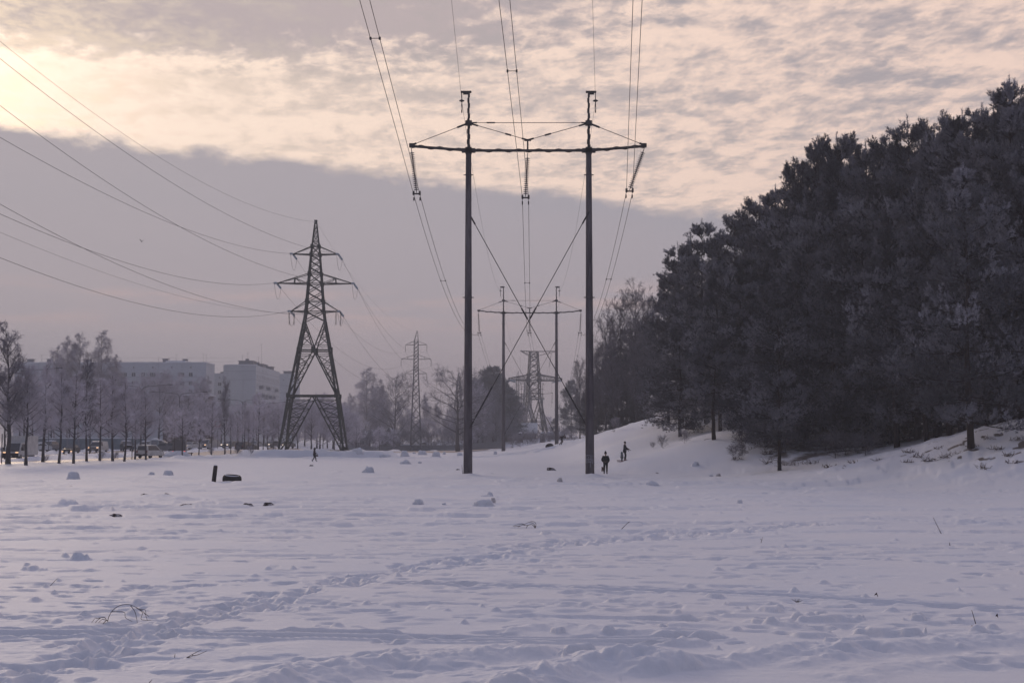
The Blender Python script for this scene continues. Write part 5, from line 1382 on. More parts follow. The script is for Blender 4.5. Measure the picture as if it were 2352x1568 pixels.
for k in range(14):
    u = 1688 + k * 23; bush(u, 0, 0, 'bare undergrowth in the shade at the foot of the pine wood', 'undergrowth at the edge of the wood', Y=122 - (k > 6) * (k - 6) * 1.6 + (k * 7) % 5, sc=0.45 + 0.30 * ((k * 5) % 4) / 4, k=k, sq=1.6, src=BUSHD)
for k in range(16):
    u = 800 + k * 24; bush(u, 0, 0, 'low frosted bush along the garden fence beyond the field', 'bushes along the garden fence', Y=408 + (k * 7) % 9, sc=1.9 + 0.5 * ((k * 5) % 4) / 4, k=k, sq=1.2)
for k in range(9):
    u = 1178 + k * 17; bush(u, 0, 0, 'dry brown thicket on the knoll below the squat pylon', 'dry bushes on the knoll', Y=345 + (k * 11) % 17, sc=1.0 + 0.4 * ((k * 5) % 4) / 4, k=k, sq=1.3)
# ---------------------------------------------------------------- buildings
def window_meshes(w_, h_, panes, key):
    fr = MB(); t_ = 0.09
    fr.box((0, 0.02, h_ / 2 - t_ / 2), (w_, 0.14, t_)); fr.box((0, 0.02, -h_ / 2 + t_ / 2), (w_ + 0.1, 0.20, t_))
    for x in np.linspace(-w_ / 2 + t_ / 2, w_ / 2 - t_ / 2, panes + 1): fr.box((x, 0.02, 0), (t_, 0.14, h_ - 2 * t_))
    gl = MB(); gl.box((0, -0.01, 0), (w_ - 0.1, 0.04, h_ - 0.1))
    return fr.mesh('window_' + key, 'window_frame'), gl.mesh('pane_' + key, 'glass')
W3 = window_meshes(2.1, 1.45, 3, 'wide'); W2 = window_meshes(1.4, 1.45, 2, 'pair'); W1 = window_meshes(0.6, 0.7, 1, 'small')
def put_window(parent, wm, loc, rz=0.0):
    o = mesh_ob('window', wm[0], parent, loc); o.rotation_euler = (0, 0, rz)
    mesh_ob('pane', wm[1], o)
    return o
def wall_seams(mb, x0, x1, zs, xs, y, z0, z1):
    for z in zs: mb.box(((x0 + x1) / 2, y - 0.012, z), (x1 - x0, 0.03, 0.09))
    for x in xs: mb.box((x, y - 0.009, (z0 + z1) / 2), (0.08, 0.03, z1 - z0))
# A: the long block, facing the camera
YA = 470.0; xa0, xa1 = XU(30, YA), XU(471, YA); zA = HZ((xa0 + xa1) / 2, YA) - 0.3; hA = P(300, 833, YA)[2] - zA
tA = thing('apartment_block', 'long pale panel apartment block with rows of windows, behind the tall birches', 'apartment block', (xa0, YA, zA))
LA = xa1 - xa0
mb = MB(); mb.box((LA / 2, 6.8, hA / 2), (LA, 13.6, hA)); mb.build('wall', 'panel_wall', tA)
fl = 2.8
mb = MB(); wall_seams(mb, 0, LA, [hA - 1.9 - fl * k for k in range(1, 7)], [LA * k / 8 for k in range(1, 8)], 0, 0, hA); mb.build('panel_seam', 'panel_dark', tA)
mb = MB(); mb.box((LA / 2, 6.8, hA + 0.12), (LA + 0.3, 13.9, 0.24)); mb.box((LA * .84, 4, hA + 0.45), (6.5, 8, 0.5)); mb.build('roof', 'roof_snow', tA)
wx = [x for x in (1.6 + 3.15 * k for k in range(int((LA - 2) / 3.15))) if x > XU(115, YA) - xa0]
for f_ in range(6):
    for k, x in enumerate(wx):
        if (k % 7) == 5:
            if f_ % 2 == 0: put_window(tA, W1, (x, -0.02, hA - 4.4 - fl * f_))
            continue
        put_window(tA, W3 if k % 3 == 1 else W2, (x, -0.02, hA - 3.9 - fl * f_))
for k, x in enumerate(wx):
    if k % 2 == 0: put_window(tA, W1, (x, -0.02, hA - 1.5))
for f_ in range(4):
    mb = MB(); mb.box((LA + .55, 3.2, hA - 6.3 - fl * f_), (1.1, 2.6, 1.05)); mb.build('balcony', 'panel_dark', tA)
    put_window(tA, W2, (LA + .02, 3.2, hA - 4.9 - fl * f_), math.pi / 2)
def roof_bits(t, bits, z):
    for nm, x, y, sx, sy, h in bits:
        mb = MB(); mb.box((x, y, z + h / 2), (sx, sy, h))
        if nm == 'roof_vent': mb.box((x, y, z + h + 0.08), (sx + 0.5, sy + 0.5, 0.16))
        mb.build(nm, 'panel_dark', t)
px = lambda u: XU(u, YA) - xa0
roof_bits(tA, [('roof_vent', px(55), 5, 2.0, 1.6, 1.1), ('roof_vent', px(100), 5, 1.5, 1.6, 1.1), ('roof_vent', px(190), 5, 1.7, 1.6, 1.1), ('roof_vent', px(234), 5, 1.3, 1.6, 1.2), ('roof_vent', px(369), 5, 1.5, 1.6, 1.2), ('roof_vent', px(415), 5, 1.4, 1.6, 1.1)], hA + 0.24)
def antenna(t, x, y, z, h, arms=2):
    mb = MB(); mb.tube([(x, y, z), (x, y, z + h)], 0.035, 4)
    for k in range(arms): mb.tube([(x - 0.5, y, z + h - 0.15 - 0.35 * k), (x + 0.5, y, z + h - 0.15 - 0.35 * k)], 0.02, 4)
    mb.build('antenna', 'dark_steel', t)
for u, h in ((78, 3.0), (351, 2.4), (392, 3.2), (376, 1.8), (455, 3.6), (462, 3.0)): antenna(tA, px(u), 6, hA, h, 2 if h > 4 else 1)
mb = MB()
for z in (hA + 2.9, hA + 1.6): mb.tube([(px(78) + (LA + 8 - px(78)) * s, 6, z - 0.5 * 4 * s * (1 - s) - 0.9 * s) for s in np.linspace(0, 1, 24)], 0.018, 4)
mb.build('roof_wire', 'wire', tA)
# B: end block turned side-on
YB = 500.0; xb0, xb1 = XU(511, YB), XU(586, YB); zB = HZ(xb0, YB) - 0.3; hB = P(548, 838, YB)[2] - zB; wB = xb1 - xb0; DB = 56.0
tB = thing('apartment_block', 'pale panel apartment block seen at its blank end wall, balconies on the right side', 'apartment block', (xb0, YB, zB))
tB.rotation_euler = (0, 0, 0)
lean = (XU(641, YB + DB) - xb0) - wB
mb = MB(); ol = [(0, 0), (wB, 0), (wB + lean, DB), (lean, DB)]
vv = [(x, y, 0) for x, y in ol] + [(x, y, hB) for x, y in ol]
mb.add(vv, quads=[[3, 2, 1, 0], [4, 5, 6, 7], [0, 1, 5, 4], [1, 2, 6, 5], [2, 3, 7, 6], [3, 0, 4, 7]]); mb.build('wall', 'panel_wall', tB)
mb = MB(); wall_seams(mb, 0.1, wB - 0.1, [hB - 2.2 - 2.95 * k for k in range(7) if k < 2 or k in (4, 5)], [wB * 0.11, wB * 0.61], 0, 1, hB - 0.1); mb.build('panel_seam', 'panel_dark', tB)
mb = MB(); mb.box((wB * 0.55, -0.035, hB + 0.1), (wB, 0.3, 0.25)); mb.build('roof_edge', 'roof_snow', tB)
sd = math.atan2(DB, lean) ; sl = math.hypot(DB, lean)
def side(s, off=0.0, z=0.0):
    return (wB + lean * s + math.sin(sd) * off, DB * s - math.cos(sd) * off, z)
mb = MB()
for k in range(7):
    z = hB - 2.2 - 2.95 * k
    if z > 1: mb.beam(side(0.005, .01, z), side(0.995, .01, z), 0.10)
mb.build('panel_seam', 'panel_dark', tB)
for f_ in range(6):
    for k in range(13):
        s = 0.045 + 0.073 * k
        put_window(tB, W2 if k % 3 else W3, side(s, 0.02, hB - 3.9 - 2.95 * f_), sd)
for k in range(13):
    if k % 2: put_window(tB, W1, side(0.045 + 0.073 * k, 0.02, hB - 1.5), sd)
for s, f_ in ((0.08, 2), (0.24, 2), (0.36, 2), (0.55, 2), (0.68, 2), (0.08, 4), (0.16, 1), (0.45, 1), (0.80, 1), (0.55, 4), (0.30, 4)):
    mb = MB(); c = side(s, 0.6, hB - 4.6 - 2.95 * f_); mb.box(c, (2.6, 1.25, 1.05), sd); mb.build('balcony', 'panel_dark', tB)
for s, u_ in ((0.10, 0), (0.50, 0), (0.85, 0)):
    mb = MB(); c = side(s, -4.0, hB + 0.7); mb.box(c, (6.5, 5, 1.4), sd); mb.box((c[0], c[1], hB + 1.55), (7.2, 5.6, 0.2), sd); mb.box((c[0], c[1], hB + 2.0), (1.2, 1.2, 0.9), sd); mb.build('roof_house', 'panel_dark', tB)
for x, h in ((wB * .45, 4.0), (wB * .62, 5.0), (wB * .95, 3.4), (wB + .5, 8.0)): antenna(tB, x, 8, hB, h)
mb = MB(); mb.lathe([(0.05, 0.3), (0.5, 0.2), (0.75, 0.0), (0.72, -0.03), (0.45, 0.12), (0.02, 0.2)], 12, (wB * .56, 5, hB + 1.0), (0.2, -1, 0.3)); mb.box((wB * .56, 5.1, hB + .4), (.1, .1, .8)); mb.build('dish_antenna', 'panel_wall', tB)
# C and the low wing between
YC = 580.0; xc0, xc1 = XU(641, YC), XU(674, YC); zC = HZ(xc0, YC) - .3; hC = P(650, 858, YC)[2] - zC
tC = thing('apartment_block', 'farthest narrow pale apartment block just left of the green pylon', 'apartment block', (xc0, YC, zC))
mb = MB(); mb.box(((xc1 - xc0) / 2, 8, hC / 2), (xc1 - xc0, 16, hC)); mb.build('wall', 'panel_wall', tC)
mb = MB(); wall_seams(mb, 0, xc1 - xc0, [hC - 2.9 * k - 2 for k in range(6)], [], 0, 0, hC); mb.build('panel_seam', 'panel_dark', tC)
mb = MB(); mb.box(((xc1 - xc0) * .5, 5, hC + .5), (3.4, 6, 1.0)); mb.box(((xc1 - xc0) * .5, 5, hC + 1.1), (4, 6.6, .2)); mb.build('roof_house', 'panel_dark', tC)
put_window(tC, W1, (1.6, -.02, hC - 2.6))
YD = 522.0; xd0, xd1 = XU(485, YD), XU(516, YD); zD = HZ(xd0, YD) - .3; hD = P(500, 857, YD)[2] - zD
tD = thing('apartment_block', 'lower pale block in the gap between the long block and the blank end wall', 'apartment block', (xd0, YD, zD))
mb = MB(); mb.box(((xd1 - xd0) / 2, 5, hD / 2), (xd1 - xd0, 10, hD)); mb.build('wall', 'panel_wall', tD)
mb = MB(); mb.box(((xd1 - xd0) * .7, 5, hD + .3), (1.9, 5, .6)); mb.build('roof_house', 'panel_dark', tD)
for f_ in range(5): put_window(tD, W2, ((xd1 - xd0) * .58, -.02, hD - 4.0 - 2.9 * f_))
put_window(tD, W1, ((xd1 - xd0) * .58, -.02, hD - 1.6))
# brick annexe with a snowy flat roof
YE = 345.0; xe0, xe1 = XU(374, YE), XU(472, YE); zE = HZ(xe0, YE) - .3; hE = P(420, 908, YE)[2] - zE
tE = thing('brick_building', 'low dark brick building with a snowy flat roof before the long apartment block', 'building', (xe0, YE, zE))
mb = MB(); mb.box(((xe1 - xe0) / 2, 5, hE / 2), (xe1 - xe0, 10, hE)); mb.build('wall', 'brick', tE)
mb = MB(); mb.box(((xe1 - xe0) / 2, 5, hE + .16), (xe1 - xe0 + .5, 10.5, .3)); mb.build('roof', 'roof_snow', tE)
for k in range(4):
    put_window(tE, W2, (2.0 + 2.1 * k, -.02, hE - 3.2))
mb = MB(); mb.box((xe1 - xe0 - 2, 4, hE + 1.0), (2.4, 3, 1.4)); mb.build('roof_house', 'brick', tE)
# long low concrete wall beside the car park
w0 = np.array([XU(75, 262), 262.0]); w1 = np.array([XU(335, 270), 270.0])
tW = thing('garden_wall', 'long low blue-grey concrete wall behind the parked cars', 'wall', (w0[0], w0[1], HZ(*w0) - .2), math.atan2(w1[1] - w0[1], w1[0] - w0[0]))
Lw = np.hypot(*(w1 - w0)); mb = MB(); mb.box((Lw / 2, 0, 1.15), (Lw, 0.22, 2.3)); mb.build('wall_panel', 'metal_blue', tW)
mb = MB(); mb.box((Lw / 2, 0, 2.37), (Lw + .1, 0.36, .14)); mb.build('coping', 'roof_snow', tW)
for k in range(11):
    mb = MB(); mb.box((Lw * k / 10, -0.16, 1.18), (0.28, 0.12, 2.36)); mb.build('post', 'panel_dark', tW)
# ---- garden houses beyond the field
def gable_house(name, label, u0, u1, v_eave, v_ridge, v_base, Y, depth, wm_, roofm='roof_snow', ridge_x=0.5, snow=True, slope_dir='front', wins=()):
    x0, x1 = XU(u0, Y), XU(u1, Y); z = P(600, v_base, Y)[2]
    t = thing(name, label, 'house', (x0, Y, z)); L = x1 - x0; he = P(600, v_eave, Y)[2] - z; hr = P(600, v_ridge, Y)[2] - z
    mb = MB()
    if slope_dir == 'front':     # gable towards the camera
        mb.prism([(0, -.5), (L, -.5), (L, he), (L * ridge_x, hr), (0, he)], 0, depth); mb.build('wall', wm_, t)
        rf = MB()
        for a, b_ in (((-.3, he - .15), (L * ridge_x, hr + .03)), ((L * ridge_x, hr + .03), (L + .3, he - .15))):
            rf.prism([a, b_, (b_[0], b_[1] + .22), (a[0], a[1] + .22)], -.35, depth + .3)
        rf.build('roof', roofm, t)
    else:                        # eaves towards the camera
        mb.prism([(0, -.5), (L, -.5), (L, he), (0, he)], 0, depth); mb.build('wall', wm_, t)
        rf = MB(); v0 = [(-.4, -.4, he), (L + .4, -.4, he), (L + .4, depth / 2, hr), (-.4, depth / 2, hr)]
        rf.add(v0 + [(x, y, zz_ + .2) for x, y, zz_ in v0], quads=[[3, 2, 1, 0], [4, 5, 6, 7], [0, 1, 5, 4], [1, 2, 6, 5], [2, 3, 7, 6], [3, 0, 4, 7]])
        v1 = [(-.4, depth / 2 + .01, hr), (L + .4, depth / 2 + .01, hr), (L + .4, depth + .4, he), (-.4, depth + .4, he)]
        rf.add(v1 + [(x, y, zz_ + .2) for x, y, zz_ in v1], quads=[[3, 2, 1, 0], [4, 5, 6, 7], [0, 1, 5, 4], [1, 2, 6, 5], [2, 3, 7, 6], [3, 0, 4, 7]])
        rf.build('roof', roofm, t)
    for wx_, wz_ in wins: put_window(t, W2, (L * wx_, -.02, wz_))
    return t
gable_house('cottage', 'dark cottage with a steep snow-edged gable among the frosted thickets', 874, 919, 1017, 981, 1034, 428, 9, 'plank_dark', ridge_x=0.40, wins=((.45, 2.2),))
gable_house('house', 'white low house behind the pale fruit tree near the green pylon', 800, 842, 1003, 990, 1032, 424, 8, 'plaster', slope_dir='eave', wins=((.75, 2.0), (.3, 2.0)))
gable_house('house', 'large pale gabled house behind the frosted pine left of the second portal', 1086, 1154, 975, 950, 1030, 448, 12, 'plaster', roofm='plaster', ridge_x=0.55, wins=((.3, 5.0), (.7, 5.0)))
gable_house('barn', 'dark plank barn with a snow-covered roof behind the second portal', 1158, 1232, 995, 972, 1022, 432, 9, 'plank_dark', slope_dir='eave')
gable_house('shed', 'shed with a low snow-edged gable behind the carport', 950, 990, 1026, 1015, 1040, 424, 7, 'plank_dark', ridge_x=.62)
gable_house('shed', 'light grey box-like shed right of the carport', 986, 1008, 1022, 1020, 1038, 420, 5, 'plaster', slope_dir='eave')
gable_house('shed', 'long dark shed with a sloping snowy roof left of the near concrete leg', 1004, 1064, 1023, 1014, 1039, 426, 7, 'plank_dark', slope_dir='eave')
gable_house('shed', 'low snow-covered shed roof showing behind the right leg of the second portal', 1262, 1300, 1000, 992, 1016, 420, 6, 'plank_dark', slope_dir='eave')
# carport: a flat snowy roof on posts
Yp = 414.0; x0, x1 = XU(921, Yp), XU(980, Yp); zp = P(950, 1038, Yp)[2]
t = thing('carport', 'open carport with a flat snowy roof beside the slender pylon foot', 'carport', (x0, Yp, zp)); Lp = x1 - x0; hp = P(950, 1021, Yp)[2] - zp
mb = MB(); mb.box((Lp / 2, 2.5, hp), (Lp + .3, 5.6, .3)); mb.build('roof', 'roof_snow', t)
for k in range(4):
    mb = MB(); mb.box((Lp * k / 3, 0, hp / 2 - .2), (.16, .16, hp)); mb.build('post', 'plank_dark', t)
mb = MB(); mb.box((Lp / 2, 5, hp / 2), (Lp, .15, hp - .2)); mb.build('back_wall', 'plaster', t)
# fence along the gardens: boards on rails
def board_fence(label, u0, u1, Y0, Y1, h, gap):
    a = np.array([XU(u0, Y0), Y0]); b_ = np.array([XU(u1, Y1), Y1]); L = np.hypot(*(b_ - a))
    t = thing('board_fence', label, 'fence', (a[0], a[1], HZ(*a) - .1), math.atan2(b_[1] - a[1], b_[0] - a[0]), 'garden fences')
    z1 = HZ(*b_) - .1 - (HZ(*a) - .1)
    pn = MB(); k = 0; x = 0.0
    while x < L:
        zb = z1 * x / L; hh = h * (0.93 + 0.14 * ((k * 37) % 11) / 11); pn.box((x, 0, zb + hh / 2), (0.14, 0.03, hh)); x += gap; k += 1
    for zr in (.45, h * .8):
        pn.add([(0, .04, zr - .04), (L, .04, z1 + zr - .04), (L, .04, z1 + zr + .04), (0, .04, zr + .04)], quads=[[0, 1, 2, 3]])
    pn.build('fence_boards', 'fence_wood', t)
    for q in range(int(L / 5) + 1):
        mb = MB(); mb.box((min(q * 5.0, L), .1, z1 * q * 5 / L + h * .52), (.16, .16, h * 1.08)); mb.build('post', 'plank_dark', t)
board_fence('weathered board fence left of the slender pylon across the field', 826, 950, 392, 408, 1.7, .19)
board_fence('weathered board fence from the slender pylon to the near concrete leg', 950, 1064, 408, 402, 1.6, .19)
board_fence('dark fence between the near concrete leg and the second portal leg', 1078, 1160, 396, 384, 2.1, .17)
# concrete footings below the squat tower
for u, lb in ((1195, 'left snow-capped brown footing stump on the knoll'), (1246, 'right snow-capped brown footing stump on the knoll')):
    x = XU(u, 372.0); z = P(u, 1014, 372)[2]
    t = thing('footing_stump', lb, 'stump', (x, 372, z), 0, 'footing stumps on the knoll')
    mb = MB(); mb.box((0, 0, 1.0), (1.5, 1.3, 2.4), taper=.62); mb.build('stump', 'plank_dark', t)
    mb = MB(); mb.lathe([(.5, 0), (.42, .18), (.2, .32), (.02, .36)], 9, (0, 0, 2.2)); mb.build('snow_cap', 'snow_lump', t, smooth=True)
# ---- street furniture
GL = 'double-armed street lamps along the road'
def lamp(u, Y, vtop, label, a=4.6, rz=0.0):
    x = XU(u, Y); z = HZ(x, Y); h = P(u, vtop, Y)[2] - z
    t = thing('street_lamp', label, 'street lamp', (x, Y, z), rz, GL)
    mb = MB(); mb.tube([(0, 0, -.3), (0, 0, h * .5), (0, 0, h - 1.0)], [.12, .10, .07], 8); mb.build('pole', 'grey_steel', t, smooth=True)
    for s in (-1, 1):
        mb = MB(); mb.tube([(0, 0, h - 1.05), (s * .12, 0, h - .5), (s * .45, 0, h - .12), (s * 1.2, 0, h), (s * a, 0, h + .28)], [.06, .055, .05, .045, .035], 6); mb.build('arm', 'grey_steel', t, smooth=True)
        mb = MB(); mb.box((s * (a + .35), 0, h + .30), (.85, .3, .13)); mb.build('lamp_head', 'grey_steel', t)
lamp(55, 208, 850, 'double-armed street lamp behind the tallest roadside tree'); lamp(207, 232, 876, 'double-armed street lamp behind the dark tree by the white van', 3.6)
lamp(324, 250, 887, 'double-armed street lamp in front of the long block left of the brick building'); lamp(411, 275, 903, 'double-armed street lamp in front of the low brick building'); lamp(557, 305, 919, 'double-armed street lamp against the blank end wall'); lamp(607, 325, 926, 'double-armed street lamp before the balconies', 4.4)
x = XU(500, 262.0); t = thing('road_sign', 'round road sign with a red rim on a post behind the bare trees', 'road sign', (x, 262, HZ(x, 262)))
mb = MB(); mb.tube([(0, 0, 0), (0, 0, 5.2)], .05, 6); mb.build('post', 'grey_steel', t)
mb = MB(); mb.lathe([(.001, .02), (.62, .02), (.62, -.02), (.001, -.02)], 20, (0, -.08, 4.9), (0, -1, 0)); mb.build('rim', 'sign_red', t)
mb = MB(); mb.lathe([(.001, .03), (.46, .03), (.46, .021)], 20, (0, -.08, 4.9), (0, -1, 0)); mb.build('face', 'sign_white', t)
mb = MB(); mb.box((0, -.07, 3.75), (1.2, .05, .16)); mb.build('plate', 'sign_white', t)
x = XU(357, 252.0); t = thing('portable_toilet', 'dark portable toilet cabin with a snowy roof behind the white estate van', 'toilet cabin', (x, 252, HZ(x, 252)))
mb = MB(); mb.box((0, 0, 1.0), (1.15, 1.15, 2.0), taper=.95); mb.build('cabin', 'metal_blue', t)
mb = MB(); mb.box((0, 0, 2.08), (1.25, 1.25, .14)); mb.lathe([(.58, 2.15), (.5, 2.3), (.2, 2.36), (.01, 2.37)], 10); mb.build('roof', 'roof_snow', t)
mb = MB(); mb.box((0, -.585, .98), (.72, .03, 1.75)); mb.build('door', 'panel_dark', t)
for u, Y, h, lb in ((5, 160, 3.4, 'thin dark pole left of the tallest roadside tree'), (304, 190, 3.2, 'thin stake between the small trees left of the estate van'), (112, 232, 3.8, 'grey post behind the tree right of the truck'), (322, 235, 3.6, 'grey post behind the trees left of the estate van')):
    x = XU(u, Y); t = MB(); t.tube([(0, 0, -.2), (0, 0, h)], .06, 6); o = t.build('marker_pole', 'grey_steel', None, loc=(x, Y, HZ(x, Y))); tag(o, lb, 'pole', 'thin poles by the road')
# picnic-bench like rail at the end of the trailer
p = np.array([XU(432, 212.0), 212.0]); t = thing('wooden_rail', 'low dark wooden rail on the snow right of the box trailer', 'rail', (p[0], p[1], HZ(*p)), .1)
mb = MB(); mb.box((0, 0, .62), (1.5, .2, .12)); mb.build('rail', 'old_wood', t)
for s in (-.55, .55):
    mb = MB(); mb.box((s, 0, .28), (.18, .18, .56)); mb.build('post', 'old_wood', t)
mb = MB(); mb.box((.5, .05, .12), (2.4, .4, .22)); mb.build('sill_beam', 'old_wood', t)
# ---------------------------------------------------------------- vehicles
# side outlines: (forward, height); forward is +x, drawn at full length
CAR = {
 'saloon': dict(L=4.5, W=1.75, body=[(-2.25, .35), (-2.25, .85), (-2.05, .98), (-1.35, 1.0), (1.0, .95), (2.0, .78), (2.22, .62), (2.25, .32)], cab=[(-1.75, .97), (-1.0, 1.42), (.2, 1.45), (1.05, .95)], wheel=.31, wb=1.35),
 'suv': dict(L=4.6, W=1.85, body=[(-2.3, .45), (-2.3, 1.1), (-2.2, 1.2), (1.0, 1.12), (2.05, .98), (2.28, .8), (2.3, .42)], cab=[(-2.22, 1.18), (-2.0, 1.70), (.1, 1.72), (1.0, 1.12)], wheel=.36, wb=1.38),
 'van': dict(L=4.9, W=1.9, body=[(-2.45, .38), (-2.45, 1.05), (1.35, 1.05), (2.15, .95), (2.42, .75), (2.45, .36)], cab=[(-2.45, 1.04), (-2.38, 1.88), (.6, 1.92), (1.0, 1.82), (1.75, 1.03)], wheel=.33, wb=1.5),
 'estate': dict(L=4.4, W=1.8, body=[(-2.2, .38), (-2.2, 1.05), (1.15, 1.02), (1.95, .92), (2.18, .7), (2.2, .36)], cab=[(-2.2, 1.04), (-2.05, 1.80), (.35, 1.83), (1.35, 1.02)], wheel=.32, wb=1.36),
 'pickup': dict(L=5.4, W=1.9, body=[(-2.7, .5), (-2.7, 1.18), (1.1, 1.18), (2.3, 1.08), (2.66, .9), (2.7, .48)], cab=[(-1.0, 1.17), (-.85, 1.76), (.55, 1.80), (1.25, 1.17)], canopy=[(-2.62, 1.17), (-2.5, 1.80), (-1.05, 1.82), (-1.02, 1.17)], wheel=.38, wb=1.65),
}
def loft(mb, outline, W, inset_top, zlo, zhi):
    """outline in (x, z) given a width that narrows towards the top"""
    o_ = np.asarray(outline, float); k = len(o_)
    hw = W / 2 * (1 - inset_top * np.clip((o_[:, 1] - zlo) / max(zhi - zlo, .01), 0, 1))
    v = np.concatenate([np.stack([o_[:, 0], -hw, o_[:, 1]], 1), np.stack([o_[:, 0], hw, o_[:, 1]], 1)])
    i = np.arange(k); j = (i + 1) % k; base = mb.n
    mb.add(v, quads=np.stack([i, j, j + k, i + k], 1)); mb.poly.append([base + x for x in range(k)][::-1]); mb.poly.append([base + k + x for x in range(k)])
WH = {}
def wheel(t, x, y, r):
    if r not in WH:
        a = MB(); a.lathe([(r * .62, -.10), (r * .95, -.11), (r, -.06), (r, .06), (r * .95, .11), (r * .62, .10)], 14, axis=(0, 1, 0)); b_ = MB(); b_.lathe([(.01, -.07), (r * .60, -.085), (r * .60, .085), (.01, .07)], 10, axis=(0, 1, 0))
        WH[r] = (a.mesh('wheel', 'rubber', True), b_.mesh('rim', 'grey_steel'))
    o_ = mesh_ob('wheel', WH[r][0], t, (x, y, r)); mesh_ob('rim', WH[r][1], o_)
def car(kind, paint, label, u, Y, head, lights='off', tails=False, group='cars on the road', low=False, cat='car', snow=False, z=None):
    c = CAR[kind]; x = XU(u, Y); zg = HZ(x, Y) + .07 if z is None else z
    nm = {'saloon': 'car', 'suv': 'off_road_car', 'van': 'van', 'estate': 'estate_van', 'pickup': 'pickup_truck'}[kind]
    t = thing(nm, label, cat, (x, Y, zg), head, group)
    pm = 'paint_' + paint; W = c['W']; zt = max(p[1] for p in c['cab']); zb = min(p[1] for p in c['cab'])
    mb = MB(); loft(mb, c['body'], W, .06, .3, 1.2); mb.build('body', pm, t)
    cab = MB(); loft(cab, c['cab'], W * .96, .17, zb, zt); cab.build('cabin', pm, t)
    # roof and glass
    gl = MB(); pc = c['cab']; F = pc[-1]; Ft = pc[-2]; B = pc[0]; Bt = pc[1]
    def hw(z): return W * .48 * (1 - .17 * (z - zb) / (zt - zb))
    def strip(a, b_, s0, s1, name, off):
        p = np.array(a) + (np.array(b_) - np.array(a)) * s0; q = np.array(a) + (np.array(b_) - np.array(a)) * s1
        m_ = MB(); m_.add([(p[0] + off, -hw(p[1]) * .86, p[1] + .01), (p[0] + off, hw(p[1]) * .86, p[1] + .01), (q[0] + off, hw(q[1]) * .86, q[1] + .01), (q[0] + off, -hw(q[1]) * .86, q[1] + .01)], quads=[[0, 1, 2, 3]])
        m_.build(name, 'glass', t)
    strip(F, Ft, .08, .90, 'windscreen', .025); strip(B, Bt, .12 if kind != 'van' else .25, .88, 'rear_window', -.025)
    for s in (-1, 1):
        m_ = MB(); za = zb + .08; zc_ = zt - .10; y0 = hw(za) + .012; y1 = hw(zc_) + .012
        xb0_ = B[0] + (Bt[0] - B[0]) * .2 + .25; xb1_ = Bt[0] + .22; xf0 = F[0] - .28; xf1 = Ft[0] - .12
        if kind == 'van': xb0_ = .15; xb1_ = .2
        m_.add([(xb0_, s * y0, za), (xf0, s * y0, za), (xf1, s * y1, zc_), (xb1_, s * y1, zc_)], quads=[[0, 1, 2, 3]]); m_.build('side_window', 'glass', t)
        m_ = MB(); m_.box((F[0] - .1, s * (W / 2 + .07), zb + .08), (.14, .2, .16)); m_.build('mirror', pm, t)
    if 'canopy' in c:
        m_ = MB(); loft(m_, c['canopy'], W * .95, .15, zb, zt); m_.build('cargo_canopy', pm, t)
        m_ = MB()
        for s in (-1, 1): m_.add([(-2.3, s * W * .468, 1.3), (-1.2, s * W * .468, 1.3), (-1.25, s * W * .42, 1.7), (-2.3, s * W * .42, 1.7)], quads=[[0, 1, 2, 3]])
        m_.build('canopy_window', 'glass', t)
    m_ = MB(); m_.box((c['L'] / 2 + .02, 0, .45), (.12, W * .96, .26)); m_.build('front_bumper', 'rubber' if kind != 'saloon' else pm, t)
    m_ = MB(); m_.box((-c['L'] / 2 - .02, 0, .48), (.12, W * .96, .28)); m_.build('rear_bumper', 'rubber', t)
    m_ = MB(); m_.box((c['L'] / 2 - .03, 0, .70 if kind == 'saloon' else .82), (.10, W * .5, .18)); m_.build('grille', 'rubber', t)
    zl = (.72 if kind == 'saloon' else .85); hl = {'off': 'headlight_off', 'warm': 'headlight', 'white': 'headlight_white'}[lights]
    for s in (-1, 1):
        m_ = MB(); m_.box((c['L'] / 2 - .06, s * W * .38, zl), (.20, .26, .16)); m_.build('headlight', 'headlight_off' if low else hl, t)
        if low:
            m_ = MB(); m_.box((c['L'] / 2 + .08, s * W * .40, .42), (.10, .24, .18)); m_.build('fog_lamp', hl, t)
        m_ = MB(); m_.box((-c['L'] / 2 + .03, s * W * .42, .95 if kind != 'saloon' else .8), (.12, .2, .34)); m_.build('tail_light', 'tail_light' if tails else 'tail_off', t)
        for wx_ in (-c['wb'], c['wb']): wheel(t, wx_, s * (W / 2 - .12), c['wheel'])
    m_ = MB(); m_.box((c['L'] / 2 + .085, 0, .46), (.02, .5, .12)); m_.build('number_plate', 'plate', t)
    m_ = MB(); m_.box((-c['L'] / 2 - .085, 0, .62), (.02, .5, .12)); m_.build('number_plate', 'plate', t)
    if snow:
        m_ = MB(); m_.lathe([(.85, 0), (.8, .10), (.45, .17), (.01, .19)], 12, ((Bt[0] + Ft[0]) / 2, 0, zt)); m_.build('snow_cover', 'snow_lump', t, smooth=True)
        m_ = MB(); m_.lathe([(.75, 0), (.65, .07), (.01, .12)], 12, (c['L'] / 2 - .75, 0, zb - .08)); m_.build('snow_cover', 'snow_lump', t, smooth=True)
    return t
def hd(path, Y, toward):
    """heading of a car driving along the road at distance Y, towards the camera or away"""
    k = int(np.clip(np.argmin(abs(path[:, 1] - Y)), 1, len(path) - 2)); d = path[k + 1] - path[k - 1]
    if toward: d = -d
    return math.atan2(d[1], d[0])
car('saloon', 'black', 'dark oncoming car with two low fog lamps lit, between the second and third roadside trees', 164, 231, hd(R2, 231, True), 'warm', low=True)
car('van', 'white', 'white oncoming van half hidden by a bare trunk, one headlight lit', 226, 241, hd(R2, 241, True), 'warm')
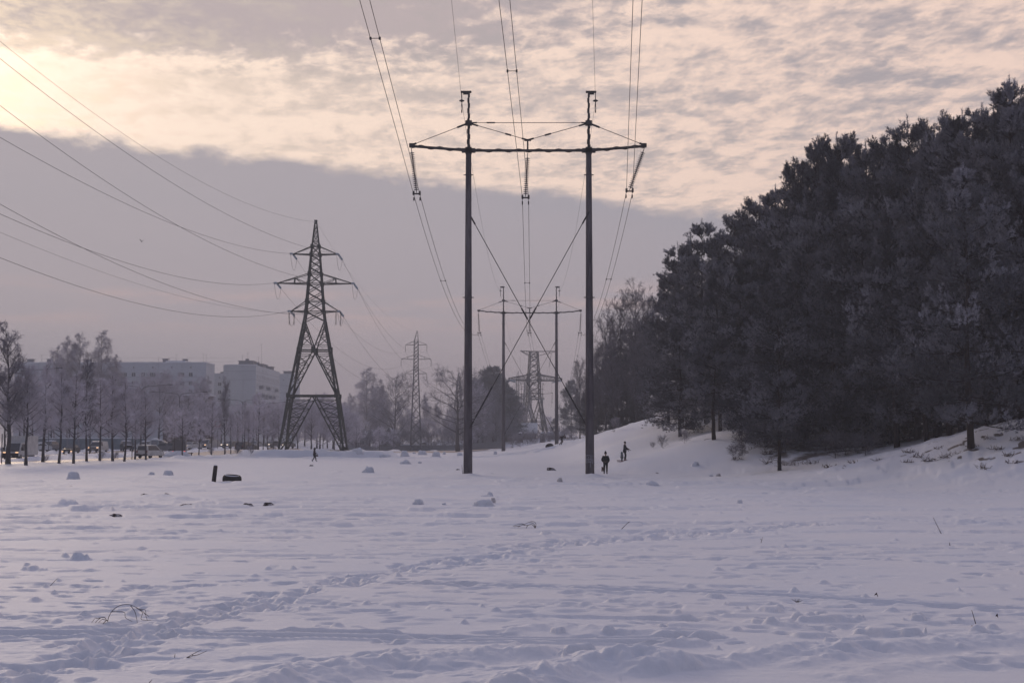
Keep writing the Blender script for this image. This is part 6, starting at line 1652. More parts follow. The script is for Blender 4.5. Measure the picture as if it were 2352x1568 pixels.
car('estate', 'white', 'white estate van seen from behind on the near carriageway', 346, 198, hd(R1, 198, False) - .18, 'off')
car('pickup', 'grey', 'grey pickup with a covered load bed, left of the box trailer', 381, 238, R(155), 'off', tails=True)
car('saloon', 'white', 'white oncoming car right of the box trailer', 439, 264, hd(R2, 264, True) - .1, 'white')
car('van', 'silver', 'silver oncoming van with both headlights lit by the round road sign', 480, 268, hd(R2, 268, True), 'warm')
car('saloon', 'grey', 'grey oncoming car with bright headlights right of the silver van', 529, 286, hd(R2, 286, True), 'white')
car('suv', 'black', 'black off-road car seen from behind among the slim trees', 566, 258, hd(R1, 258, False) - .3, 'off')
car('saloon', 'silver', 'silver oncoming car half hidden behind the black off-road car', 586, 290, hd(R2, 290, True), 'white')
car('saloon', 'grey', 'oncoming car nearest the green pylon leg on its left side', 625, 302, hd(R2, 302, True), 'white')
car('saloon', 'grey', 'oncoming car whose headlights shine through the green pylon leg', 658, 306, hd(R2, 306, True), 'white')
GPk = 'snow-covered parked cars before the low wall'
for k, (u, Y, lb, kd, pt) in enumerate(((28, 236, 'snow-covered parked car left of the box truck cab', 'saloon', 'snowy'), (88, 246, 'snow-covered parked car right of the box truck', 'saloon', 'snowy'), (112, 250, 'parked car with a snowy roof behind the tree right of the truck', 'suv', 'grey'), (292, 252, 'dark parked car with snow on it left of the toilet cabin', 'suv', 'black'), (338, 262, 'parked car showing its snowy roof behind the estate van', 'saloon', 'snowy'), (374, 262, 'parked car with a white roof behind the pickup', 'suv', 'white'))):
    car(kd, pt, lb, u, Y, R(200 + 31 * k), 'off', group=GPk, snow=True)
# box truck
xk = XU(44, 184.0); t = thing('box_truck', 'box truck with lit headlights and a tall pale box body at the left edge', 'truck', (xk, 184, HZ(xk, 184) + .07), hd(R2, 184, True), 'cars on the road')
mb = MB(); loft(mb, [(.9, .55), (.9, 1.1), (2.4, 1.02), (2.75, .85), (2.78, .5)], 2.1, .05, .5, 1.1); mb.build('bonnet', 'paint_white', t)
mb = MB(); loft(mb, [(.2, .5), (.2, 2.25), (1.35, 2.28), (2.15, 1.06), (2.15, .5)], 2.06, .12, .9, 2.3); mb.build('cab', 'paint_white', t)
mb = MB(); mb.add([(2.19, -.86, 1.12), (2.19, .86, 1.12), (1.43, .78, 2.18), (1.43, -.78, 2.18)], quads=[[0, 1, 2, 3]]); mb.build('windscreen', 'glass', t)
for s in (-1, 1):
    mb = MB(); mb.add([(.5, s * 1.03, 1.25), (1.9, s * 1.03, 1.25), (1.35, s * .95, 2.05), (.5, s * .95, 2.05)], quads=[[0, 1, 2, 3]]); mb.build('side_window', 'glass', t)
    mb = MB(); mb.box((2.72, s * .80, .98), (.2, .30, .18)); mb.build('headlight', 'headlight', t)
    mb = MB(); mb.box((1.9, s * 1.2, 1.45), (.12, .26, .42)); mb.build('mirror', 'rubber', t)
    for wx_ in (-2.3, 1.95): wheel(t, wx_, s * .95, .38)
mb = MB(); mb.box((2.8, 0, .62), (.12, 2.05, .62)); mb.build('front_bumper', 'rubber', t)
mb = MB(); mb.box((-1.75, 0, 1.85), (3.8, 2.3, 2.5)); mb.build('box_body', 'paint_white', t)
mb = MB(); mb.box((-1.6, 0, .52), (4.6, 1.2, .2)); mb.build('chassis', 'rubber', t)
mb = MB(); mb.box((2.87, 0, .5), (.02, .5, .12)); mb.build('number_plate', 'plate', t)
# box trailer seen from behind
xk = XU(413, 226.0); t = thing('box_trailer', 'grey box trailer with two red tail lights, between two bare trunks', 'trailer', (xk, 226, HZ(xk, 226) + .07), R(100), 'cars on the road')
mb = MB(); mb.box((0, 0, 1.5), (4.0, 2.0, 2.0)); mb.build('box_body', 'paint_grey', t)
mb = MB(); mb.box((0, 0, .42), (4.2, 1.5, .16)); mb.box((2.5, 0, .42), (1.2, .12, .1)); mb.build('chassis', 'rubber', t)
for s in (-1, 1):
    mb = MB(); mb.box((-2.05, s * .84, .58), (.1, .26, .14)); mb.build('tail_light', 'tail_light', t); wheel(t, -.2, s * .92, .33)
    mb = MB(); mb.box((-2.02, s * .47, 1.5), (.05, .86, 1.8)); mb.build('rear_door', 'paint_grey', t)
mb = MB(); mb.box((-2.06, 0, .6), (.02, .5, .12)); mb.build('number_plate', 'plate', t)
# ---------------------------------------------------------------- people and the dog
def skin_ob(name, pts, edges, rad, material, parent, levels=1, root=0):
    me = bpy.data.meshes.new(name); me.from_pydata([tuple(p) for p in pts], edges, []); me.update()
    o = bpy.data.objects.new(name, me); link(o); me.materials.append(MAT[material])
    for p in me.polygons: p.use_smooth = True
    sk = o.modifiers.new('Skin', 'SKIN'); sk.use_smooth_shade = True
    for k, r in enumerate(rad):
        sv = me.skin_vertices[0].data[k]; sv.radius = (r, r) if not isinstance(r, tuple) else r; sv.use_root = (k == root)
    sb = o.modifiers.new('Subdivision', 'SUBSURF'); sb.levels = levels; sb.render_levels = levels
    if parent is not None:
        o.parent = parent; KIDS.setdefault(parent.name, []).append(o)
    return o
class Sk:
    def __init__(s): s.p = []; s.e = []; s.r = []
    def add(s, p, r, frm=None):
        s.p.append(tuple(p)); s.r.append(r)
        if frm is not None: s.e.append((frm, len(s.p) - 1))
        return len(s.p) - 1
def lerp(a, b_, t): return tuple(np.array(a) + (np.array(b_) - np.array(a)) * t)
def person(label, loc, rz, J, clothes, cat='person', group=None, k=1.0, face=True, hands=True):
    """J: joints in metres, x to the person's left, -y forward, z up"""
    t = thing('person', label, cat, loc, rz, group)
    for key in J: J[key] = tuple(np.array(J[key]) * k)
    s = Sk()
    pel = s.add(J['pelvis'], .125 * k); chest = s.add(J['chest'], (.15 * k, .125 * k), pel); nb = s.add(J['neck'], .06 * k, chest)
    ctr = np.array(J['head']); s.add(ctr - np.array([0, -.005, .10]) * k, .065 * k, nb); jaw = len(s.p) - 1
    hm_ = s.add(ctr, (.085 * k, .10 * k), jaw); s.add(ctr + np.array([0, .01, .085]) * k, .07 * k, hm_)
    fw = np.array(J.get('look', (0, -1, 0)), float); s.add(ctr + fw * .105 * k - np.array([0, 0, .02]) * k, .018 * k, hm_)
    for side_ in ('l', 'r'):
        sh = s.add(J['sho_' + side_], .075 * k, chest); el = s.add(J['elb_' + side_], .05 * k, sh); wr = s.add(J['wri_' + side_], .034 * k, el)
        hip = s.add(J['hip_' + side_], .10 * k, pel); kn = s.add(J['kne_' + side_], .068 * k, hip); an = s.add(J['ank_' + side_], .048 * k, kn)
        s.add(lerp(J['ank_' + side_], J['toe_' + side_], .9), .040 * k, an)
        # palm and five bent fingers
        W_ = np.array(J['wri_' + side_]); d = W_ - np.array(J['elb_' + side_]); d = d / np.linalg.norm(d)
        lat = np.cross(d, (0, 0, 1.0)); lat = lat / max(np.linalg.norm(lat), 1e-6); cur = np.cross(lat, d)
        pm = s.add(W_ + d * .055 * k, (.034 * k, .018 * k), wr)
        for q, ln in zip((-.026, -.009, .009, .026), (.060, .072, .068, .052)):
            b0 = s.add(W_ + (d * .10 + lat * q) * k, .0095 * k, pm); b1 = s.add(W_ + (d * (.10 + ln * .55) + lat * q * 1.1 - cur * .010) * k, .0085 * k, b0); s.add(W_ + (d * (.10 + ln * .95) + lat * q * 1.1 - cur * .034) * k, .007 * k, b1)
        th = s.add(W_ + (d * .05 + lat * -.045) * k, .011 * k, pm); s.add(W_ + (d * .09 + lat * -.062) * k, .009 * k, th)
    skin_ob('body', s.p, s.e, s.r, 'skin', t)
    def garment(name, chain_list, material, root=0, lv=1):
        g_ = Sk(); idx = {}
        for chain in chain_list:
            prev = None
            for (key, p, r) in chain:
                if key in idx: prev = idx[key]; continue
                prev = g_.add(p, r, prev); idx[key] = prev
        return skin_ob(name, g_.p, g_.e, g_.r, material, t, lv, root)
    c = clothes; J_ = J; b_ = c.get('bulk', 1.0)
    up = [('ch', J['chest'], (.215 * k * b_, .165 * k * b_)), ('ne', lerp(J['neck'], J['chest'], .25), .095 * k)]
    coat = [[('pe', lerp(J['pelvis'], J['chest'], c.get('hem0', .05)), (.175 * k * b_, .145 * k * b_)), ('mid', lerp(J['pelvis'], J['chest'], .5), (.19 * k * b_, .15 * k * b_))] + up]
    if 'hem' in c: coat[0].insert(0, ('hem', c['hem'], (.185 * k * b_, .16 * k * b_)))
    for sd_ in ('l', 'r'):
        coat.append([('ch', None, 0), ('s' + sd_, J['sho_' + sd_], .098 * k * b_), ('e' + sd_, J['elb_' + sd_], .078 * k * b_), ('w' + sd_, lerp(J['wri_' + sd_], J['elb_' + sd_], .06), .056 * k * b_)])
    garment('jacket', coat, c['coat'])
    tr = [[('pe', J['pelvis'], .155 * k)]]
    for sd_ in ('l', 'r'):
        tr.append([('pe', None, 0), ('h' + sd_, J['hip_' + sd_], .118 * k), ('k' + sd_, J['kne_' + sd_], .083 * k), ('a' + sd_, lerp(J['ank_' + sd_], J['kne_' + sd_], .10), .064 * k)])
    garment('trousers', tr, c['trousers'])
    for sd_ in ('l', 'r'):
        a = np.array(J['ank_' + sd_]); tt_ = np.array(J['toe_' + sd_])
        g_ = Sk(); g0 = g_.add(a + np.array([0, 0, .16 * k if c.get('high') else .06 * k]), .066 * k); g1 = g_.add(lerp(a, tt_, .08), .062 * k, g0); g2 = g_.add(lerp(a, tt_, .6), .055 * k, g1); g_.add(tt_, .042 * k, g2)
        skin_ob('boot', g_.p, g_.e, g_.r, c['boots'], t)
    h = ctr; hat = c.get('hat', 'cloth_black')
    m_ = MB(); top = c.get('peak', .17)
    prof = [(.100, -.02), (.108, .03), (.098, .09), (.05, top - .03), (.008, top)]
    if c.get('hood'): prof = [(.10, -.13), (.135, -.06), (.14, .04), (.115, .12), (.06, .165), (.008, .18)]
    m_.lathe([(r_ * k, z_ * k) for r_, z_ in prof], 14, (h[0], h[1] + (.03 * k if c.get('hood') else .008 * k), h[2]))
    m_.build('hood' if c.get('hood') else 'knit_hat', hat, t, smooth=True)
    if face:
        side_v = np.cross(fw, (0, 0, 1.0))
        for q in (-1, 1):
            m_ = MB(); m_.lathe([(.001, -.011 * k), (.010 * k, -.005 * k), (.010 * k, .005 * k), (.001, .011 * k)], 6, ctr + (fw * .090 + side_v * .032 * q) * k + np.array([0, 0, .004]) * k); m_.build('eye', 'cloth_black', t)
        m_ = MB(); m_.box(ctr + fw * .088 * k - np.array([0, 0, .062]) * k, (.045 * k, .02 * k, .009 * k)); m_.build('mouth', 'boot_red', t)
    if c.get('gloves'):
        for sd_ in ('l', 'r'):
            W_ = np.array(J['wri_' + sd_]); d = W_ - np.array(J['elb_' + sd_]); d = d / np.linalg.norm(d); lat = np.cross(d, (0, 0, 1.0)); lat = lat / max(np.linalg.norm(lat), 1e-6)
            g_ = Sk(); g0 = g_.add(W_ - d * .02 * k, .042 * k); g1 = g_.add(W_ + d * .06 * k, (.046 * k, .028 * k), g0)
            for q, ln in zip((-.030, -.010, .010, .030), (.065, .078, .074, .056)):
                f0 = g_.add(W_ + (d * .11 + lat * q) * k, .014 * k, g1); g_.add(W_ + (d * (.11 + ln * .8) + lat * q * 1.1 - np.array([0, 0, .012])) * k, .012 * k, f0)
            t0_ = g_.add(W_ + (d * .05 - lat * .052) * k, .016 * k, g1); g_.add(W_ + (d * .095 - lat * .07) * k, .013 * k, t0_)
            skin_ob('glove', g_.p, g_.e, g_.r, c['gloves'], t)
    return t
def J0():
    return dict(pelvis=(0, 0, .95), chest=(0, 0, 1.32), neck=(0, .0, 1.50), head=(0, -.01, 1.645), sho_l=(.19, 0, 1.42), sho_r=(-.19, 0, 1.42), elb_l=(.27, .03, 1.13), elb_r=(-.27, .03, 1.13), wri_l=(.27, -.06, .88), wri_r=(-.27, -.06, .88),
                hip_l=(.10, 0, .90), hip_r=(-.10, 0, .90), kne_l=(.105, -.02, .50), kne_r=(-.105, -.02, .50), ank_l=(.11, .02, .09), ank_r=(-.11, .02, .09), toe_l=(.125, -.17, .035), toe_r=(-.125, -.17, .035))
# man walking towards the camera, hands in the pockets, elbows out
p = GP(1391, 1088.5); j = J0()
j.update(elb_l=(.285, .05, 1.14), elb_r=(-.285, .05, 1.14), wri_l=(.19, -.13, .98), wri_r=(-.19, -.13, .98), kne_l=(.10, -.08, .52), ank_l=(.095, -.10, .09), toe_l=(.11, -.29, .04), kne_r=(-.10, .04, .50), ank_r=(-.10, .16, .13), toe_r=(-.115, -.02, .04), head=(0, -.03, 1.65))
person('man in a puffy black jacket and pointed knit hat walking with hands in pockets', p, R(2), j, dict(coat='cloth_black', trousers='cloth_black', boots='cloth_navy', hat='cloth_black', peak=.24, bulk=1.14, gloves='cloth_black'), k=1.02)
# adult and child on the slope
p = GP(1435, 1057.5); j = J0()
j.update(head=(0, -.03, 1.65), elb_l=(.22, -.10, 1.16), wri_l=(.18, -.30, .98), kne_l=(.09, -.10, .51), ank_l=(.09, -.06, .09), toe_l=(.09, -.25, .04), elb_r=(-.22, -.12, 1.18), wri_r=(-.17, -.42, 1.02), kne_r=(-.09, -.06, .50), ank_r=(-.09, .05, .09), toe_r=(-.09, -.15, .04))
tp_ = person('adult skier in dark clothes pointing forward with an outstretched arm beside a child', p, R(90), j, dict(coat='cloth_navy', trousers='cloth_navy', boots='boot_red', hat='cloth_green', gloves='cloth_black', hem=(0, .02, .84)), k=1.0)
def skis(owner_loc, rz, L, label):
    t = thing('ski_pair', label, 'skis', owner_loc, rz, 'pairs of skis on the slope')
    for s in (-1, 1):
        m_ = MB(); pts = [(s * .10, L * .42, .03), (s * .10, -L * .45, .03), (s * .10, -L * .55, .09), (s * .10, -L * .60, .17)]
        for a, b_ in zip(pts[:-1], pts[1:]): m_.beam(a, b_, .055)
        m_.build('ski', 'boot_red', t)
skis((p[0], p[1], p[2] - .01), R(90), 1.75, 'long skis under the dark adult skier')
p2 = GP(1428.5, 1060); j = J0(); j.update(elb_l=(.26, -.06, 1.12), wri_l=(.22, -.26, 1.02))
j = {q: tuple(np.array(v_) * .66) for q, v_ in j.items()}; j['head'] = tuple(np.array(j['head']) + [0, 0, .03])
person('small child in pale grey patterned snow clothes standing on skis before the adult', p2, R(110), j, dict(coat='cloth_grey', trousers='cloth_grey', boots='boot_red', hat='cloth_teal', hood=True, bulk=1.15, gloves='cloth_navy'), k=.72 / .66 * .66)
skis((p2[0], p2[1], p2[2] - .01), R(100), 1.0, 'short skis under the small child')
# walker before the green pylon, heading right with a handbag
p = GP(722, 1060); j = J0()
j.update(pelvis=(0, 0, .93), kne_l=(.08, -.15, .50), ank_l=(.08, -.20, .10), toe_l=(.08, -.38, .06), kne_r=(-.08, .02, .48), ank_r=(-.08, .28, .12), toe_r=(-.08, .12, .035), elb_r=(-.24, -.10, 1.12), wri_r=(-.18, -.32, 1.02), elb_l=(.24, .05, 1.13), wri_l=(.24, -.10, .90), head=(0, -.05, 1.62))
pw = person('woman in a long dark hooded coat and pale boots walking past the green pylon', p, R(90), j, dict(coat='cloth_plum', trousers='cloth_black', boots='boot_pale', hat='cloth_green', hood=True, bulk=1.08, hem=(0, .02, .66), high=True, gloves='cloth_black'), k=.98)
hbag = thing('handbag', 'dark handbag hanging from the hand of the walking woman', 'handbag', (p[0] + .34, p[1] - .18, p[2] + .78), R(0))
m_ = MB(); m_.prism([(-.17, -.13), (.17, -.13), (.10, .07), (-.10, .07)], -.06, .06); m_.build('bag', 'cloth_plum', hbag)
m_ = MB(); m_.tube([(-.08, 0, .06), (-.07, 0, .17), (0, 0, .21), (.07, 0, .17), (.08, 0, .06)], .012, 5); m_.build('handle', 'cloth_black', hbag)
# figure hauling a snow tube up the hill
p = GP(1290, 1021.5); j = J0()
j.update(pelvis=(0, .05, .90), chest=(0, -.22, 1.20), neck=(0, -.34, 1.33), head=(0, -.42, 1.44), sho_l=(.19, -.26, 1.28), sho_r=(-.19, -.26, 1.28), elb_l=(.25, .10, 1.15), wri_l=(.22, .34, 1.02), elb_r=(-.25, -.52, 1.14), wri_r=(-.22, -.76, 1.05),
         kne_l=(.10, -.20, .50), ank_l=(.10, .10, .13), toe_l=(.10, -.08, .05), kne_r=(-.10, .02, .46), ank_r=(-.10, .34, .12), toe_r=(-.10, .20, .035))
person('figure in dark clothes bent forward, hauling a snow tube up the hill', p, R(90), j, dict(coat='cloth_black', trousers='cloth_black', boots='cloth_black', hat='cloth_grey', gloves='cloth_black'), k=1.0)
q = GP(1262, 1028.5); tb = thing('snow_tube', 'black round snow tube dragged on its side behind the bent figure', 'snow tube', (q[0], q[1], q[2] + .24))
tb.rotation_euler = (R(58), R(-14), 0)
m_ = MB(); a = np.linspace(0, 2 * math.pi, 25)[:-1]; c_ = np.linspace(0, 2 * math.pi, 11)[:-1]
Vt = np.array([[(.62 + .25 * math.cos(y)) * math.cos(x) * 1.15 * .62, (.62 + .25 * math.cos(y)) * math.sin(x) * .55, .19 * math.sin(y)] for x in a for y in c_]); n1_, n2_ = 24, 10
m_.add(Vt, quads=[[i_ * n2_ + j_, ((i_ + 1) % n1_) * n2_ + j_, ((i_ + 1) % n1_) * n2_ + (j_ + 1) % n2_, i_ * n2_ + (j_ + 1) % n2_] for i_ in range(n1_) for j_ in range(n2_)]); m_.build('inner_tube', 'rubber', tb, smooth=True)
m_ = MB(); m_.lathe([(.36, -.05), (.36, -.02), (.01, -.02)], 20); m_.build('seat_cover', 'cloth_black', tb)
hand = np.array(p) + np.array([-.34, -.2, 1.02]); e_ = np.array(q) + [.75, 0, .5]
cable('tow_rope', 'thin rope from the bent figure down to the black snow tube', [hand + (e_ - hand) * s_ - np.array([0, 0, .12 * 4 * s_ * (1 - s_)]) for s_ in np.linspace(0, 1, 8)], .014, None)
# small brown dog trotting towards the camera
p = GP(1384, 1083); d = thing('dog', 'small shaggy brown dog trotting beside the man in black', 'dog', p, R(-12))
s = Sk(); kk = .58
bd = s.add((0, .22 * kk, .40 * kk), .12 * kk); c1 = s.add((0, -.12 * kk, .40 * kk), .15 * kk, bd); nk = s.add((0, -.30 * kk, .52 * kk), .095 * kk, c1); hd_ = s.add((0, -.40 * kk, .62 * kk), .098 * kk, nk); s.add((0, -.53 * kk, .57 * kk), .05 * kk, hd_)
rp = s.add((0, .34 * kk, .42 * kk), .115 * kk, bd); t1_ = s.add((0, .48 * kk, .55 * kk), .04 * kk, rp); s.add((0, .52 * kk, .70 * kk), .035 * kk, t1_)
for sx in (-1, 1):
    e1 = s.add((sx * .08 * kk, -.37 * kk, .71 * kk), .035 * kk, hd_); s.add((sx * .12 * kk, -.38 * kk, .62 * kk), .028 * kk, e1)
    f1 = s.add((sx * .10 * kk, -.17 * kk, .26 * kk), .055 * kk, c1); f2 = s.add((sx * .10 * kk, (-.15 - .05 * sx) * kk, .13 * kk), .036 * kk, f1); s.add((sx * .10 * kk, (-.21 - .05 * sx) * kk, .03 * kk), .036 * kk, f2)
    h1 = s.add((sx * .10 * kk, .28 * kk, .26 * kk), .07 * kk, rp); h2 = s.add((sx * .10 * kk, .39 * kk, .15 * kk), .035 * kk, h1); s.add((sx * .10 * kk, (.34 + .05 * sx) * kk, .03 * kk), .036 * kk, h2)
skin_ob('body', s.p, s.e, s.r, 'fur_brown', d, 2)
m_ = MB(); m_.lathe([(.001, -.03), (.022, -.01), (.02, .02), (.001, .03)], 6, (0, -.345, .335)); m_.build('nose', 'cloth_black', d)
# a bird far up over the field
bp_ = P(325.5, 555, 150); bd_ = thing('bird', 'small dark bird flying in the grey sky left of the green pylon', 'bird', bp_, R(40))
m_ = MB(); m_.tube([(0, -.16, 0), (0, -.10, .01), (0, 0, .0), (0, .10, .0), (0, .2, .01)], [.01, .035, .045, .03, .01], 6); m_.build('body', 'feather', bd_, smooth=True)
for s_ in (-1, 1):
    m_ = MB(); v_ = np.array([(s_ * .03, -.05, .02), (s_ * .16, -.07, .16), (s_ * .28, .02, .27), (s_ * .15, .06, .14), (s_ * .03, .06, .02)]); m_.add(np.concatenate([v_, v_ + [0, 0, .012]])); m_.poly += [[4, 3, 2, 1, 0], [5, 6, 7, 8, 9]]; m_.q.append(np.array([[k_, (k_ + 1) % 5, (k_ + 1) % 5 + 5, k_ + 5] for k_ in range(5)])); m_.build('wing', 'feather', bd_)
# ---------------------------------------------------------------- snowballs, tyre, post, twigs
def lump_mesh(seed, w_, d_, h_, n=26, rough=.22, power=.75, flat_side=0.0):
    """a rolled lump of snow or soil standing on the ground"""
    g_ = np.random.default_rng(seed); th = np.linspace(0, 2 * math.pi, n + 1)[:-1]; ph = np.linspace(-.35, math.pi / 2, 12)
    T_, F_ = np.meshgrid(th, ph, indexing='ij')
    x = np.cos(T_) * np.maximum(np.cos(F_), 0.0) ** power; y = np.sin(T_) * np.maximum(np.cos(F_), 0.0) ** power; z = np.sin(F_)
    ox, oy = g_.uniform(0, 50, 2)
    f = 1 + rough * (fbm(x * 1.6 + ox + z, y * 1.6 + oy - z, 4, int(seed) % 97) * 1.9 + .5 * fbm(x * 5 + ox + z * 3, y * 5 - z * 3, 2, 7))
    fl_ = 1 + 0.18 * np.exp(-np.maximum(z, 0) * 9); x = x * fl_; y = y * fl_
    V_ = np.stack([x * f * w_ / 2, y * f * d_ / 2, z * f * h_], 2).reshape(-1, 3); m_ = len(ph)
    mb = MB(); Q_ = [[i_ * m_ + k_, ((i_ + 1) % n) * m_ + k_, ((i_ + 1) % n) * m_ + k_ + 1, i_ * m_ + k_ + 1] for i_ in range(n) for k_ in range(m_ - 1)]
    mb.add(V_, quads=Q_)
    return mb
def lump(u, vbase, wpx, hpx, label, seed, name='snowball', material='snow_lump', group=None, rough=.2, cat='snowball', power=.6, ratio=.9):
    p = GP(u, vbase); m_ = p[1] / FPX; w_ = wpx * m_; h_ = hpx * m_ * .98
    o = lump_mesh(seed, w_, w_ * ratio, h_, rough=rough, power=power).build(name, material, None, smooth=True, loc=(p[0], p[1] + w_ * ratio * .3, p[2] - .03))
    return tag(o, label, cat, group)
GS = 'snowballs and snow lumps on the field'
lump(166.5, 1098.5, 27, 17, 'big smooth rolled snowball at the far left of the field', 11, rough=.06, power=.45, group=GS)
lump(347, 1091, 16, 8, 'low crumbled snow lump left of the cracked block', 12, group=GS); lump(386, 1091.5, 24, 12, 'cracked block of snow with a dark face left of the post', 13, rough=.12, power=.4, group=GS)
for k, (zx, zb, zw, zh, lb, pw) in enumerate(((575, 1231, 84, 47, 'snow lump with a sloping side left of the slender pylon foot', .7), (725, 1216, 76, 39, 'knobbly snowball behind the fence line right of the slender pylon foot', .5), (843, 1235, 70, 46, 'tallest knobbly snowball between the slender pylon and the near leg', .42), (912, 1213, 27, 24, 'small far snowball right of the tallest knobbly one', .5),
                                          (1046, 1223, 54, 26, 'boxy snow block just left of the near left leg', .35), (1350, 1212, 32, 28, 'round snowball left of the second portal left leg', .45), (584, 1294, 98, 33, 'low pointed snow heap left of centre', .9), (705, 1288, 34, 18, 'small snowball beside the pointed heap', .5), (262, 1373, 86, 56, 'leaning snow lump below the green pylon bank', .6), (400, 1242, 112, 32, 'long broken snow pile right of the green pylon bank', .6), (655, 1206, 34, 16, 'low snow lump by the fence between two snowballs', .8))):
    lump(775.2 + zx * .26857, 717.8 + zb * .26857, zw * .26857, zh * .26857, lb, 30 + k, power=pw, rough=.24 if pw > .5 else .14, group=GS)
lump(1597.6, 1070.5, 18, 11, 'round snowball at the foot of the slope right of the skiers', 60, power=.45, rough=.12, group=GS)
lump(1633, 1094, 11, 5, 'small broken snow pile left of a dirty lump', 61, group=GS); lump(1650, 1093.5, 11, 7, 'yellowish lump of snow before the pine slope', 62, material='dirty_snow', group=GS)
lump(1510, 1088, 8, 4.5, 'small brownish snow lump below the skiers', 63, material='dirty_snow', group=GS)
lump(1286, 1109, 12, 13, 'pointed yellowish snow lump in front of the near right leg', 64, material='dirty_snow', power=.7, group=GS); lump(1296, 1110, 15, 5, 'low snow lump against the pointed yellowish one', 65, group=GS)
lump(1497, 1113, 33, 9, 'broad low snow heap in front of the slope', 66, power=.8, group=GS)
lump(1699.5, 1155, 13, 9, 'little snowball alone in the field on the right', 67, power=.42, rough=.08, group=GS)
lump(1112, 1162, 48, 16, 'long humped snow mound in front of the near left leg', 68, power=.7, group=GS); lump(1133, 1157, 11, 14, 'brown-faced upright snow clod at the right end of the long mound', 69, material='dirty_snow', power=.4, rough=.2, group=GS)
lump(1125, 1141, 16, 12, 'pointed snow clod behind the long humped mound', 70, power=.8, group=GS); lump(1115, 1142, 36, 6, 'flat snow heap under the pointed clod', 71, power=.8, group=GS)
lump(960, 1157, 22, 11, 'two-humped snow clod left of the long mound', 72, power=.6, rough=.3, group=GS); lump(1020, 1159, 10, 6, 'tiny snow clod between the two-humped and the long mound', 73, group=GS)
lump(1258, 1229, 9, 5, 'tiny snowball in the field below the near right leg', 74, power=.5, group=GS)
lump(402, 1050, 62, 13, 'ploughed snow heap beside the white estate van', 75, name='snow_heap', cat='snow heap', power=.85, rough=.25); lump(820, 1040, 26, 13, 'rounded snow heap right of the green pylon', 76, name='snow_heap', cat='snow heap', power=.7)
GD = 'dark soil clumps showing through the snow'
for k, (u, v, w_, h_, lb) in enumerate(((161, 1120, 18, 4.5, 'dark clump with dead grass below the big snowball'), (331, 1137, 16, 4, 'ragged dark clump left of the flat dark one'), (312, 1139, 9, 2, 'tiny dark clump at the left of the ragged one'), (381, 1138, 23, 5.5, 'flat dark clump in the middle left of the field'), (266, 1186, 29, 6, 'nearest snow-capped dark clump at the lower left'), (427, 1161.5, 26, 5, 'snow-capped clump with a thin dark edge'), (567, 1162, 23, 7, 'left of two snow-capped dark clumps below the tyre'), (615, 1162, 27, 7.5, 'right of two snow-capped dark clumps below the tyre'), (715, 1070, 9, 4, 'small dark clump below the walking woman'), (1265, 1080, 20, 6, 'dark broken clod between the near legs'), (1052, 1079, 11, 3, 'small dark clod left of the near left leg'), (3, 1131, 12, 2.5, 'dark clump cut by the left edge'))):
    lump(u, v, w_, h_, lb, 90 + k, name='soil_clump', material='soil', group=GD, cat='clump', rough=.35, power=.7)
# post and tyre
p = GP(491, 1106); po = thing('wooden_post', 'leaning dark wooden post in the snow beside the tyre', 'post', p, 0)
po.rotation_euler = (R(-2), R(5), 0); mb = MB(); mb.tube([(0, 0, -.3), (0, 0, .5), (0.01, 0, 1.05), (.01, 0, 1.13)], [.155, .15, .145, .12], 10); mb.build('stake', 'old_wood', po)
mb = MB(); mb.lathe([(.125, 0), (.11, .04), (.02, .06)], 8, (.01, 0, 1.12)); mb.build('snow_cap', 'snow_lump', po, smooth=True)
p = GP(531, 1105); ty = thing('tyre', 'big old tyre lying in the snow with snow inside its rim', 'tyre', (p[0], p[1] + .3, p[2] + .17), 0); ty.rotation_euler = (R(6), R(5), 0)
mb = MB(); mb.lathe([(.42, -.26), (.60, -.26), (.66, -.16), (.67, 0), (.64, .15), (.56, .24), (.46, .245), (.40, .18), (.38, 0), (.42, -.26)], 28); mb.build('tread', 'rubber', ty, smooth=True)
mb = MB(); mb.lathe([(.40, -.06), (.30, -.02), (.01, .02)], 20); mb.build('snow_fill', 'snow_lump', ty, smooth=True)
mb = MB(); a = np.linspace(R(180), R(345), 18); mb.tube([(.50 * math.cos(x), .50 * math.sin(x), .25) for x in a], [.02 + .04 * math.sin(q * math.pi / 17) for q in range(18)], 6); mb.build('snow_rim', 'snow_lump', ty, smooth=True)
lump(520, 1108, 46, 4, 'low snow drift around the foot of the post and tyre', 120, name='snow_drift', cat='snow drift', power=.9, rough=.1)
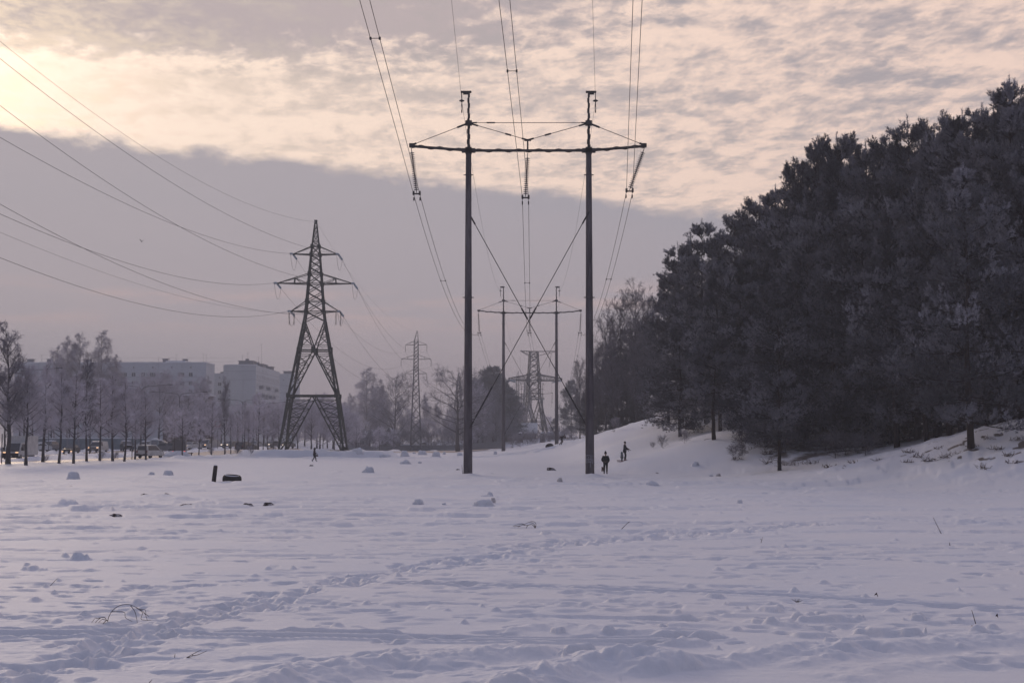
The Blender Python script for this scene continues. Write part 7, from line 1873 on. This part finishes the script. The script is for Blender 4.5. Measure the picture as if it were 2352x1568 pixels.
# twigs and sticks
def twigs(label, lines, r=.008, name='twig', group=None, material='twig', cat='twig', depth=None):
    """lines of picture points drawn in an upright plane standing where the first point meets the snow"""
    p0 = GP(*lines[0][0]); Y = p0[1]
    mb = MB()
    for i_, ln in enumerate(lines):
        pts = np.array([P(u, v, Y) for u, v in ln]) - p0
        pts[:, 1] += np.array([.10 * math.sin(3.1 * k_ + i_ * 1.7) * (k_ > 0) for k_ in range(len(ln))])
        q = smooth_path(pts, max(6, 4 * len(ln))) if len(ln) > 2 else pts
        mb.tube(q, np.linspace(r, r * .45, len(q)), 5)
    o = mb.build(name, material, None, smooth=True, loc=p0); return tag(o, label, cat, group)
twigs('arching reddish bare twig with hanging side shoots at the lower left', [[(247, 1430), (249, 1418), (258, 1402), (272, 1391), (290, 1387), (303, 1390), (318, 1396), (330, 1406), (340, 1424)], [(256, 1404), (270, 1402), (282, 1407), (292, 1416), (300, 1428)], [(300, 1390), (308, 1402), (314, 1416), (315, 1430)], [(318, 1397), (324, 1408), (328, 1420), (344, 1425)], [(330, 1406), (338, 1410), (341, 1416)],
       [(247, 1424), (240, 1420), (230, 1424), (222, 1434)], [(244, 1421), (236, 1418), (226, 1418), (216, 1420), (209, 1434)], [(230, 1419), (222, 1424), (218, 1432)], [(244, 1424), (240, 1430), (238, 1436)], [(312, 1394), (322, 1398), (331, 1400), (337, 1409)]], r=.0065)
GT = 'thin sticks poking out of the snow'
twigs('slanting dry stick with a flower head right of the trail middle', [[(1426, 1216), (1436, 1206), (1444.5, 1198)], [(1443, 1199), (1446, 1197)]], r=.013, group=GT, name='stick', cat='stick')
twigs('long thin stick leaning left in the right half of the field', [[(2162, 1225), (2152, 1205), (2143, 1187)]], r=.012, group=GT, name='stick', cat='stick')
twigs('brown stick standing near the right edge in the foreground', [[(2243, 1439), (2238, 1420), (2231.5, 1400)], [(2233, 1438), (2228, 1433)]], r=.009, group=GT, name='stick', cat='stick')
twigs('short dark stub in the field at the right', [[(2182, 1252), (2181, 1245)]], r=.014, group=GT, name='stick', cat='stick')
twigs('small pale dry weed in the right half of the field', [[(1748, 1246), (1752, 1232)], [(1750, 1240), (1745, 1236)]], r=.008, group=GT, name='stick', cat='stick')
twigs('forked thin twig lying at the lower left below the ski track', [[(428, 1510), (445, 1500), (463, 1491)], [(440, 1503), (455, 1501), (472, 1496)], [(428, 1510), (437, 1508), (446, 1503)]], r=.006, group=GT)
twigs('single short stalk left of the forked twig', [[(401, 1509), (402, 1500)]], r=.006, group=GT, name='stick', cat='stick')
twigs('thin stalk leaning at the far left above the trail', [[(116, 1344), (132, 1327)]], r=.007, group=GT, name='stick', cat='stick')
twigs('curled thin weed at the bottom edge on the left', [[(342, 1568), (349, 1560)]], r=.006, group=GT, name='stick', cat='stick')
twigs('spray of thin arching twigs in mid field left of the slanting stick', [[(1229, 1212), (1231, 1204), (1228, 1198), (1218, 1196)], [(1229, 1212), (1226, 1202), (1216, 1199), (1205, 1203)], [(1229, 1212), (1222, 1204), (1210, 1206), (1200, 1205), (1190, 1210)], [(1205, 1204), (1195, 1203), (1178, 1207)], [(1229, 1212), (1232, 1206)], [(1212, 1206), (1208, 1212)], [(1195, 1207), (1180, 1209)]], r=.012)
twigs('tuft of dry grass blades in the lower right foreground', [[(1830, 1382), (1826, 1374)], [(1831, 1382), (1831, 1373)], [(1832, 1382), (1838, 1375)], [(1830, 1382), (1820, 1376)], [(1833, 1382), (1842, 1377)], [(1829, 1382), (1823, 1377)]], r=.007, name='grass_tuft', material='dry_grass', cat='grass tuft')
def leaf(u, v, s_, label):
    p = GP(u, v); mb = MB(); mb.add([(-s_, 0, .02), (-.2 * s_, -.3 * s_, .05), (s_, 0, .0), (.1 * s_, .35 * s_, .07), (-s_, 0, .04), (-.2 * s_, -.3 * s_, .07), (s_, 0, .02), (.1 * s_, .35 * s_, .09)], quads=[[0, 1, 2, 3], [7, 6, 5, 4], [0, 4, 5, 1], [1, 5, 6, 2], [2, 6, 7, 3], [3, 7, 4, 0]])
    o = mb.build('dry_leaf', 'leaf_brown', None, loc=(p[0], p[1], p[2] + .01)); o.rotation_euler = (R(8), R(10), .4); tag(o, label, 'leaf', 'dark leaves on the snow')
leaf(1467, 1520, .06, 'dark curled leaf on the drift at the bottom'); leaf(2012, 1371, .045, 'dark leaf with snow beside it in the right foreground'); leaf(2289, 1420, .03, 'small brown leaf near the right edge'); leaf(1049, 1044, .30, 'dark bark scrap by the small snowball') if False else None
twigs('thin upright stick leaning against the near left leg', [[(1064, 1092), (1062, 1082), (1061, 1067)]], r=.028, group=GT, name='stick', cat='stick')
# brushwood at the mouth of the gully and on the right bank
def brush(u, v, w_, h_, label, seed, material='twig', group='brushwood at the edge of the wood', nst=26):
    g_ = np.random.default_rng(seed); p = GP(u, v); m_ = p[1] / FPX; W_, H_ = w_ * m_, h_ * m_
    s_ = np.stack([g_.uniform(-W_ / 2, W_ / 2, nst), g_.uniform(-.5, .6, nst), np.full(nst, -.05)], 1); d_ = np.stack([g_.normal(0, .8, nst), g_.normal(0, .4, nst), np.abs(g_.normal(.6, .4, nst))], 1)
    st = sprout(s_, d_, g_.uniform(.4, 1.0, nst) * H_ * 1.3, 4, .2, -.03, g_); mb = MB(); put_stems(mb, st, .018, .007, 3)
    a_, b_, _ = offshoot(st, 4, .2, 1, 30, 70, g_); put_stems(mb, sprout(a_, b_, g_.uniform(.15, .5, len(a_)) * H_ * .7, 2, .2, 0, g_), .009, .005, 3)
    o = mb.build('brushwood', material, None, loc=p); return tag(o, label, 'brushwood', group)
for k, (u, v, w_, h_, lb, mt_) in enumerate(((1775, 1064, 34, 20, 'dark brushwood left of the small pine in the gully mouth', 'twig'), (1800, 1070, 26, 16, 'reddish brushwood under the small pine in the gully mouth', 'dry_grass'), (1836, 1068, 34, 14, 'low brushwood heap in the gully mouth', 'twig'), (1870, 1066, 30, 14, 'brushwood at the dark foot of the gully', 'twig'), (1905, 1072, 30, 10, 'brown dead grass where the bank meets the gully', 'dry_grass'),
                                            (2090, 1038, 22, 11, 'dry tuft on the crest of the right bank', 'dry_grass'), (1965, 1062, 26, 8, 'brown tuft on the left end of the bank crest', 'dry_grass'), (2140, 1058, 32, 16, 'bare twigs in the middle of the right bank', 'twig'), (2180, 1050, 34, 18, 'taller bare twigs left of the bank tree', 'twig'), (2110, 1048, 26, 12, 'thin twigs lying on the bank slope', 'twig'), (2232, 1024, 26, 8, 'dead grass around the foot of the bank tree', 'dry_grass'), (2268, 1006, 16, 9, 'tuft right of the bank tree', 'dry_grass'), (2318, 1046, 18, 14, 'dry tuft on the right bank near the picture edge', 'dry_grass'), (2262, 1076, 18, 14, 'dry tuft low on the right bank', 'dry_grass'), (2330, 1062, 30, 9, 'fallen twigs at the right edge of the bank', 'twig'), (1690, 1055, 26, 9, 'thin brush at the foot of the hill left of the gully', 'twig'), (1765, 1042, 30, 12, 'sparse brush on the slope above the gully mouth', 'twig'), (2085, 1060, 24, 7, 'thin grass stalks low on the left part of the bank', 'dry_grass'), (2205, 1040, 20, 8, 'grass tuft below and left of the bank tree', 'dry_grass'), (2290, 1030, 24, 9, 'grass tuft halfway down the bank right of the bank tree', 'dry_grass'), (2340, 1010, 26, 12, 'dead weeds near the bank top at the picture edge', 'dry_grass'), (2160, 1030, 22, 8, 'fallen twigs near the bank crest left of the bank tree', 'twig'), (2020, 1056, 26, 7, 'brown tuft in the middle of the bank crest', 'dry_grass'), (1945, 1074, 30, 7, 'brown grass at the low end of the bank', 'dry_grass'))):
    brush(u, v, w_, h_, lb, 400 + k, mt_)
twigs('fallen dark branch lying at the gully mouth', [[(1754, 1045), (1768, 1052), (1785, 1061)], [(1765, 1050), (1775, 1040)], [(1785, 1061), (1796, 1064)]], r=.07, name='fallen_branch', cat='branch', material='bark')
twigs('dead branch on the slope below the small slim pine', [[(1618, 1010), (1634, 1007), (1662, 1004)], [(1618, 1010), (1616, 1013)]], r=.05, name='fallen_branch', cat='branch', material='bark')
# ---------------------------------------------------------------- winter haze over the whole place
hm = bpy.data.materials.new('haze'); hm.use_nodes = True
n = NT(hm.node_tree); o = n.new('ShaderNodeOutputMaterial'); pv = n.new('ShaderNodeVolumePrincipled')
pv.inputs['Color'].default_value = (0.86, 0.88, 0.97, 1); pv.inputs['Density'].default_value = HAZE_D
pv.inputs['Anisotropy'].default_value = 0.0
n.l.new(pv.outputs[0], o.inputs['Volume'])
mb = MB(); zlo = float(V[:, 2].min()) - 1.0
mb.box((0, 0, (zlo + 58) / 2), (2700, 2700, 58 - zlo))
ho = mb.build('haze', hm); tag(ho, 'thin pale winter haze that fades the far trees and houses', 'haze', kind='stuff')
